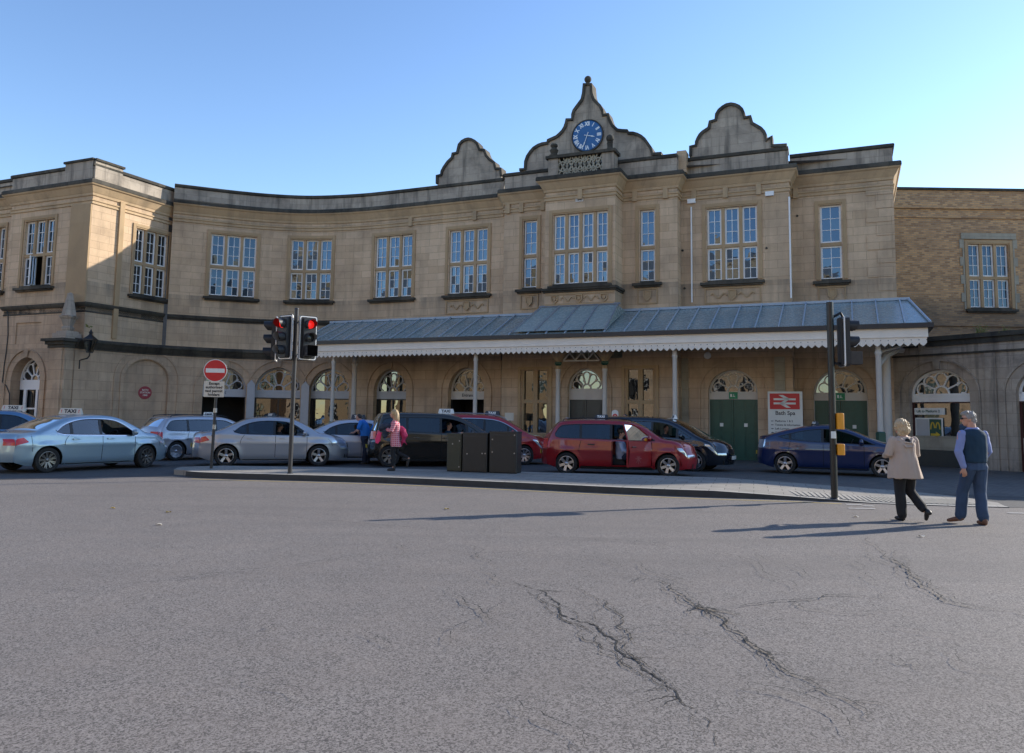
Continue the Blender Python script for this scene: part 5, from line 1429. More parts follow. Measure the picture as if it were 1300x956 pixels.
        for k in range(len(edges) - 1):
            a, c = edges[k] + (.0 if k == 0 else .035), edges[k + 1] - (.0 if k == len(edges) - 2 else .035)
            xx = [a] + [x for x in dx if a < x < c] + [c]
            for sd in (-1, 1):
                if sd < 0 and k in openw: continue
                g = MB(); s.strip(g, xx, lo, hi, 4, 0, -.012, (sd,)); g.build('side_window', MAT['car_glass'], s.T)
        g = MB()
        for p in s.pillars:
            s.strip(g, [p - .036, p, p + .036], lo, hi, 4, 0, -.004)
        # black window surround
        for f1, f2 in ((lambda x: lo(x), lambda x: lo(x) + .018), (lambda x: hi(x) - .018, lambda x: hi(x))): s.strip(g, dx, f1, f2, 1, 0, .002)
        g.build('pillar_trim', MAT['trim_black'], s.T)
        if s.chrome:
            g = MB(); s.strip(g, dx, lambda x: lo(x) - .018, lambda x: lo(x) + .002, 1, 0, .006); s.strip(g, dx, lambda x: hi(x) - .002, lambda x: hi(x) + .016, 1, 0, .006); g.build('window_chrome', MAT['chrome'], s.T)
        # panel gaps
        g = MB()
        for x, z0, z1, dxx in s.gaps:
            if skipdoor and x in skipdoor: continue
            for sd in (-1, 1):
                rows = [[s.pt(x + dxx * (j / 10) ** 2 + e, z0 + (z1 - z0) * j / 10, sd, .0025) for j in range(11)] for e in (-.007, .007)]
                g.grid(rows, 0, True, flip=(sd > 0))
        g.build('panel_gaps', MAT['gap'], s.T)
        # sill trim and handles
        g = MB(); s.strip(g, [x for x in xs if s.ra + s.rw + .08 < x < s.fa - s.rw - .08], lambda x: s.zs - .01, lambda x: s.zs + .07, 1, 0, .012); g.build('sill', s.sillmat, s.T)
        for x in s.handles:
            for sd in (-1, 1):
                g = MB(); z = s.hz; p = s.pt(x, z, sd, .02); g.rbox(p, (.19, .035, .032), .012); g.build('door_handle', s.hmat, s.T)
        # mirrors
        for sd in (-1, 1):
            g = MB(); x = s.mx; p = s.pt(x, s.Bt(x) + .08, sd, .13); g.ball(p + Vector((0, 0, .03)), (.07, .12, .085)); q = s.pt(x + .03, s.Bt(x) + .02, sd, 0); g.tube([q, p], .025, 6); g.build('wing_mirror', s.mmat, s.T)
        # head and tail lights
        for nm, m_, x_a, x_b, za, zb, sides in s.lamps:
            for sd in sides:
                g = MB(); n = 8; xx = [x_a + (x_b - x_a) * k / n for k in range(n + 1)]
                s.strip(g, xx, lambda x: interp(za, x), lambda x: interp(zb, x), 3, 0, .009, (sd,))
                # wrap on to the cap
                xe = x_b if x_b > s.L / 2 else x_a
                if abs(xe - s.x1) < .03 or abs(xe - s.x0) < .03:
                    z0, z1 = interp(za, xe), interp(zb, xe); rr = []
                    for k in range(4):
                        z = z0 + (z1 - z0) * k / 3; w = s.hw(xe, z); o = .014 if xe > s.L / 2 else -.014
                        rr.append([Vector((s.xm(xe, z, f) - s.ra + o, sd * f * w, z)) for f in (1.0, .8333, .6667)])
                    g.grid(rr, 0, True, flip=(sd > 0) == (xe > s.L / 2))
                g.build(nm, m_, s.T)
        # plates and grille
        for x, mm, sg in ((s.x1, MAT['plate_white'], 1), (s.x0, MAT['plate_yellow'], -1)):
            g = MB(); z = .44 if sg > 0 else s.plz; xx = s.xm(x, z, 0) - s.ra + sg * .02; g.box((xx, 0, z), (.02, .52, .11)); g.build('number_plate', mm, s.T)
        g = MB(); rr = []
        for k in range(3):
            z = .56 + .14 * k / 2; w = s.hw(s.x1, z); rr.append([Vector((s.xm(s.x1, z, f) - s.ra + .012, f * w, z)) for f in (-.45, -.2, 0, .2, .45)])
        g.grid(rr, 0, True)
        rr = []
        for k in range(3):
            z = .24 + .12 * k / 2; w = s.hw(s.x1, z); rr.append([Vector((s.xm(s.x1, z, f) - s.ra + .012, f * w, z)) for f in (-.8, -.4, 0, .4, .8)])
        g.grid(rr, 0, True); g.build('grille', MAT['trim_black'], s.T)
        # interior
        zb = s.Bt(L * .5)
        for x in s.seats:
            for sd in (-1, 1):
                g = MB(); g.rbox((x - s.ra, sd * .37, .42), (.5, .48, .22), .06); 
                R = Matrix.Rotation(rad(-14), 3, 'Y'); g.box((x - .27 - s.ra, sd * .37, .78), (.13, .46, .62), mat=R); g.rbox((x - .40 - s.ra, sd * .37, 1.17), (.09, .24, .18), .03)
                g.build('seat', MAT['seat_cloth'], s.T)
        g = MB(); xd = min(ws) + .12; g.rbox((s.wheelx + .42 - s.ra, 0, zb - .12), (.34, s.W - .32, .2), .06); g.build('dashboard', MAT['trim_black'], s.T)
        g = MB(); c = Vector((s.wheelx - s.ra, -.37, zb - .02)); ax = Vector((-.9, 0, .42)).normalized(); a = Vector((0, 1, 0)); bb = ax.cross(a)
        g.tube([c + (a * math.cos(t * PI / 8) + bb * math.sin(t * PI / 8)) * .18 for t in range(17)], .016, 6, cap=False); g.tube([c - a * .17, c + a * .17], .014, 5); g.build('steering_wheel', MAT['trim_black'], s.T)
        return s
    def wheels(s, spokes=5, dark=False, steer=0.0, twin=False, cover=False):
        for ax, st in ((s.ra, 0), (s.fa, steer)):
            for sd in (-1, 1):
                w = empty('wheel', (ax - s.ra, sd * (s.W / 2 - .125), s.rw)); w.parent = s.T; w.rotation_euler = (0, 0, rad(st))
                r = s.rw; t = MB(); A = (0, sd, 0); o = Vector((0, 0, 0))
                t.lathe([(r * .66, -.09), (r * .92, -.10), (r * .985, -.085), (r, -.05), (r, .05), (r * .985, .085), (r * .93, .102), (r * .80, .108), (r * .69, .095), (r * .66, .085)], o, 36, axis=A, capb=False)
                t.build('tyre', MAT['tyre'], w)
                g = MB(); R = r * .685
                g.lathe([(R, .09), (R * 1.0, .102), (R * .95, .104), (R * .90, .085), (R * .86, .02), (R * .8, -.04)], o, 36, m=0, axis=A, capb=False)
                g.lathe([(R * .84, -.02), (0, -.025)], o, 28, m=1, axis=A, capb=False)
                g.lathe([(R * .5, -.012), (R * .5, .0), (0, .0)], o, 20, m=1, axis=A)
                n = spokes
                Rm = Vector((1, 0, 0)); Um = Vector((0, 0, 1)); F = Vector((0, sd, 0))
                for k in range(n):
                    for da in ((-.11, .11) if twin else (0,)):
                        a = 2 * PI * k / n + .3 + da; d = Rm * math.cos(a) + Um * math.sin(a); tt = (-Rm * math.sin(a) + Um * math.cos(a))
                        w0, w1 = (.016, .014) if twin else ((.032, .040) if not cover else (.05, .065))
                        p = [d * .03 - tt * w0, d * R * .93 - tt * w1, d * R * .93 + tt * w1, d * .03 + tt * w0]
                        f0 = F * .045; f1 = F * .09
                        q0 = [x + F * .03 for x in p]; q1 = [p[0] + F * .075, p[1] + F * .098, p[2] + F * .098, p[3] + F * .075]
                        g.hexa(q0 + q1, 0)
                g.lathe([(.05, .05), (.05, .085), (.035, .095), (0, .097)], o, 14, m=0, axis=A)
                g.build('rim', [MAT['alloy_dark'] if dark else MAT['alloy'], MAT['gap']], w)
    def place(s, u, v, head, z=0.0):
        """near-side rear wheel touches the ground at photo point (u, v); heading in degrees"""
        p = gpt(u, v, z); h = rad(head)
        off = Vector((0, -(s.W / 2 - .08), 0)); off = Matrix.Rotation(h, 3, 'Z') @ off
        s.T.location = (p.x - off.x, p.y - off.y, z); s.T.rotation_euler = (0, 0, h); s.head = h
    def roof_sign(s, x, matk='sign_white', textm='sign_text', w=.5, h=.15, txt='TAXI', rot=90.0, lean=.05, d=.14, red=False):
        z = s.S(x) + .03
        g = MB(); R = Matrix.Rotation(rad(rot), 3, 'Z')
        def q(a, b, c): return Vector((x - s.ra, 0, z)) + R @ Vector((a, b, c))
        p = [q(-w / 2, -d / 2, 0), q(w / 2, -d / 2, 0), q(w / 2, d / 2, 0), q(-w / 2, d / 2, 0), q(-w / 2 + .03, -d / 2 + lean, h), q(w / 2 - .03, -d / 2 + lean, h), q(w / 2 - .03, d / 2 - lean, h), q(-w / 2 + .03, d / 2 - lean, h)]
        g.hexa(p); o = g.build('roof_sign', MAT[matk], s.T)
        g = MB(); g.rbox(q(0, 0, -.012), (w * .7 if rot == 0 else d, d if rot == 0 else w * .7, .03), .01); g.build('sign_mount', MAT['trim_black'], o)
        for sgn in (-1, 1):
            g = MB(); up = (q(0, sgn * (d / 2 - lean), h) - q(0, sgn * d / 2, 0)).normalized(); rt = R @ Vector((-sgn, 0, 0)) * 1.0
            rt = R @ Vector((1 if sgn < 0 else -1, 0, 0))
            g.text(txt, h * .8, q(0, sgn * (d / 2 - lean / 2), h / 2), rt, up, off=.004, bold=.006, sx=1.05); g.build('lettering', MAT[textm], o)
            if red:
                g = MB(); 
                for e in (-1, 1): g.text('!', h * .7, q(e * w * .38, sgn * (d / 2 - lean / 2), h / 2), rt, up, off=.004, bold=.004)
                g.build('red_marks', MAT['sign_red'], o)
    def bars(s, x0, x1, m='trim_black'):
        for sd in (-1, 1):
            g = MB(); n = 10; pts = [Vector((x0 + (x1 - x0) * k / n - s.ra, sd * (s.hw(x0 + (x1 - x0) * k / n, s.S(x0 + (x1 - x0) * k / n)) + .0), s.S(x0 + (x1 - x0) * k / n) + .055)) for k in range(n + 1)]
            pts = [pts[0] - Vector((.03, 0, .05))] + pts + [pts[-1] + Vector((.03, 0, -.05))]
            g.tube(pts, .016, 6); g.build('roof_rail', MAT[m], s.T)
def base(s, **k):
    d = dict(chrome=False, sillmat=s.pm, handles=(), hz=.82, hmat=s.pm, mx=3.0, mmat=s.pm, lamps=[], gaps=[], pillars=(), wsx=(0, 0), rgx=None, plz=.62, seats=(2.0, 2.9), wheelx=3.2)
    d.update(k)
    for a, b in d.items(): setattr(s, a, b)
    return s

def saloon(name, label, pm, L=4.84, W=1.82, zr=1.46, **kw):
    k = L / 4.84; X = lambda t: [(a * k, b * zr / 1.46) for a, b in t]
    c = Car(name, label, pm, L, W, 1.02 * k, 3.80 * k, .325,
        X([(0.0, .86), (.03, .93), (.12, .98), (.55, 1.02), (.80, 1.06), (1.25, 1.26), (1.62, 1.40), (2.15, 1.46), (2.7, 1.46), (3.1, 1.38), (3.55, 1.16), (3.80, 1.01), (4.1, .965), (4.45, .90), (4.68, .82), (4.80, .72), (4.84, .62)]),
        X([(0, .86), (.5, .95), (1.0, .955), (2.0, .93), (3.0, .905), (3.7, .90), (4.2, .87), (4.7, .72), (4.84, .60)]),
        X([(1.22, 1.02), (1.5, .965), (2.4, .945), (3.0, .93), (3.48, .93)]), X([(1.22, 1.05), (1.45, 1.22), (1.8, 1.335), (2.2, 1.375), (2.7, 1.36), (3.0, 1.28), (3.3, 1.10), (3.48, .95)]), (.8 * k, 3.85 * k), **kw)
    z = zr / 1.46
    return base(c, pillars=(2.42 * k, 1.62 * k), wsx=(2.82 * k, 3.66 * k), rgx=(.80 * k, 1.55 * k), handles=(1.72 * k, 2.68 * k), mx=3.34 * k, hz=.85 * z, seats=(1.65 * k, 2.6 * k), wheelx=3.08 * k,
        gaps=[(2.46 * k, .28, .93 * z, .0), (1.42 * k, .70, .95 * z, .12), (3.42 * k, .28, .92 * z, .0), (.60 * k, .55, .97 * z, -.06), (4.30 * k, .62, .84 * z, -.2)],
        lamps=[('tail_light', MAT['tail_red'], 0.0, .46 * k, [(0, .70 * z), (.46 * k, .78 * z)], [(0, .86 * z), (.3 * k, .90 * z), (.46 * k, .80 * z)], (-1, 1)),
               ('headlight', MAT['head_clear'], 4.28 * k, L, [(4.22 * k, .73 * z), (4.6 * k, .62 * z), (L, .52 * z)], [(4.22 * k, .77 * z), (4.5 * k, .80 * z), (L, .61 * z)], (-1, 1))])
def estate(name, label, pm, L=4.6, W=1.78, zr=1.5, hood=.95, **kw):
    k = L / 4.5; X = lambda t: [(a * k, b * zr / 1.5) for a, b in t]; h = hood
    c = Car(name, label, pm, L, W, .80 * k, 3.64 * k, .315,
        X([(0.0, .80), (.05, 1.0), (.20, 1.17), (.42, 1.36), (.62, 1.45), (1.2, 1.50), (2.1, 1.50), (2.6, 1.46), (3.0, 1.32), (3.32, 1.12), (3.52, 1.01), (3.9, .965), (4.2, .91), (4.4, .83), (4.47, .74), (4.5, .62)]),
        X([(0, .80), (.4, .95), (1.5, .95), (2.5, .93), (3.4, .92), (3.9, .88), (4.3, .75), (4.5, .60)]),
        X([(.36, 1.06), (.6, 1.00), (1.6, .985), (2.6, .965), (3.28, .96)]), X([(.36, 1.10), (.52, 1.28), (.75, 1.37), (1.5, 1.40), (2.3, 1.39), (2.65, 1.34), (3.0, 1.16), (3.28, .98)]), (.2 * k, 3.55 * k), tumble=.30, plan=(.16, .07), **kw)
    z = zr / 1.5
    return base(c, pillars=(2.2 * k, 1.2 * k), wsx=(2.66 * k, 3.42 * k), rgx=(.14 * k, .46 * k), handles=(1.55 * k, 2.42 * k), mx=3.12 * k, hz=.84 * z, seats=(1.4 * k, 2.4 * k), wheelx=2.85 * k,
        gaps=[(2.24 * k, .28, .95 * z, 0), (1.16 * k, .68, .98 * z, .06), (3.2 * k, .28, .94 * z, 0), (4.05 * k, .6, .86 * z, -.2)],
        lamps=[('tail_light', MAT['tail_red'], 0.0, .16 * k, [(0, .72 * z), (.16 * k, .76 * z)], [(0, .98 * z), (.16 * k, .96 * z)], (-1, 1)),
               ('headlight', MAT['head_clear'], 3.98 * k, L, [(3.98 * k, .74 * z), (4.25 * k, .64 * z), (L, .54 * z)], [(3.98 * k, .79 * z), (4.25 * k, .78 * z), (L, .60 * z)], (-1, 1))])
def mpv(name, label, pm, L=4.7, W=1.85, zr=1.68, **kw):
    k = L / 4.7; X = lambda t: [(a * k, b * zr / 1.68) for a, b in t]
    c = Car(name, label, pm, L, W, .86 * k, 3.70 * k, .33,
        X([(0.0, .85), (.04, 1.08), (.14, 1.35), (.28, 1.58), (.5, 1.66), (1.3, 1.69), (2.2, 1.68), (2.75, 1.62), (3.2, 1.44), (3.65, 1.18), (3.95, 1.04), (4.25, .975), (4.48, .90), (4.64, .80), (4.7, .66)]),
        X([(0, .85), (.4, 1.05), (1.5, 1.05), (2.6, 1.02), (3.5, .98), (3.95, .94), (4.4, .82), (4.7, .60)]),
        X([(.22, 1.16), (.5, 1.10), (1.6, 1.08), (2.6, 1.05), (3.3, 1.02), (3.58, 1.02)]), X([(.22, 1.2), (.36, 1.44), (.6, 1.53), (1.5, 1.56), (2.3, 1.55), (2.8, 1.48), (3.2, 1.30), (3.58, 1.05)]), (.1 * k, 3.95 * k), tumble=.27, plan=(.18, .07), crease=.78, **kw)
    z = zr / 1.68
    return base(c, pillars=(2.28 * k, 1.22 * k, 3.12 * k), wsx=(2.86 * k, 3.82 * k), rgx=(.06 * k, .34 * k), handles=(1.5 * k, 2.42 * k), mx=3.28 * k, hz=.92 * z, seats=(1.5 * k, 2.5 * k), wheelx=3.0 * k,
        gaps=[(2.30 * k, .28, 1.04 * z, 0), (1.18 * k, .70, 1.08 * z, .04), (3.34 * k, .28, 1.0 * z, 0), (4.1 * k, .66, .93 * z, -.2)],
        lamps=[('tail_light', MAT['tail_red'], 0.0, .22 * k, [(0, .86 * z), (.22 * k, .94 * z)], [(0, 1.1 * z), (.22 * k, 1.14 * z)], (-1, 1)),
               ('headlight', MAT['head_clear'], 4.08 * k, L, [(4.08 * k, .84 * z), (4.35 * k, .70 * z), (L, .54 * z)], [(4.08 * k, .88 * z), (4.35 * k, .85 * z), (L, .60 * z)], (-1, 1))])
def hatch(name, label, pm, L=4.48, W=1.75, **kw):
    c = Car(name, label, pm, L, W, .90, 3.60, .315,
        [(0.0, .84), (.02, 1.02), (.08, 1.10), (.3, 1.15), (.9, 1.31), (1.5, 1.44), (2.0, 1.49), (2.3, 1.48), (2.8, 1.34), (3.3, 1.12), (3.6, 1.01), (3.95, .93), (4.2, .86), (4.38, .77), (4.46, .67), (4.48, .58)],
        [(0, .84), (.1, .97), (.6, .99), (1.6, .955), (2.6, .93), (3.4, .90), (3.9, .85), (4.3, .70), (4.48, .58)],
        [(.72, 1.13), (.95, 1.06), (1.6, 1.0), (2.6, .96), (3.3, .94), (3.42, .94)], [(.72, 1.15), (.95, 1.21), (1.5, 1.345), (2.0, 1.395), (2.35, 1.37), (2.8, 1.24), (3.2, 1.06), (3.42, .955)], (.12, 3.6), tumble=.32, plan=(.2, .10), crease=.74, **kw)
    return base(c, pillars=(1.98, 1.06), wsx=(2.45, 3.5), rgx=(.34, 1.3), handles=(1.30, 2.25), mx=3.05, hz=.86, seats=(1.4, 2.3), wheelx=2.75,
        gaps=[(2.0, .28, .95, 0), (1.02, .72, 1.0, .05), (3.12, .28, .92, 0), (3.9, .62, .84, -.2)],
        lamps=[('tail_light', MAT['head_clear'], 0.0, .14, [(0, .78), (.14, .86)], [(0, 1.04), (.14, 1.04)], (-1, 1)),
               ('headlight', MAT['head_clear'], 3.95, L, [(3.95, .74), (4.25, .62), (L, .52)], [(3.95, .78), (4.25, .76), (L, .57)], (-1, 1))])

def heading(u0, v0, u1, v1):
    a, b = gpt(u0, v0), gpt(u1, v1); return math.degrees(math.atan2(b.y - a.y, b.x - a.x))
G_ = 'taxis queuing in front of the station'
CARS = {}
c = saloon('silver_saloon', 'silver blue saloon taxi at far left with red tail light and TAXI roof board', MAT['car_silver'], 4.84, 1.82, 1.47)
c.chrome = True; c.build(openw=(2,)); c.wheels(9, True, 12, twin=True); c.place(58, 600.3, heading(58, 600, 180, 594) + 1); c.roof_sign(2.05, 'sign_cream', 'sign_text', .60, .17, red=True, rot=-55); CARS['a'] = c
c = saloon('blue_taxi', 'light blue taxi mostly hidden behind the silver saloon at the left edge', MAT['car_lightblue'], 4.8, 1.85, 1.55)
c.build(); c.wheels(5); c.place(-75, 588, 30); c.roof_sign(2.7, 'sign_cream', 'sign_text', .72, .17, red=True, rot=-28); CARS['b'] = c
c = estate('silver_estate', 'pale silver estate with roof rails parked behind the silver liftback', MAT['car_silver2'], 4.55, 1.76, 1.47)
c.build(); c.wheels(9, False, cover=True); c.place(222, 585, heading(222, 585, 345, 581)); c.bars(.7, 2.7); c.roof_sign(2.35, 'sign_white', w=.34, h=.13, rot=-20); CARS['c'] = c
c = saloon('silver_liftback', 'silver liftback taxi in the middle of the left group behind the no entry sign', MAT['car_silver2'], 4.72, 1.84, 1.47)
c.build(openw=(2,)); c.wheels(5, False, 0); c.place(286, 592.6, heading(286, 592.3, 406, 591.5)); c.roof_sign(2.3, 'trim_black', 'sign_cream', .30, .11, rot=-60); CARS['d'] = c
c = saloon('white_saloon', 'pale silver white saloon beside the man in the blue shirt', MAT['car_white'], 4.76, 1.82, 1.43)
c.build(); c.wheels(5); c.place(402, 588.5, 14); c.roof_sign(2.35, 'post_grey', 'sign_cream', .5, .15, rot=-20); CARS['e'] = c
c = mpv('brown_people_carrier', 'glossy dark brown people carrier taxi behind the girl and the street cabinets', MAT['car_brown'], 4.7, 1.88, 1.68)
c.ra = .68; c.build(openw=(2,)); c.wheels(7, True); c.place(493.5, 593, 12); c.roof_sign(2.55, 'sign_white', 'post_grey', .52, .16, rot=-20); CARS['f'] = c
c = mpv('red_people_carrier', 'red people carrier with silver roof edge half hidden by the street cabinets', MAT['car_red2'], 4.5, 1.83, 1.66)
c.chrome = True; c.build(); c.wheels(9, False, twin=True); c.place(563, 589, 1.5); c.bars(.8, 2.9, 'steel'); c.roof_sign(2.45, 'post_grey', 'sign_white', .55, .15, rot=-20); CARS['g'] = c
c = mpv('navy_people_carrier', 'blue black people carrier behind the red estate nosing towards the green doors', MAT['car_navy'], 4.65, 1.83, 1.66)
c.build(openw=(2,)); c.wheels(6, False, twin=True); c.place(775, 594, heading(775, 594, 884, 599)); c.roof_sign(2.75, 'sign_white', 'post_grey', .34, .14, rot=-60); CARS['h'] = c
c = hatch('blue_hatchback', 'deep blue hatchback parked in front of the right hand green doors', MAT['car_blue'])
c.build(openw=(2,)); c.wheels(5, False, cover=False); c.place(997, 601.7, heading(997, 601.5, 1122, 606.5)); c.roof_sign(1.75, 'trim_black', 'sign_white', .28, .12, rot=-60); CARS['i'] = c
# the red estate with its front door open
c = estate('red_estate', 'dark red estate taxi with its front door swung open', MAT['car_red'], 4.5, 1.74, 1.55)
L_ = c.low
c.sillmat = MAT['trim_black']; c.hmat = MAT['trim_black']; c.mmat = MAT['car_red']
CARS['j'] = c
def open_front_door(c, x0, x1, ang):
    """cut the near front door out of the body and hang it open on its front edge"""
    c.build(openw=(2,))
    me = c.body.data; bm = bmesh.new(); bm.from_mesh(me); kill = []
    for f in bm.faces:
        m = f.calc_center_median(); x = m.x + c.ra
        if m.y < -c.W / 2 + .33 and x0 < x < x1 and .30 < m.z < c.Bt(x) + .0: kill.append(f)
    bmesh.ops.delete(bm, geom=kill, context='FACES'); bm.to_mesh(me); bm.free()
    D = MB(); xs = [x0 + (x1 - x0) * k / 14 for k in range(15)]; h = Vector((x1 - c.ra, -c.W / 2 + .03, 0))
    hi_ = lambda x: c.Bt(x) + .03
    lo_ = lambda x: interp(c.db, x); ht = lambda x: interp(c.dt, x)
    for off in (0, -.07):
        for sd in (-1,):
            rows = []
            for x in xs: rows.append([c.pt(x, .30 + (hi_(x) - .30) * j / 8, -1, off) for j in range(9)])
            D.grid(rows, 0 if off == 0 else 1, True, flip=(off == 0) is False)
    rim = [(x0, .30), (x1, .30), (x1, hi_(x1)), (x0, hi_(x0))]
    for (a, b), (e, f) in zip(rim, rim[1:] + rim[:1]):
        D.face([c.pt(a, b, -1, 0), c.pt(e, f, -1, 0), c.pt(e, f, -1, -.07), c.pt(a, b, -1, -.07)], 0)
    xt = [x for x in xs if x < 3.2]
    D.tube([c.pt(x0 + .02, hi_(x0), -1, -.03)] + [c.pt(x, ht(x) + .02, -1, -.03) for x in xs if ht(x) > lo_(x) + .04], .024, 6)
    R = Matrix.Rotation(ang, 3, 'Z')
    def rot(mb): mb.v = [tuple(h + R @ (Vector(p) - h)) for p in mb.v]
    rot(D); dr = D.build('open_front_door', [c.pm, MAT['trim_black']], c.T)
    g = MB(); c.strip(g, [x for x in xs if ht(x) > lo_(x) + .03], lambda x: lo_(x) + .02, lambda x: max(lo_(x) + .021, ht(x)), 4, 0, -.03, (-1,)); rot(g); g.build('door_window', MAT['car_glass_clear'], dr)
    g = MB(); g.rbox(c.pt(x0 + .2, .84, -1, .02), (.19, .035, .03), .012); rot(g); g.build('handle', MAT['trim_black'], dr)
    g = MB(); cc = c.pt(x0 + .42, .52, -1, .006); R3_, U3_ = Vector((1, 0, 0)), Vector((0, 0, 1))
    for k in range(4):
        a = PI * k / 4; d = R3_ * math.cos(a) + U3_ * math.sin(a); t = (-R3_ * math.sin(a) + U3_ * math.cos(a)) * .012
        g.face([cc - d * .15 - t, cc + d * .15 - t, cc + d * .15 + t, cc - d * .15 + t])
    rot(g); g.build('star_emblem', plain('faded_pink', (.32, .06, .06), .4), dr)
c.pillars = (2.06, 1.2); c.seats = (1.25, 2.2); c.handles = (1.5,); c.gaps = [(2.08, .28, .95, 0), (1.16, .68, .98, .06), (4.05, .6, .86, -.2)]
open_front_door(c, 2.12, 3.18, rad(55))
c.wheels(6, False); c.place(719, 602.5, -9.5); c.bars(.7, 2.6); c.roof_sign(1.75, 'post_grey', 'sign_white', .42, .13, rot=-20)
c2 = MB(); p = c.pt(3.02, 1.03, -1, .15); c2.ball(p, (.05, .05, .05)); c2.build('indicator_cover', MAT['amber_box'], c.T)
# ------------------------------------------------------------------ people
def remesh_build(mb, name, mat, parent, vox, smooth=3):
    me = bpy.data.meshes.new('tmp'); me.from_pydata([tuple(v) for v in mb.v], [], mb.f); me.update()
    o = bpy.data.objects.new('tmp', me); COL.objects.link(o)
    m = o.modifiers.new('r', 'REMESH'); m.mode = 'VOXEL'; m.voxel_size = vox; m.use_smooth_shade = True
    if smooth:
        q = o.modifiers.new('s', 'SMOOTH'); q.iterations = smooth; q.factor = .5
    dg = bpy.context.evaluated_depsgraph_get(); nm = bpy.data.meshes.new_from_object(o.evaluated_get(dg))
    bpy.data.objects.remove(o); bpy.data.meshes.remove(me)
    fold = {'trousers': (.012, (7, 7, 2.2)), 'jeans': (.012, (7, 7, 3.0)), 'leggings': (.006, (9, 9, 4)), 'tunic': (.014, (9, 9, 2.0)), 'shirt': (.012, (9, 9, 5)), 'pullover': (.009, (6, 6, 4)), 'plaid_shirt': (.012, (8, 8, 2.5)), 'polo_shirt': (.012, (7, 7, 4)), 'jacket': (.012, (7, 7, 3)), 'magenta_jacket': (.02, (12, 12, 9)), 'folded_coat': (.02, (12, 12, 10)), 'cowl': (.01, (14, 14, 10)), 'hair': (.010, (34, 34, 16)), 'long_hair': (.011, (38, 38, 9))}.get(name)
    if fold:
        am, sc_ = fold; ns = [v.normal.copy() for v in nm.vertices]
        for v, n in zip(nm.vertices, ns):
            q = Vector((v.co.x * sc_[0], v.co.y * sc_[1], v.co.z * sc_[2]))
            v.co += n * am * (noise.noise(q) * 1.2 + noise.noise(q * 2.3 + Vector((5, 3, 1))) * .5)
    nm.name = name; nm.materials.clear(); nm.materials.append(mat)
    for p in nm.polygons: p.use_smooth = True; p.material_index = 0
    ob = bpy.data.objects.new(name, nm); COL.objects.link(ob); ob.parent = parent
    return ob
def limb(mb, pts, rr, seg=12):
    pts = [Vector(p) for p in pts]
    d0 = (pts[0] - pts[1]).normalized(); d1 = (pts[-1] - pts[-2]).normalized()
    P = [pts[0] + d0 * rr[0] * .95, pts[0] + d0 * rr[0] * .7] + pts + [pts[-1] + d1 * rr[-1] * .7, pts[-1] + d1 * rr[-1] * .95]
    R = [rr[0] * .25, rr[0] * .72] + list(rr) + [rr[-1] * .72, rr[-1] * .25]
    mb.tube(P, R, seg)
def torso(mb, rings, seg=18):
    """rings: (x, y, z, rx, ry, yaw)"""
    rows = []
    for r in rings:
        x, y, z, a, b = r[:5]; yaw = rad(r[5]) if len(r) > 5 else 0
        rows.append([Vector((x, y, z)) + Matrix.Rotation(yaw, 3, 'Z') @ Vector((a * math.copysign(abs(math.cos(t)) ** .85, math.cos(t)), b * math.copysign(abs(math.sin(t)) ** .85, math.sin(t)), 0)) for t in [2 * PI * k / seg for k in range(seg)]])
    mb.grid(rows, 0, True, True); mb.face(rows[0][::-1]); mb.face(rows[-1])
def head_on(mb, c, r, face, k=1.0):
    """c head centre, r half height; face = unit facing vector"""
    f = Vector(face).normalized(); s = f.cross(Vector((0, 0, 1))).normalized(); u = s.cross(f)
    def E(o, a, b, d): # ellipsoid
        rows = []
        for i in range(11):
            t = -PI / 2 + PI * i / 10
            rows.append([o + s * a * math.cos(t) * math.cos(2 * PI * j / 16) + f * b * math.cos(t) * math.sin(2 * PI * j / 16) + u * d * math.sin(t) for j in range(16)])
        mb.grid(rows, 0, True, True)
    E(c + u * r * .12, r * .66, r * .80, r * .86)
    E(c - u * r * .42 + f * r * .22, r * .50, r * .55, r * .56)     # jaw
    E(c - u * r * .12 + f * r * .84, r * .10, r * .20, r * .20)     # nose
    E(c - u * r * .48 + f * r * .74, r * .20, r * .08, r * .06)     # mouth
    for sg in (-1, 1): E(c - u * r * .05 + s * sg * r * .67 - f * r * .05, r * .08, r * .16, r * .24)   # ears
    for sg in (-1, 1): E(c + u * r * .02 + s * sg * r * .28 + f * r * .70, r * .12, r * .09, r * .09)   # brows / lids
    return f, s, u
def hand(mb, w, d, palm_n, L=.18, curl=.6):
    """w wrist, d pointing direction, palm_n palm normal (fingers curl that way)"""
    w = Vector(w); d = Vector(d).normalized(); n = Vector(palm_n).normalized(); s = d.cross(n).normalized()
    limb(mb, [w - d * .02, w + d * .03, w + d * .075], [.026, .032, .030], 8)
    for k, (off, ln) in enumerate(((-.030, .062), (-.010, .075), (.011, .070), (.030, .056))):
        p = w + d * .085 + s * off; q = p + (d * math.cos(curl * .6) + n * math.sin(curl * .6)) * ln * .5; r = q + (d * math.cos(curl * 1.6) + n * math.sin(curl * 1.6)) * ln * .5
        limb(mb, [p - d * .02, p, q, r], [.010, .0095, .009, .0075], 7)
    p = w + d * .03 - s * .03 ; limb(mb, [p, p - s * .025 + d * .025 + n * .01, p - s * .028 + d * .055 + n * .02], [.012, .011, .009], 7)

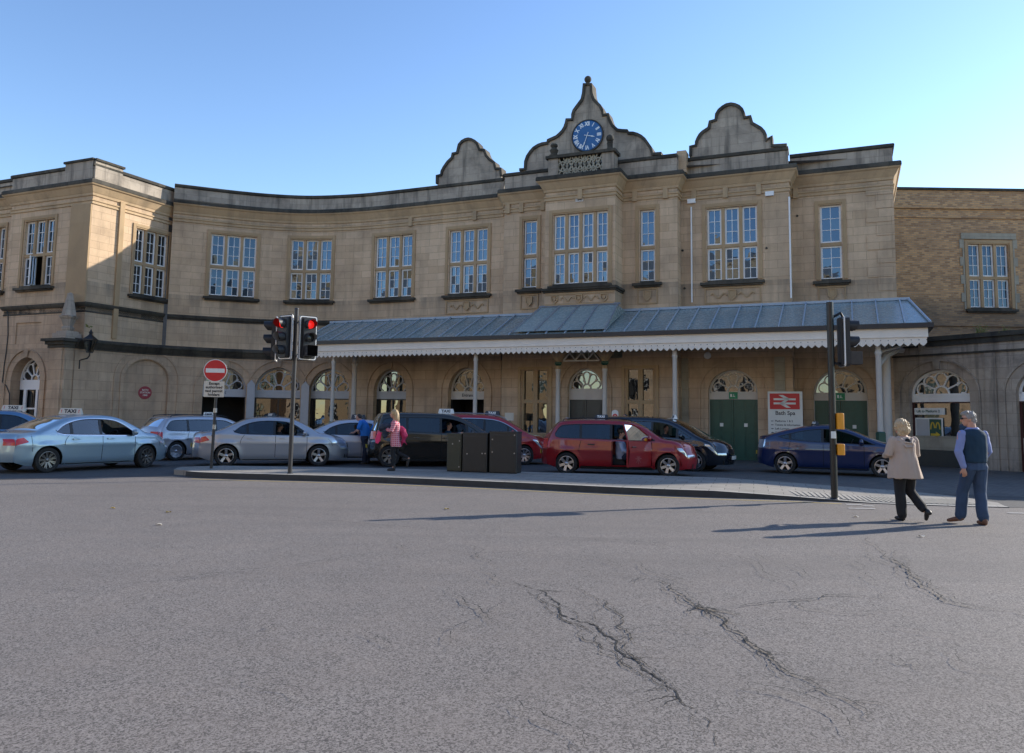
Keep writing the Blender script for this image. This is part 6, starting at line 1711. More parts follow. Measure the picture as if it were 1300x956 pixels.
pm('skin', (.52, .27, .18), .5, var=.12, scale=12)
pm('skin_dark', (.28, .14, .09), .5, var=.12, scale=12)
pm('hair_blond', (.42, .30, .16), .6, var=.45, scale=40)
pm('hair_fair', (.50, .37, .22), .6, var=.4, scale=50)
pm('hair_grey', (.28, .26, .24), .6, var=.45, scale=50)
pm('hair_dark', (.02, .016, .013), .6, var=.4, scale=40)
pm('denim', (.035, .065, .125), .85, var=.35, scale=7, bmp=.2, bscale=90)
pm('denim_dark', (.020, .030, .060), .85, var=.3, scale=7)
pm('knit_navy', (.010, .035, .065), .9, var=.2, scale=14, bmp=.25, bscale=120)
pm('shirt_blue', (.22, .27, .50), .75, var=.15, scale=9)
pm('shirt_bright', (.01, .16, .55), .75, var=.2, scale=9)
pm('shirt_pale', (.38, .43, .55), .75, var=.2, scale=9)
pm('tunic_taupe', (.46, .36, .29), .85, var=.12, scale=5, bmp=.15, bscale=50)
pm('trouser_black', (.012, .012, .014), .85, var=.3, scale=9)
pm('shoe_black', (.015, .015, .016), .5, var=.3)
pm('shoe_brown', (.15, .065, .035), .5, var=.25)
pm('jacket_magenta', (.42, .02, .09), .75, var=.2)
pm('bag_pink', (.75, .04, .15), .6, var=.2)
pm('bag_dark', (.02, .028, .05), .7, var=.3)
def plaid():
    m, nt, b = newmat('pink_plaid_cloth'); g = nt.nodes.new('ShaderNodeTexCoord').outputs['Object']
    def wave(axis, sc):
        n = N(nt, 'ShaderNodeTexWave', Scale=sc, Distortion=.4); n.bands_direction = axis; nt.links.new(g, n.inputs['Vector']); return ramp(nt, n.outputs['Fac'], [(.72, 0), (.84, 1)])
    c = mix(nt, wave('Z', 6.0), (.50, .06, .10), (.75, .42, .45)); c2 = mix(nt, wave('X', 6.5), (.0, .0, .0), (.55, .35, .4))
    c = mix(nt, 1.0, c, c2, 'LIGHTEN'); d = wave('Z', 3.0); c = mix(nt, ramp(nt, noise_n(nt, 3, 2, .5, g), [(.5, 0), (.6, .35)]), c, (.18, .02, .05))
    nt.links.new(c, b.inputs['Base Color']); b.inputs['Roughness'].default_value = .85; return m
MAT['plaid'] = plaid()

def shoe(name, T, heel, toe, m, h=.09, w=.045, up=(0, 0, 1)):
    """heel / toe points on the sole"""
    heel, toe = Vector(heel), Vector(toe); d = (toe - heel).normalized(); u = Vector(up).normalized(); u = (u - d * u.dot(d)).normalized(); L = (toe - heel).length
    mb = MB()
    limb(mb, [heel + d * .035 + u * .035, heel + d * L * .5 + u * .036, toe - d * .045 + u * .03], [.036, w * .9, .030], 10)
    limb(mb, [heel + d * .04 + u * .05, heel + d * .045 + u * h], [.042, .040], 10)
    return remesh_build(mb, name, m, T, .010, 2)

# --- couple walking away across the road at the right
def couple():
    # woman
    p = gpt(1150, 661); T = empty('person', (p.x, p.y, 0), 'fair haired woman in long taupe tunic and black trousers walking away', 'person', 'pair of pedestrians crossing at the right', rz=rad(8))
    Z = 1.62 / 1.70
    def z(v): return v * Z
    # local: +y away, x right. left foot planted, right foot lifted behind
    Lh, Rh = (-.09, 0, z(.92)), (.09, 0, z(.92)); Lk, La = (-.07, .03, z(.5)), (-.06, -.02, .09); Rk, Ra = (.13, .06, z(.50)), (.19, -.20, z(.20))
    b = MB(); 
    limb(b, [Lh, Lk, La], [.09, .06, .042]); limb(b, [Rh, Rk, Ra], [.09, .06, .042])
    torso(b, [(0, 0, z(.86), .15, .12), (0, 0, z(1.0), .17, .125), (0, 0, z(1.2), .15, .11), (0, 0, z(1.36), .17, .10), (0, 0, z(1.42), .10, .07), (0, .01, z(1.46), .055, .055)])
    limb(b, [(0, .01, z(1.42)), (0, .03, z(1.54))], [.052, .052])
    limb(b, [(-.18, 0, z(1.37)), (-.26, .0, z(1.12)), (-.20, .20, z(1.08))], [.05, .04, .03]); limb(b, [(.18, 0, z(1.37)), (.24, .04, z(1.12)), (.16, .22, z(1.10))], [.05, .04, .03])
    hand(b, (-.20, .20, z(1.08)), (.4, .9, .1), (1, 0, 0)); hand(b, (.16, .22, z(1.10)), (-.3, .9, .1), (-1, 0, 0))
    hc = Vector((-.01, .05, z(1.595))); head_on(b, hc, .115, (-.35, .93, -.05))
    remesh_build(b, 'body', MAT['skin'], T, .0085)
    t = MB(); limb(t, [(-.09, 0, z(.9)), (-.075, .03, z(.5)), (-.065, -.015, .10)], [.115, .088, .082]); limb(t, [(.09, 0, z(.9)), (.13, .065, z(.5)), (.185, -.17, z(.24))], [.115, .09, .08])
    torso(t, [(0, 0, z(.8), .17, .14), (0, 0, z(.98), .18, .14)]); remesh_build(t, 'trousers', MAT['trouser_black'], T, .011)
    t = MB(); torso(t, [(0.01, -.01, z(.72), .27, .20), (0.01, -.01, z(.76), .265, .195), (0, 0, z(.9), .25, .19), (0, 0, z(1.02), .225, .175), (0, 0, z(1.15), .19, .15), (0, 0, z(1.28), .205, .14), (0, 0, z(1.37), .205, .115), (0, .0, z(1.42), .13, .085), (0, .01, z(1.435), .09, .07)])
    limb(t, [(-.19, 0, z(1.36)), (-.275, .0, z(1.13)), (-.215, .18, z(1.09))], [.072, .064, .05]); limb(t, [(.19, 0, z(1.36)), (.255, .03, z(1.12)), (.18, .18, z(1.10))], [.072, .064, .05])
    # loose cowl folded over the back of the neck
    rows = [Vector((.12 * math.cos(a), -.02 + .11 * math.sin(a), z(1.40) - .05 * math.sin(-a) * (1 if math.sin(a) < 0 else .2))) for a in [2 * PI * k / 16 for k in range(17)]]
    remesh_build(t, 'tunic', MAT['tunic_taupe'], T, .010)
    t = MB(); t.tube([(-.10, .02, z(1.43)), (-.11, -.07, z(1.40)), (-.05, -.135, z(1.33)), (.05, -.135, z(1.33)), (.11, -.07, z(1.40)), (.10, .02, z(1.43))], .022, 8); t.tube([(-.13, .0, z(1.42)), (-.14, -.09, z(1.36)), (-.05, -.16, z(1.26)), (.06, -.16, z(1.26)), (.14, -.09, z(1.36)), (.13, 0, z(1.42))], .020, 8)
    remesh_build(t, 'cowl', MAT['tunic_taupe'], T, .010)
    t = MB(); t.ball((0, -.118, z(1.355)), (.055, .02, .05)); t.build('black_vest_edge', MAT['trouser_black'], T)
    t = MB(); c = hc; t.ball(c + Vector((.0, -.02, .03)), (.108, .115, .112)); t.ball(c + Vector((.02, -.06, -.04)), (.108, .085, .095)); t.ball(c + Vector((.0, -.055, -.105)), (.085, .06, .06))
    for k in range(44):
        a = random.uniform(0, 2 * PI); e = random.uniform(-.8, 1.4); q = Vector((math.cos(a) * math.cos(e), math.sin(a) * math.cos(e), math.sin(e))) * .108
        if q.y > .05 and q.z < .04: continue
        t.ball(c + Vector((0, -.025, .02)) + q, random.uniform(.014, .026), seg=8, rings=5)
    remesh_build(t, 'hair', MAT['hair_fair'], T, .008, 1)
    shoe('shoe', T, (-.06, -.06, 0), (-.075, .19, 0), MAT['shoe_black'])
    shoe('shoe', T, (.19, -.245, z(.245)), (.215, -.17, .02), MAT['shoe_black'], up=(0, -.95, .1))
    # man
    p = gpt(1250, 667); T = empty('person', (p.x, p.y, 0), 'grey haired man in navy sleeveless pullover, blue shirt and jeans walking away', 'person', 'pair of pedestrians crossing at the right', rz=rad(6))
    Rf, Lf = Vector((.0, 0, 0)), Vector((-.26, .34, 0))
    b = MB()
    hp = Vector((-.09, .06, .95)); Lh, Rh = hp + Vector((-.095, .0, 0)), hp + Vector((.095, 0, 0))
    limb(b, [Lh, (-.20, .22, .50), (-.245, .27, .10)], [.09, .06, .042]); limb(b, [Rh, (.02, .10, .50), (.0, .03, .09)], [.09, .06, .042])
    torso(b, [(hp.x, hp.y, .88, .15, .12), (hp.x, hp.y, 1.02, .165, .12), (hp.x, hp.y, 1.25, .17, .12), (hp.x, hp.y, 1.42, .19, .11), (hp.x, hp.y, 1.49, .11, .08), (hp.x, hp.y, 1.52, .06, .06)])
    limb(b, [(hp.x, hp.y, 1.48), (hp.x - .01, hp.y + .02, 1.60)], [.062, .06])
    limb(b, [(hp.x - .20, hp.y, 1.43), (hp.x - .27, hp.y - .02, 1.14), (hp.x - .22, hp.y - .05, .90)], [.055, .046, .034]); limb(b, [(hp.x + .20, hp.y, 1.43), (hp.x + .26, hp.y + .03, 1.14), (hp.x + .22, hp.y + .17, .97)], [.055, .046, .034])
    hand(b, (hp.x - .22, hp.y - .05, .89), (.15, -.05, -1), (.3, .9, 0)); hand(b, (hp.x + .22, hp.y + .17, .96), (-.1, .5, -.8), (-1, 0, 0))
    hc = Vector((hp.x - .03, hp.y + .05, 1.665)); head_on(b, hc, .12, (-.85, .5, -.05))
    remesh_build(b, 'body', MAT['skin'], T, .0085)
    t = MB(); limb(t, [Lh + Vector((0, 0, -.03)), (-.195, .21, .50), (-.235, .24, .12)], [.115, .085, .085]); limb(t, [Rh + Vector((0, 0, -.03)), (.015, .095, .50), (.005, .03, .13)], [.118, .088, .088])
    torso(t, [(hp.x, hp.y, .86, .17, .14), (hp.x, hp.y, 1.0, .18, .14), (hp.x, hp.y, 1.06, .175, .135)]); remesh_build(t, 'jeans', MAT['denim'], T, .011)
    t = MB()
    limb(t, [(hp.x - .185, hp.y, 1.42), (hp.x - .275, hp.y - .02, 1.15), (hp.x - .225, hp.y - .05, .92)], [.072, .062, .048]); limb(t, [(hp.x + .185, hp.y, 1.42), (hp.x + .27, hp.y + .03, 1.15), (hp.x + .225, hp.y + .16, .98)], [.072, .062, .048])
    torso(t, [(hp.x, hp.y, 1.2, .17, .12), (hp.x, hp.y, 1.44, .17, .10), (hp.x, hp.y, 1.535, .075, .07)]); remesh_build(t, 'shirt', MAT['shirt_blue'], T, .010)
    t = MB(); torso(t, [(hp.x, hp.y, .98, .195, .155), (hp.x, hp.y, 1.02, .205, .16), (hp.x, hp.y, 1.12, .20, .155), (hp.x, hp.y, 1.28, .205, .15), (hp.x, hp.y, 1.41, .215, .13), (hp.x, hp.y, 1.47, .175, .105), (hp.x, hp.y, 1.51, .09, .08)]); remesh_build(t, 'pullover', MAT['knit_navy'], T, .010)
    t = MB(); f = Vector((-.85, .5, 0)).normalized(); t.ball(hc + Vector((0, 0, .045)) - f * .02, (.095, .095, .085)); t.ball(hc - f * .05 + Vector((0, 0, -.02)), (.07, .07, .07)); t.ball(hc + f * .05 + Vector((0, 0, .085)), (.06, .06, .035)); [t.ball(hc - f * .02 + Vector((random.uniform(-.07, .07), random.uniform(-.07, .07), random.uniform(.08, .125))), .022, seg=8, rings=5) for _ in range(14)]
    remesh_build(t, 'hair', MAT['hair_grey'], T, .008, 1)
    t = MB(); s = f.cross(Vector((0, 0, 1)))
    for sg in (-1, 1): t.ball(hc + f * .095 + s * sg * .036 + Vector((0, 0, .01)), (.022, .022, .018)); t.tube([hc + f * .09 + s * sg * .062 + Vector((0, 0, .015)), hc - f * .02 + s * sg * .08 + Vector((0, 0, .012))], .004, 5)
    t.build('sunglasses', MAT['trim_black'], T)
    shoe('shoe', T, (.0, -.05, 0), (.03, .22, 0), MAT['shoe_brown']); shoe('shoe', T, (-.20, .18, .055), (-.40, .36, .0), MAT['shoe_brown'], up=(-.2, .2, 1))
couple()

# --- girl in the plaid shirt on the island, walking left
def girl():
    p = gpt(500, 598, .13); T = empty('person', (p.x, p.y, .135), 'long haired girl in pink plaid shirt walking left along the island', 'person', rz=rad(0))
    # local: facing -x
    b = MB(); hp = Vector((.02, 0, .84))
    limb(b, [(.0, -.07, .84), (-.03, -.06, .46), (.0, -.05, .08)], [.085, .055, .038]); limb(b, [(.04, .07, .84), (.05, .07, .48), (.37, .06, .33)], [.085, .055, .038])
    torso(b, [(.02, 0, .80, .11, .14), (.02, 0, .95, .11, .14), (.01, 0, 1.12, .10, .125), (.0, 0, 1.26, .10, .15), (0, 0, 1.32, .07, .09), (-.01, 0, 1.36, .045, .045)])
    limb(b, [(-.01, 0, 1.32), (-.03, 0, 1.44)], [.045, .045])
    limb(b, [(0, -.17, 1.27), (-.08, -.2, 1.06), (-.24, -.12, 1.10)], [.045, .037, .028]); limb(b, [(0, .17, 1.27), (.06, .2, 1.04), (-.1, .2, .95)], [.045, .037, .028])
    hand(b, (-.24, -.12, 1.10), (-.9, .2, .1), (0, .6, .8)); hand(b, (-.1, .2, .95), (-.8, 0, -.4), (0, -1, 0))
    hc = Vector((-.045, 0, 1.50)); head_on(b, hc, .11, (-.93, -.3, -.05)); remesh_build(b, 'body', MAT['skin'], T, .0085)
    t = MB(); limb(t, [(.0, -.07, .82), (-.03, -.06, .46), (.0, -.05, .12)], [.092, .065, .047]); limb(t, [(.04, .07, .82), (.055, .07, .48), (.34, .06, .35)], [.092, .065, .047]); torso(t, [(.02, 0, .78, .12, .15), (.02, 0, .9, .12, .15)]); remesh_build(t, 'leggings', MAT['trouser_black'], T, .010)
    t = MB(); torso(t, [(.04, 0, .64, .15, .18), (.03, 0, .72, .145, .18), (.02, 0, .9, .13, .165), (.01, 0, 1.1, .12, .15), (0, 0, 1.25, .12, .165), (0, 0, 1.31, .09, .11), (0, 0, 1.345, .06, .06)])
    limb(t, [(0, -.165, 1.26), (-.07, -.205, 1.06), (-.18, -.15, 1.09)], [.062, .055, .047]); limb(t, [(0, .165, 1.26), (.07, .205, 1.05), (-.07, .2, .97)], [.062, .055, .047]); remesh_build(t, 'plaid_shirt', MAT['plaid'], T, .009)
    t = MB(); t.ball(hc + Vector((.025, 0, .03)), (.105, .092, .10)); limb(t, [hc + Vector((.06, -.01, 0)), hc + Vector((.085, -.02, -.14)), hc + Vector((.10, -.02, -.30))], [.075, .07, .035]); remesh_build(t, 'long_hair', MAT['hair_blond'], T, .009, 1)
    t = MB(); limb(t, [(-.14, -.1, 1.16), (-.26, -.12, 1.18), (-.36, -.1, 1.12)], [.09, .11, .08]); limb(t, [(-.2, -.1, 1.1), (-.26, -.1, .92)], [.1, .07]); remesh_build(t, 'folded_coat', MAT['bag_dark'], T, .014)
    t = MB(); t.tube([(-.38, -.1, 1.02), (-.44, -.1, .80), (-.46, -.1, .72)], [.05, .075, .03], 8, sx=.5); t.build('pink_bag', MAT['bag_pink'], T)
    t = MB(); limb(t, [(.13, .05, 1.12), (.22, .0, 1.04), (.26, -.02, .90), (.24, -.02, .76)], [.07, .095, .075, .04]); limb(t, [(.24, 0, .8), (.32, -.02, .70)], [.03, .015]); limb(t, [(.2, 0, .8), (.18, -.02, .66)], [.03, .015]); remesh_build(t, 'magenta_jacket', MAT['jacket_magenta'], T, .012)
    shoe('boot', T, (.05, -.05, 0), (-.19, -.06, 0), MAT['shoe_black'], h=.2, w=.048); shoe('boot', T, (.42, .06, .33), (.36, .06, .06), MAT['shoe_black'], h=.17, up=(-1, 0, .3))
girl()

# --- man in blue polo leaning to the white car
def blueman():
    p = gpt(463, 589.5); T = empty('person', (p.x, p.y, 0), 'man in bright blue polo shirt and dark jeans bending beside the white saloon', 'person', rz=rad(0))
    b = MB()
    limb(b, [(-.06, -.05, .90), (.02, -.04, .48), (-.02, -.02, .08)], [.09, .06, .04]); limb(b, [(.06, .08, .90), (.10, .06, .48), (.08, .08, .08)], [.09, .06, .04])
    torso(b, [(.0, 0, .86, .13, .15), (-.01, 0, 1.02, .13, .15), (-.05, 0, 1.22, .13, .17), (-.11, 0, 1.38, .12, .17), (-.15, 0, 1.43, .08, .1)])
    limb(b, [(-.15, 0, 1.40), (-.21, 0, 1.46)], [.055, .055]); limb(b, [(-.13, -.19, 1.34), (-.22, -.22, 1.08), (-.20, -.05, 1.0)], [.052, .042, .03]); limb(b, [(-.13, .19, 1.34), (-.30, .2, 1.12), (-.42, .15, 1.02)], [.052, .042, .03])
    hand(b, (-.20, -.05, 1.0), (-.2, .9, 0), (0, 0, -1)); hand(b, (-.42, .15, 1.02), (-1, 0, -.1), (0, 0, -1))
    hc = Vector((-.25, 0, 1.52)); head_on(b, hc, .115, (-.9, .2, -.45)); remesh_build(b, 'body', MAT['skin'], T, .011)
    t = MB(); limb(t, [(-.04, -.06, .88), (.02, -.04, .48), (-.015, -.02, .1)], [.115, .082, .075]); limb(t, [(.06, .07, .88), (.10, .06, .48), (.08, .08, .1)], [.115, .082, .075]); torso(t, [(0, 0, .82, .15, .17), (0, 0, 1.0, .15, .17)]); remesh_build(t, 'jeans', MAT['denim_dark'], T, .012)
    t = MB(); torso(t, [(.0, 0, .92, .17, .19), (-.01, 0, 1.05, .17, .19), (-.05, 0, 1.22, .165, .20), (-.10, 0, 1.36, .15, .20), (-.14, 0, 1.44, .09, .12)]); limb(t, [(-.12, -.19, 1.35), (-.18, -.22, 1.18)], [.08, .07]); limb(t, [(-.12, .19, 1.35), (-.22, .2, 1.22)], [.08, .07]); remesh_build(t, 'polo_shirt', MAT['shirt_bright'], T, .012)
    t = MB(); t.ball(hc + Vector((.02, 0, .03)), (.098, .085, .09)); remesh_build(t, 'hair', MAT['hair_dark'], T, .010, 1)
    shoe('shoe', T, (.04, -.02, 0), (-.2, -.04, 0), MAT['shoe_black']); shoe('shoe', T, (.14, .08, 0), (-.1, .06, 0), MAT['shoe_black'])
blueman()

# --- people sitting in the cars
def driver(car, x, y, label, shirt, skin='skin', hair='hair_dark', faceang=0, arm=None, z=.52, legs_out=False, hat=False, cat='person', trous='denim_dark'):
    h = car.T.matrix_world
    M_ = Matrix.Translation(car.T.location) @ Matrix.Rotation(car.head, 4, 'Z')
    loc = M_ @ Vector((x - car.ra, y, z)); T = empty('person', loc, label, cat, rz=car.head)
    b = MB(); w = .17
    torso(b, [(0, 0, .0, .12, .16), (-.01, 0, .2, .12, .15), (-.03, 0, .42, .11, .17), (-.03, 0, .50, .07, .09)])
    limb(b, [(-.03, 0, .48), (-.01, 0, .60)], [.05, .05])
    if legs_out:
        A1 = [(.08, -.08, .02), (.30, -.26, .02), (.28, -.34, -.34)]; A2 = [(.1, .06, .02), (.42, -.12, .04), (.40, -.22, -.34)]
    else: A1 = [(.08, -.1, .02), (.48, -.1, .06), (.78, -.1, -.22)]; A2 = [(.08, .1, .02), (.48, .1, .06), (.78, .1, -.22)]
    limb(b, A1, [.085, .06, .04]); limb(b, A2, [.085, .06, .04])
    ar = arm or [(-.03, -.2, .42), (.10, -.26, .18), (.38, -.14, .26)]
    limb(b, ar, [.05, .042, .03]); limb(b, [(-.03, .2, .42), (.12, .25, .18), (.38, .12, .26)], [.05, .042, .03])
    hand(b, ar[-1], Vector(ar[-1]) - Vector(ar[-2]), (0, .5, -.8)); hand(b, (.38, .12, .26), (.9, -.3, .2), (0, 0, -1))
    hc = Vector((.0, 0, .68)); fa = rad(faceang); head_on(b, hc, .113, (math.cos(fa), math.sin(fa), -.05)); remesh_build(b, 'body', MAT[skin], T, .012)
    t = MB(); torso(t, [(0, 0, -.04, .15, .18), (-.01, 0, .2, .15, .18), (-.03, 0, .42, .14, .2), (-.03, 0, .52, .08, .11)]); limb(t, [(-.03, -.2, .42), Vector(ar[1]) ], [.07, .058]); limb(t, [(-.03, .2, .42), (.12, .25, .18)], [.07, .058])
    if arm or legs_out: limb(t, [Vector(ar[1]), Vector(ar[1]).lerp(Vector(ar[2]), .8)], [.056, .045])
    remesh_build(t, 'shirt', MAT[shirt], T, .012)
    t = MB(); limb(t, A1, [.105, .08, .06]); limb(t, A2, [.105, .08, .06]); remesh_build(t, 'trousers', MAT[trous], T, .014)
    t = MB(); f = Vector((math.cos(fa), math.sin(fa), 0)); t.ball(hc - f * .02 + Vector((0, 0, .04)), (.09, .09, .085)); remesh_build(t, 'hair', MAT[hair], T, .010, 1)
    if hat:
        t = MB(); t.lathe([(.11, 0), (.11, .07), (.08, .11), (0, .12)], hc + Vector((0, 0, .04)) - f * .01, 16); t.ball(hc + f * .12 + Vector((0, 0, .045)), (.07, .07, .012)); t.build('cap', MAT['trim_black'], T)
driver(CARS['a'], 2.66, -.37, 'driver with cap at the wheel of the silver blue saloon', 'shirt_pale', 'skin_dark', faceang=20, hat=True)
driver(CARS['f'], 2.6, -.42, 'driver leaning an arm out of the brown people carrier window', 'knit_navy', arm=[(-.03, -.2, .42), (.06, -.36, .34), (.30, -.50, .44)], faceang=-30, z=.62)
driver(CARS['h'], 2.6, -.40, 'driver looking out of the blue black people carrier', 'trouser_black', 'skin_dark', faceang=-40, z=.62)
driver(CARS['j'], 2.34, -.50, 'driver in pale shirt sitting in the open doorway of the red estate', 'shirt_pale', faceang=-10, hair='hair_dark', arm=[(-.03, -.2, .42), (.06, -.30, .20), (.30, -.26, .16)], z=.50, hat=True)
driver(CARS['d'], 2.55, -.37, 'driver in shadow inside the silver liftback', 'trouser_black', 'skin_dark', faceang=10)
# --- heads seen beyond the cars
def bystander(u, v, y, label, shirt, hair, skin='skin'):
    p = ypt(u, v, y); k = (p.z) / 1.75; T = empty('person', (p.x, p.y, 0), label, 'person')
    b = MB(); limb(b, [(-.09, 0, .92 * k), (-.1, .02, .5 * k), (-.1, 0, .08)], [.09, .06, .045]); limb(b, [(.09, 0, .92 * k), (.1, .02, .5 * k), (.1, .05, .08)], [.09, .06, .045])
    limb(b, [(-.1, 0, .05), (-.1, .18, .03)], [.04, .03]); limb(b, [(.1, 0, .05), (.1, .2, .03)], [.04, .03])
    torso(b, [(0, 0, .88 * k, .15, .12), (0, 0, 1.2 * k, .16, .11), (0, 0, 1.42 * k, .18, .1), (0, 0, 1.48 * k, .07, .06)]); limb(b, [(0, 0, 1.46 * k), (0, 0, 1.56 * k)], [.055, .055])
    for sg in (-1, 1): limb(b, [(sg * .2, 0, 1.4 * k), (sg * .24, 0, 1.12 * k), (sg * .22, .06, .88 * k)], [.05, .042, .03]); hand(b, (sg * .22, .06, .88 * k), (0, .1, -1), (-sg, 0, 0))
    hc = Vector((0, 0, 1.75 * k - .115)); head_on(b, hc, .112, (-.5, -.8, 0)); remesh_build(b, 'body', MAT[skin], T, .012)
    t = MB(); torso(t, [(0, 0, .9 * k, .18, .14), (0, 0, 1.2 * k, .185, .13), (0, 0, 1.42 * k, .20, .12), (0, 0, 1.5 * k, .08, .07)]); 
    for sg in (-1, 1): limb(t, [(sg * .19, 0, 1.4 * k), (sg * .24, 0, 1.12 * k), (sg * .23, .05, .92 * k)], [.07, .06, .05])
    remesh_build(t, 'jacket', MAT[shirt], T, .013)
    t = MB(); limb(t, [(-.09, 0, .92 * k), (-.1, .02, .5 * k), (-.1, 0, .12)], [.11, .085, .07]); limb(t, [(.09, 0, .92 * k), (.1, .02, .5 * k), (.1, .05, .12)], [.11, .085, .07]); remesh_build(t, 'trousers', MAT['trouser_black'], T, .014)
    t = MB(); t.ball(hc + Vector((.01, .02, .03)), (.092, .095, .092)); remesh_build(t, 'hair', MAT[hair], T, .011, 1)
bystander(720, 530, 27.8, 'grey haired person in dark red top standing beyond the red estate', 'jacket_magenta', 'hair_grey')
bystander(793.5, 526, 27.6, 'dark haired person standing by the window beyond the blue black people carrier', 'trouser_black', 'hair_dark')
# ------------------------------------------------------------------ street furniture
def rrect(w, h, r, n=4):
    o = []
    for cx, cy, a0 in ((w / 2 - r, h / 2 - r, 0), (-w / 2 + r, h / 2 - r, 90), (-w / 2 + r, -h / 2 + r, 180), (w / 2 - r, -h / 2 + r, 270)):
        for k in range(n + 1): o.append((cx + r * math.cos(rad(a0 + 90 * k / n)), cy + r * math.sin(rad(a0 + 90 * k / n))))
    return o
def signal_head(T, c, face, lit=True, board=True, w=.47, h=1.12, box=False, inner='visor_bare'):
    """c centre, face angle in degrees (direction the lamps look, 270 = to the viewer)"""
    a = rad(face); f = Vector((math.cos(a), math.sin(a), 0)); s = Vector((-f.y, f.x, 0)); u = Vector((0, 0, 1)); c = Vector(c)
    def q(x, z, d): return c + s * x + u * z + f * d
    hd = MB(); o = rrect(.30, 1.0, .05); hd.prism(o, q, -.08, .10); H = hd.build('signal_head', MAT['black_plastic'], T, True)
    if board:
        b = MB(); o = rrect(w, h, .05); b.prism(o, q, -.03, -.012); b.build('backing_board', MAT['black_plastic'], H, True)
        b = MB(); o2 = rrect(w - .03, h - .03, .045); n = len(o2)
        for i in range(n):
            j = (i + 1) % n; A, B_ = o2[i], o2[j]; C, D = (B_[0] * .90, B_[1] * .955), (A[0] * .90, A[1] * .955)
            for d, fl in ((-.009, False), (-.034, True)):
                P = [q(*A, d), q(*B_, d), q(*C, d), q(*D, d)]; b.face(P if not fl else P[::-1])
        for i in range(n):
            j = (i + 1) % n; A, B_ = o[i], o[j]; b.face([q(A[0] * 1.01, A[1] * 1.005, -.034), q(B_[0] * 1.01, B_[1] * 1.005, -.034), q(B_[0] * 1.01, B_[1] * 1.005, -.009), q(A[0] * 1.01, A[1] * 1.005, -.009)])
        b.build('white_border', MAT['white_paint'], H, True)
    for k, zc in enumerate((.33, 0, -.33)):
        L = MB(); L.lathe([(.105, .10), (.105, .112), (.06, .125), (0, .13)], c + u * zc, 18, axis=f); lo = L.build('lens', MAT['lens_red'] if (lit and k == 0) else MAT['lens_off'], H, True)
        if lit and k == 0: lo['label'] = 'red signal lens lit'
        v = MB(); rows = []
        if box and k == 2:
            for zz, xx in ((-.13, -.13), (.13, -.13), (.13, .13), (-.13, .13)): pass
            B8 = [q(-.13, zc - .13, .11), q(.13, zc - .13, .11), q(.13, zc + .13, .11), q(-.13, zc + .13, .11)]; F8 = [q(-.13, zc - .13, .34), q(.13, zc - .13, .34), q(.13, zc + .13, .34), q(-.13, zc + .13, .34)]
            for i in range(4): v.face([B8[i], B8[(i + 1) % 4], F8[(i + 1) % 4], F8[i]])
            for e in range(7):
                x = -.11 + .22 * e / 6; v.face([q(x, zc - .12, .12), q(x, zc - .12, .33), q(x, zc + .12, .33), q(x, zc + .12, .12)])
            v.build('louvre_box', MAT['post_grey'], H, True); continue
        n = 18
        for d, r, sh in ((.10, .125, 0), (.30, .118, 1)):
            rows.append([c + u * zc + f * (d - (0 if not sh else .10 * max(0, -math.sin(t)))) + s * r * math.cos(t) + u * r * math.sin(t) for t in [rad(-55 + 290 * i / n) for i in range(n + 1)]])
        v.grid(rows, 0, True); rows2 = [[p + (c + u * zc - p).normalized() * .004 for p in rr] for rr in rows]; v.grid(rows2, 1 if not (lit and k == 0) else 2, True, flip=True)
        v.build('visor', [MAT['black_plastic'], MAT[inner], plain('visor_red_glow', (.16, .012, .012), .5)], H, True)
    return H
# left pole with three heads
p = gpt(368, 602, .12); b0 = Vector((p.x, p.y, .11))
TL = empty('traffic_light', b0, 'traffic light with three back to back heads on the island left of centre, red lit', 'traffic light', 'traffic lights on the island')
f = MB(); f.tube([b0, b0 + Vector((0, 0, 4.1))], .055, 12); f.lathe([(.085, 0), (.085, .02), (.06, .05)], b0, 12); f.lathe([(.062, 4.1), (.05, 4.13), (0, 4.14)], b0, 12); f.build('pole', MAT['post_grey'], TL, True)
zc = ypt(362, 428.5, p.y).z
signal_head(TL, Vector((ypt(361.5, 428, p.y - .12).x, p.y - .10, zc)), 238, True, True)
signal_head(TL, Vector((ypt(350, 430, p.y + .2).x, p.y + .22, zc - .03)), 192, False, True, inner='black_plastic')
signal_head(TL, Vector((ypt(391.5, 429, p.y - .02).x, p.y - .04, zc - .01)), 305, True, True, box=True)
f = MB()
for zz in (.42, -.42): f.tube([Vector((ypt(361, 428, p.y).x, p.y, zc + zz)), Vector((ypt(391, 428, p.y).x, p.y + .02, zc + zz))], .018, 6)
f.build('clamp_arms', MAT['post_grey'], TL, True)
# right pole with one head turned away to the right
p = gpt(1059.5, 634.5, .03); b0 = Vector((p.x, p.y, .02))
TR = empty('traffic_light', b0, 'black traffic light pole at the crossing with amber push button boxes', 'traffic light', 'traffic lights on the island')
top = ypt(1053, 385, p.y).z
f = MB(); f.tube([b0, b0 + Vector((-.0, 0, top))], .068, 12); f.lathe([(.1, 0), (.1, .02), (.07, .05)], b0, 12); f.build('pole', MAT['black_paint'], TR, True)
zc = ypt(1070, 434, p.y).z; xc = ypt(1071, 434, p.y).x
signal_head(TR, Vector((xc, p.y + .02, zc)), 352, False, True, w=.42, h=1.02, box=True, inner='black_plastic')
f = MB(); f.tube([Vector((p.x, p.y, zc + .48)), Vector((xc - .05, p.y, zc + .6)), Vector((xc + .05, p.y + .1, zc + .5))], .03, 6); f.tube([Vector((p.x, p.y, zc - .45)), Vector((xc, p.y, zc - .45))], .03, 6); f.build('brackets', MAT['black_paint'], TR, True)
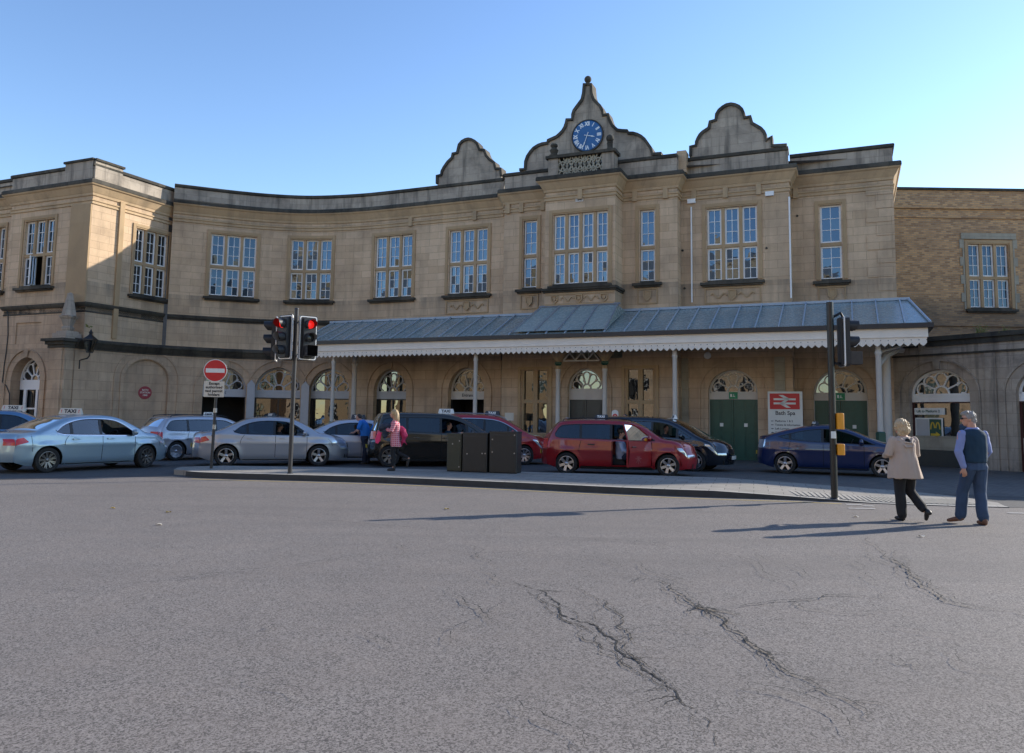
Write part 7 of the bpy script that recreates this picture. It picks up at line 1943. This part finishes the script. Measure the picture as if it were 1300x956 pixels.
for v0, v1, nm in ((524.5, 545, 'push_button_box'), (563.5, 577.5, 'push_button_box')):
    za, zb = ypt(1064, v1, p.y).z, ypt(1064, v0, p.y).z
    f = MB(); f.rbox((p.x + .125, p.y - .03, (za + zb) / 2), (.14, .16, zb - za), .02); o = f.build(nm, MAT['amber_box'], TR, True)
    f = MB(); f.rbox((p.x + .2, p.y - .03, (za + zb) / 2), (.012, .11, (zb - za) * .8), .004); f.build('button_face', MAT['black_plastic'], o, True)
f = MB(); f.rbox((p.x - .02, p.y - .075, ypt(1059, 552, p.y).z), (.1, .02, .14), .008); f.build('sticker', MAT['sign_white'], TR, True)

# no entry sign
p = gpt(268, 595.5, .12); b0 = Vector((p.x, p.y, .11)); y_ = p.y - .06
NE = empty('road_sign', b0, 'round red no entry sign with a small cream permit plate below', 'road sign')
sx = ypt(273.5, 470, y_).x
f = MB(); f.tube([b0, b0 + Vector((.05, 0, ypt(272, 460, y_).z - .1))], .038, 10); f.build('pole', MAT['post_grey'], NE, True)
c_ = Vector((sx, y_, ypt(273.5, 470.5, y_).z)); ax = Vector((.16, -1, 0)).normalized(); R_ = Vector((1, .16, 0)).normalized()
f = MB(); f.lathe([(.30, 0), (.30, .012), (.288, .014), (0, .014)], c_, 32, axis=ax, smooth=False); dsc = f.build('disc', MAT['sign_white'], NE, True)
f = MB(); f.lathe([(.282, .015), (.282, .017), (0, .017)], c_, 32, axis=ax, smooth=False); f.build('red_face', MAT['sign_red'], dsc, True)
f = MB(); q = lambda x, z, d: c_ + R_ * x + Vector((0, 0, z)) + ax * d
f.prism([(-.24, -.055), (.24, -.055), (.24, .055), (-.24, .055)], q, .016, .021); f.build('white_bar', MAT['sign_white'], dsc, True)
c_ = Vector((ypt(271.8, 494, y_).x, y_, ypt(272, 494, y_).z)); hh = (ypt(272, 484, y_).z - ypt(272, 504, y_).z) / 2
q = lambda x, z, d: c_ + R_ * x + Vector((0, 0, z)) + ax * d
f = MB(); f.prism(rrect(.52, hh * 2, .02), q, 0, .012); pl_ = f.build('plate', MAT['sign_cream'], NE, True)
f = MB()
for k, t in enumerate(('Except', 'authorised', 'taxi permit', 'holders')): f.text(t, .098, q(0, hh * (.70 - .47 * k), .016), R_, (0, 0, 1), bold=.003)
f.build('lettering', MAT['sign_text'], pl_, True)
f = MB()
for v_ in (521, 542): 
    zz = ypt(270, v_, y_).z; f.lathe([(.05, -.06), (.05, .06)], (b0.x + .03, b0.y, zz), 10)
f.build('clamp_bands', MAT['steel'], NE, True)

# station name sign on the wall between the green doors
SS = empty('station_sign', PM_.at(hs(PM_, 996, 520, QR + .2), QR + .2, 0), 'tall cream sign with red double arrow panel between the green doors', 'sign')
qz = QR + .16; a, zt = PM_.hit(974.5, 497, qz); b_, _ = PM_.hit(1018.5, 497, qz); zb_ = zt - (b_ - a) * 1.62
f = MB(); pbox(f, PM_, a, b_, qz - .05, qz, zb_, zt); bd = f.build('board', MAT['sign_white'], SS, True)
f = MB(); w_ = b_ - a
for x in (a + .1, b_ - .16): pbox(f, PM_, x, x + .06, QR, qz - .052, .0, zt - .1)
f.build('posts', MAT['post_grey'], SS, True)
f = MB(); ra, rb_, rz0, rz1 = a + w_ * .06, b_ - w_ * .08, zt - w_ * .54, zt - w_ * .06
pbox(f, PM_, ra, rb_, qz + .001, qz + .006, rz0, rz1); rp = f.build('red_panel', MAT['sign_red'], bd, True)
f = MB(); cx, cz = (ra + rb_) / 2, (rz0 + rz1) / 2; W2 = (rb_ - ra) * .37; H2 = (rz1 - rz0) * .40
fn = lambda x, z, d: PM_.at(cx + x * W2, d, cz + z * H2)
for poly in ([(-1, .48), (-1, .18), (.05, .18), (.05, .48)], [(-.05, -.18), (1, -.18), (1, -.48), (-.05, -.48)], [(-.05, .48), (-.05, .18), (1, .18), (1, .48)], [(-1, -.18), (.05, -.18), (.05, -.48), (-1, -.48)],
             [(-.55, 1.0), (-.15, 1.0), (.55, .33), (.2, .2)], [(.55, -1.0), (.15, -1.0), (-.55, -.33), (-.2, -.2)], [(.35, .2), (.0, .2), (-.35, -.2), (.0, -.2)]):
    f.prism(poly, fn, qz + .006, qz + .010, side=False)
f.build('double_arrow', MAT['sign_white'], rp, True)
f = MB(); dr = PM_.dir(0); up = (0, 0, 1)
f.text('Bath Spa', w_ * .165, PM_.at((a + b_) / 2, qz + .004, zt - w_ * .66), (dr.x, dr.y, 0), up, bold=.005)
for k, t in enumerate(('Platforms 1 & 2', 'Tickets & Information', 'Left Luggage', 'Way Out')):
    zz = zt - w_ * (.90 + .115 * k); f.text(t, w_ * .082, PM_.at(a + w_ * .20, qz + .004, zz), (dr.x, dr.y, 0), up, align='LEFT', bold=.002)
    f.prism([(a + w_ * .08, zz), (a + w_ * .12, zz + .025), (a + w_ * .12, zz + .01), (a + w_ * .16, zz + .01), (a + w_ * .16, zz - .01), (a + w_ * .12, zz - .01), (a + w_ * .12, zz - .025)], lambda x, z, d: PM_.at(x, d, z), qz + .003, qz + .006)
f.build('lettering', MAT['sign_text'], bd, True)

# street cabinets on the island
def cabinet(u0, u1, v, vt, m, label, depth=.36, side=None, knobs=()):
    pa, pb = gpt(u0, v[0], .115), gpt(u1, v[1], .115); d = (pb - pa); L = d.length; d.normalize(); n = Vector((-d.y, d.x, 0)); rz = math.atan2(d.y, d.x)
    h = ypt(u0, vt, pa.y).z - .115; c = (pa + pb) / 2 + n * depth / 2
    T = empty('street_cabinet', (c.x, c.y, .112), label, 'cabinet', 'roadside equipment cabinets', rz=rz)
    f = MB(); f.rbox((0, 0, h / 2 + .02), (L - .012, depth, h - .06), .018); f.build('casing', m, T)
    f = MB(); f.rbox((0, 0, h - .008), (L + .01, depth + .03, .045), .012); f.build('lid', m, T); f = MB(); f.box((0, 0, .025), (L - .03, depth - .03, .05)); f.build('plinth', MAT['gap'], T)
    f = MB(); f.box((0, -depth / 2 - .006, h * .5), (L - .09, .012, h - .18)); D = f.build('door', m, T)
    f = MB()
    for x, z in knobs: f.lathe([(.018, 0), (.018, .012), (.0, .014)], (x * L, -depth / 2 - .012, z * h), 8, axis=(0, -1, 0))
    if knobs: f.build('lock', MAT['steel'], D)
    return T
cabinet(566.5, 585.5, (599.3, 600), 550.5, MAT['cabinet_green'], 'narrow olive green street cabinet, first of the row of three', .40, knobs=((.36, .82), (.36, .15), (-.1, .74)))
cabinet(586.3, 618.3, (600.2, 601.3), 549.5, MAT['cabinet_dark'], 'black brown street cabinet in the middle of the three', .45, knobs=((.3, .5), (.42, .5), (-.3, .48)))
cabinet(620.5, 655.5, (601.4, 602.6), 548, MAT['cabinet_dark'], 'black brown street cabinet, last of the three beside the red cars', .55, knobs=((-.38, .82), (-.38, .52), (.42, .5), (.42, .93)))

f = MB(); pl2 = gpt(602, 600.8, .115); f.box((pl2.x, pl2.y - .012, ypt(602, 553, pl2.y).z), (.16, .008, .05), rz=rad(-6)); ob_ = [o for o in bpy.data.objects if o.name.startswith('street_cabinet')][1]; f.build('label_plate', MAT['steel'], ob_, False) if 0 else None
# small notices near the centre door
def notice(u0, u1, v0, v1, q, label, m='sign_white', red=False, arch=False):
    a, zt = PM_.hit(u0, v0, q); b, zb = PM_.hit(u1, v1, q); T = empty('notice_board', PM_.at((a + b) / 2, q, 0), label, 'sign')
    f = MB(); pbox(f, PM_, a, b, q - .02, q, zb, zt)
    if arch: f.prism(arcpts((a + b) / 2, zt, (b - a) / 2, .12, 10), lambda x, z, d: PM_.at(x, d, z), q - .02, q)
    o = f.build('panel', MAT[m], T, True)
    f = MB(); pbox(f, PM_, (a + b) / 2 - .03, (a + b) / 2 + .03, q - .06, q - .021, 0, zb + .2); f.build('post', MAT['post_grey'], T, True)
    if red:
        f = MB(); ribbon(f, PM_, arcpts((a + b) / 2, (zt + zb) / 2, (b - a) * .28, (b - a) * .28, 16, 0, 350), .05, q + .001, q + .005); f.text('P', .2, PM_.at((a + b) / 2, q + .004, (zt + zb) / 2), (dr.x, dr.y, 0), up); f.build('red_ring', MAT['sign_red'], o, True)
notice(776.5, 785, 524, 533, 1.0, 'small white arched notice with a red ring beside the centre door', red=True, arch=True)
notice(641, 652, 524, 534, 1.0, 'small pale notice board beyond the red people carrier', 'sign_cream')

# weeds rooted in the stonework
def weed(P, u, v, q, label, n=14, r=.25):
    s_, z_ = P.hit(u, v, q); c = P.at(s_, q, z_); T = empty('wall_weed', c, label, 'plant'); f = MB(); g = MB()
    for k in range(n):
        a = random.uniform(-1.3, 1.3); e = random.uniform(.1, 1.2); d = Vector((math.sin(a) * math.cos(e), -abs(math.cos(a)) * math.cos(e) * .5, math.sin(e))) * r * random.uniform(.5, 1)
        f.tube([c, c + d * .6 + Vector((0, 0, .02)), c + d], [.006, .004, .002], 4)
        for t in (.5, .75, 1.0):
            for _ in range(2):
                o = c + d * t; w = Vector((random.uniform(-1, 1), random.uniform(-1, 1), random.uniform(-.6, 1))).normalized() * .055; x = w.orthogonal().normalized() * .02
                g.face([o, o + w * .5 + x, o + w, o + w * .5 - x])
    f.build('stems', MAT['leaf'], T, True); g.build('leaves', MAT['leaf'], T, True)
weed(PA_, 1243, 425, -.05, 'small yellow weed sprouting on the arcade parapet at right', 26, .5)
weed(PA_, 1275, 424, -.05, 'sparse yellow weed at the far end of the arcade parapet', 12, .35)
weed(PL_, 112, 416, .25, 'tiny green weed on the pier cornice behind the lantern', 8, .25)
# ------------------------------------------------------------------ light
SUN_EL, SX, SY = rad(23.0), .907, .422
wd = bpy.data.worlds.new('World'); scene.world = wd; wd.use_nodes = True
nt = wd.node_tree; bg = nt.nodes['Background']
sky = nt.nodes.new('ShaderNodeTexSky'); sky.sky_type = 'NISHITA'; sky.sun_disc = False
sky.sun_elevation = SUN_EL; sky.sun_rotation = math.atan2(SX, SY); sky.air_density = 1.0; sky.dust_density = .15; sky.ozone_density = 1.5; sky.altitude = 50
hs_ = nt.nodes.new('ShaderNodeHueSaturation'); hs_.inputs['Saturation'].default_value = 1.05; hs_.inputs['Hue'].default_value = .504; nt.links.new(sky.outputs[0], hs_.inputs['Color']); 
v1 = nt.nodes.new('ShaderNodeVectorMath'); v1.operation = 'SCALE'; v1.inputs['Scale'].default_value = .15; nt.links.new(hs_.outputs[0], v1.inputs[0])
gm = nt.nodes.new('ShaderNodeGamma'); gm.inputs['Gamma'].default_value = 1.16; nt.links.new(v1.outputs[0], gm.inputs[0])
v2 = nt.nodes.new('ShaderNodeVectorMath'); v2.operation = 'SCALE'; v2.inputs['Scale'].default_value = 1.08 / .15; nt.links.new(gm.outputs[0], v2.inputs[0]); nt.links.new(v2.outputs[0], bg.inputs[0]); bg.inputs[1].default_value = .15
sd = bpy.data.lights.new('sun', 'SUN'); sd.energy = 3.9; sd.angle = rad(.53); sd.color = (1.0, .93, .82)
so_ = bpy.data.objects.new('sun', sd); COL.objects.link(so_)
v = Vector((SX * math.cos(SUN_EL), SY * math.cos(SUN_EL), math.sin(SUN_EL)))
so_.rotation_euler = v.to_track_quat('Z', 'Y').to_euler()
vs = scene.view_settings; vs.view_transform = 'Standard'; vs.look = 'None'; vs.exposure = .92; vs.gamma = 1.0; vs.use_curve_mapping = False
scene.render.engine = 'CYCLES'
scene.cycles.max_bounces = 8
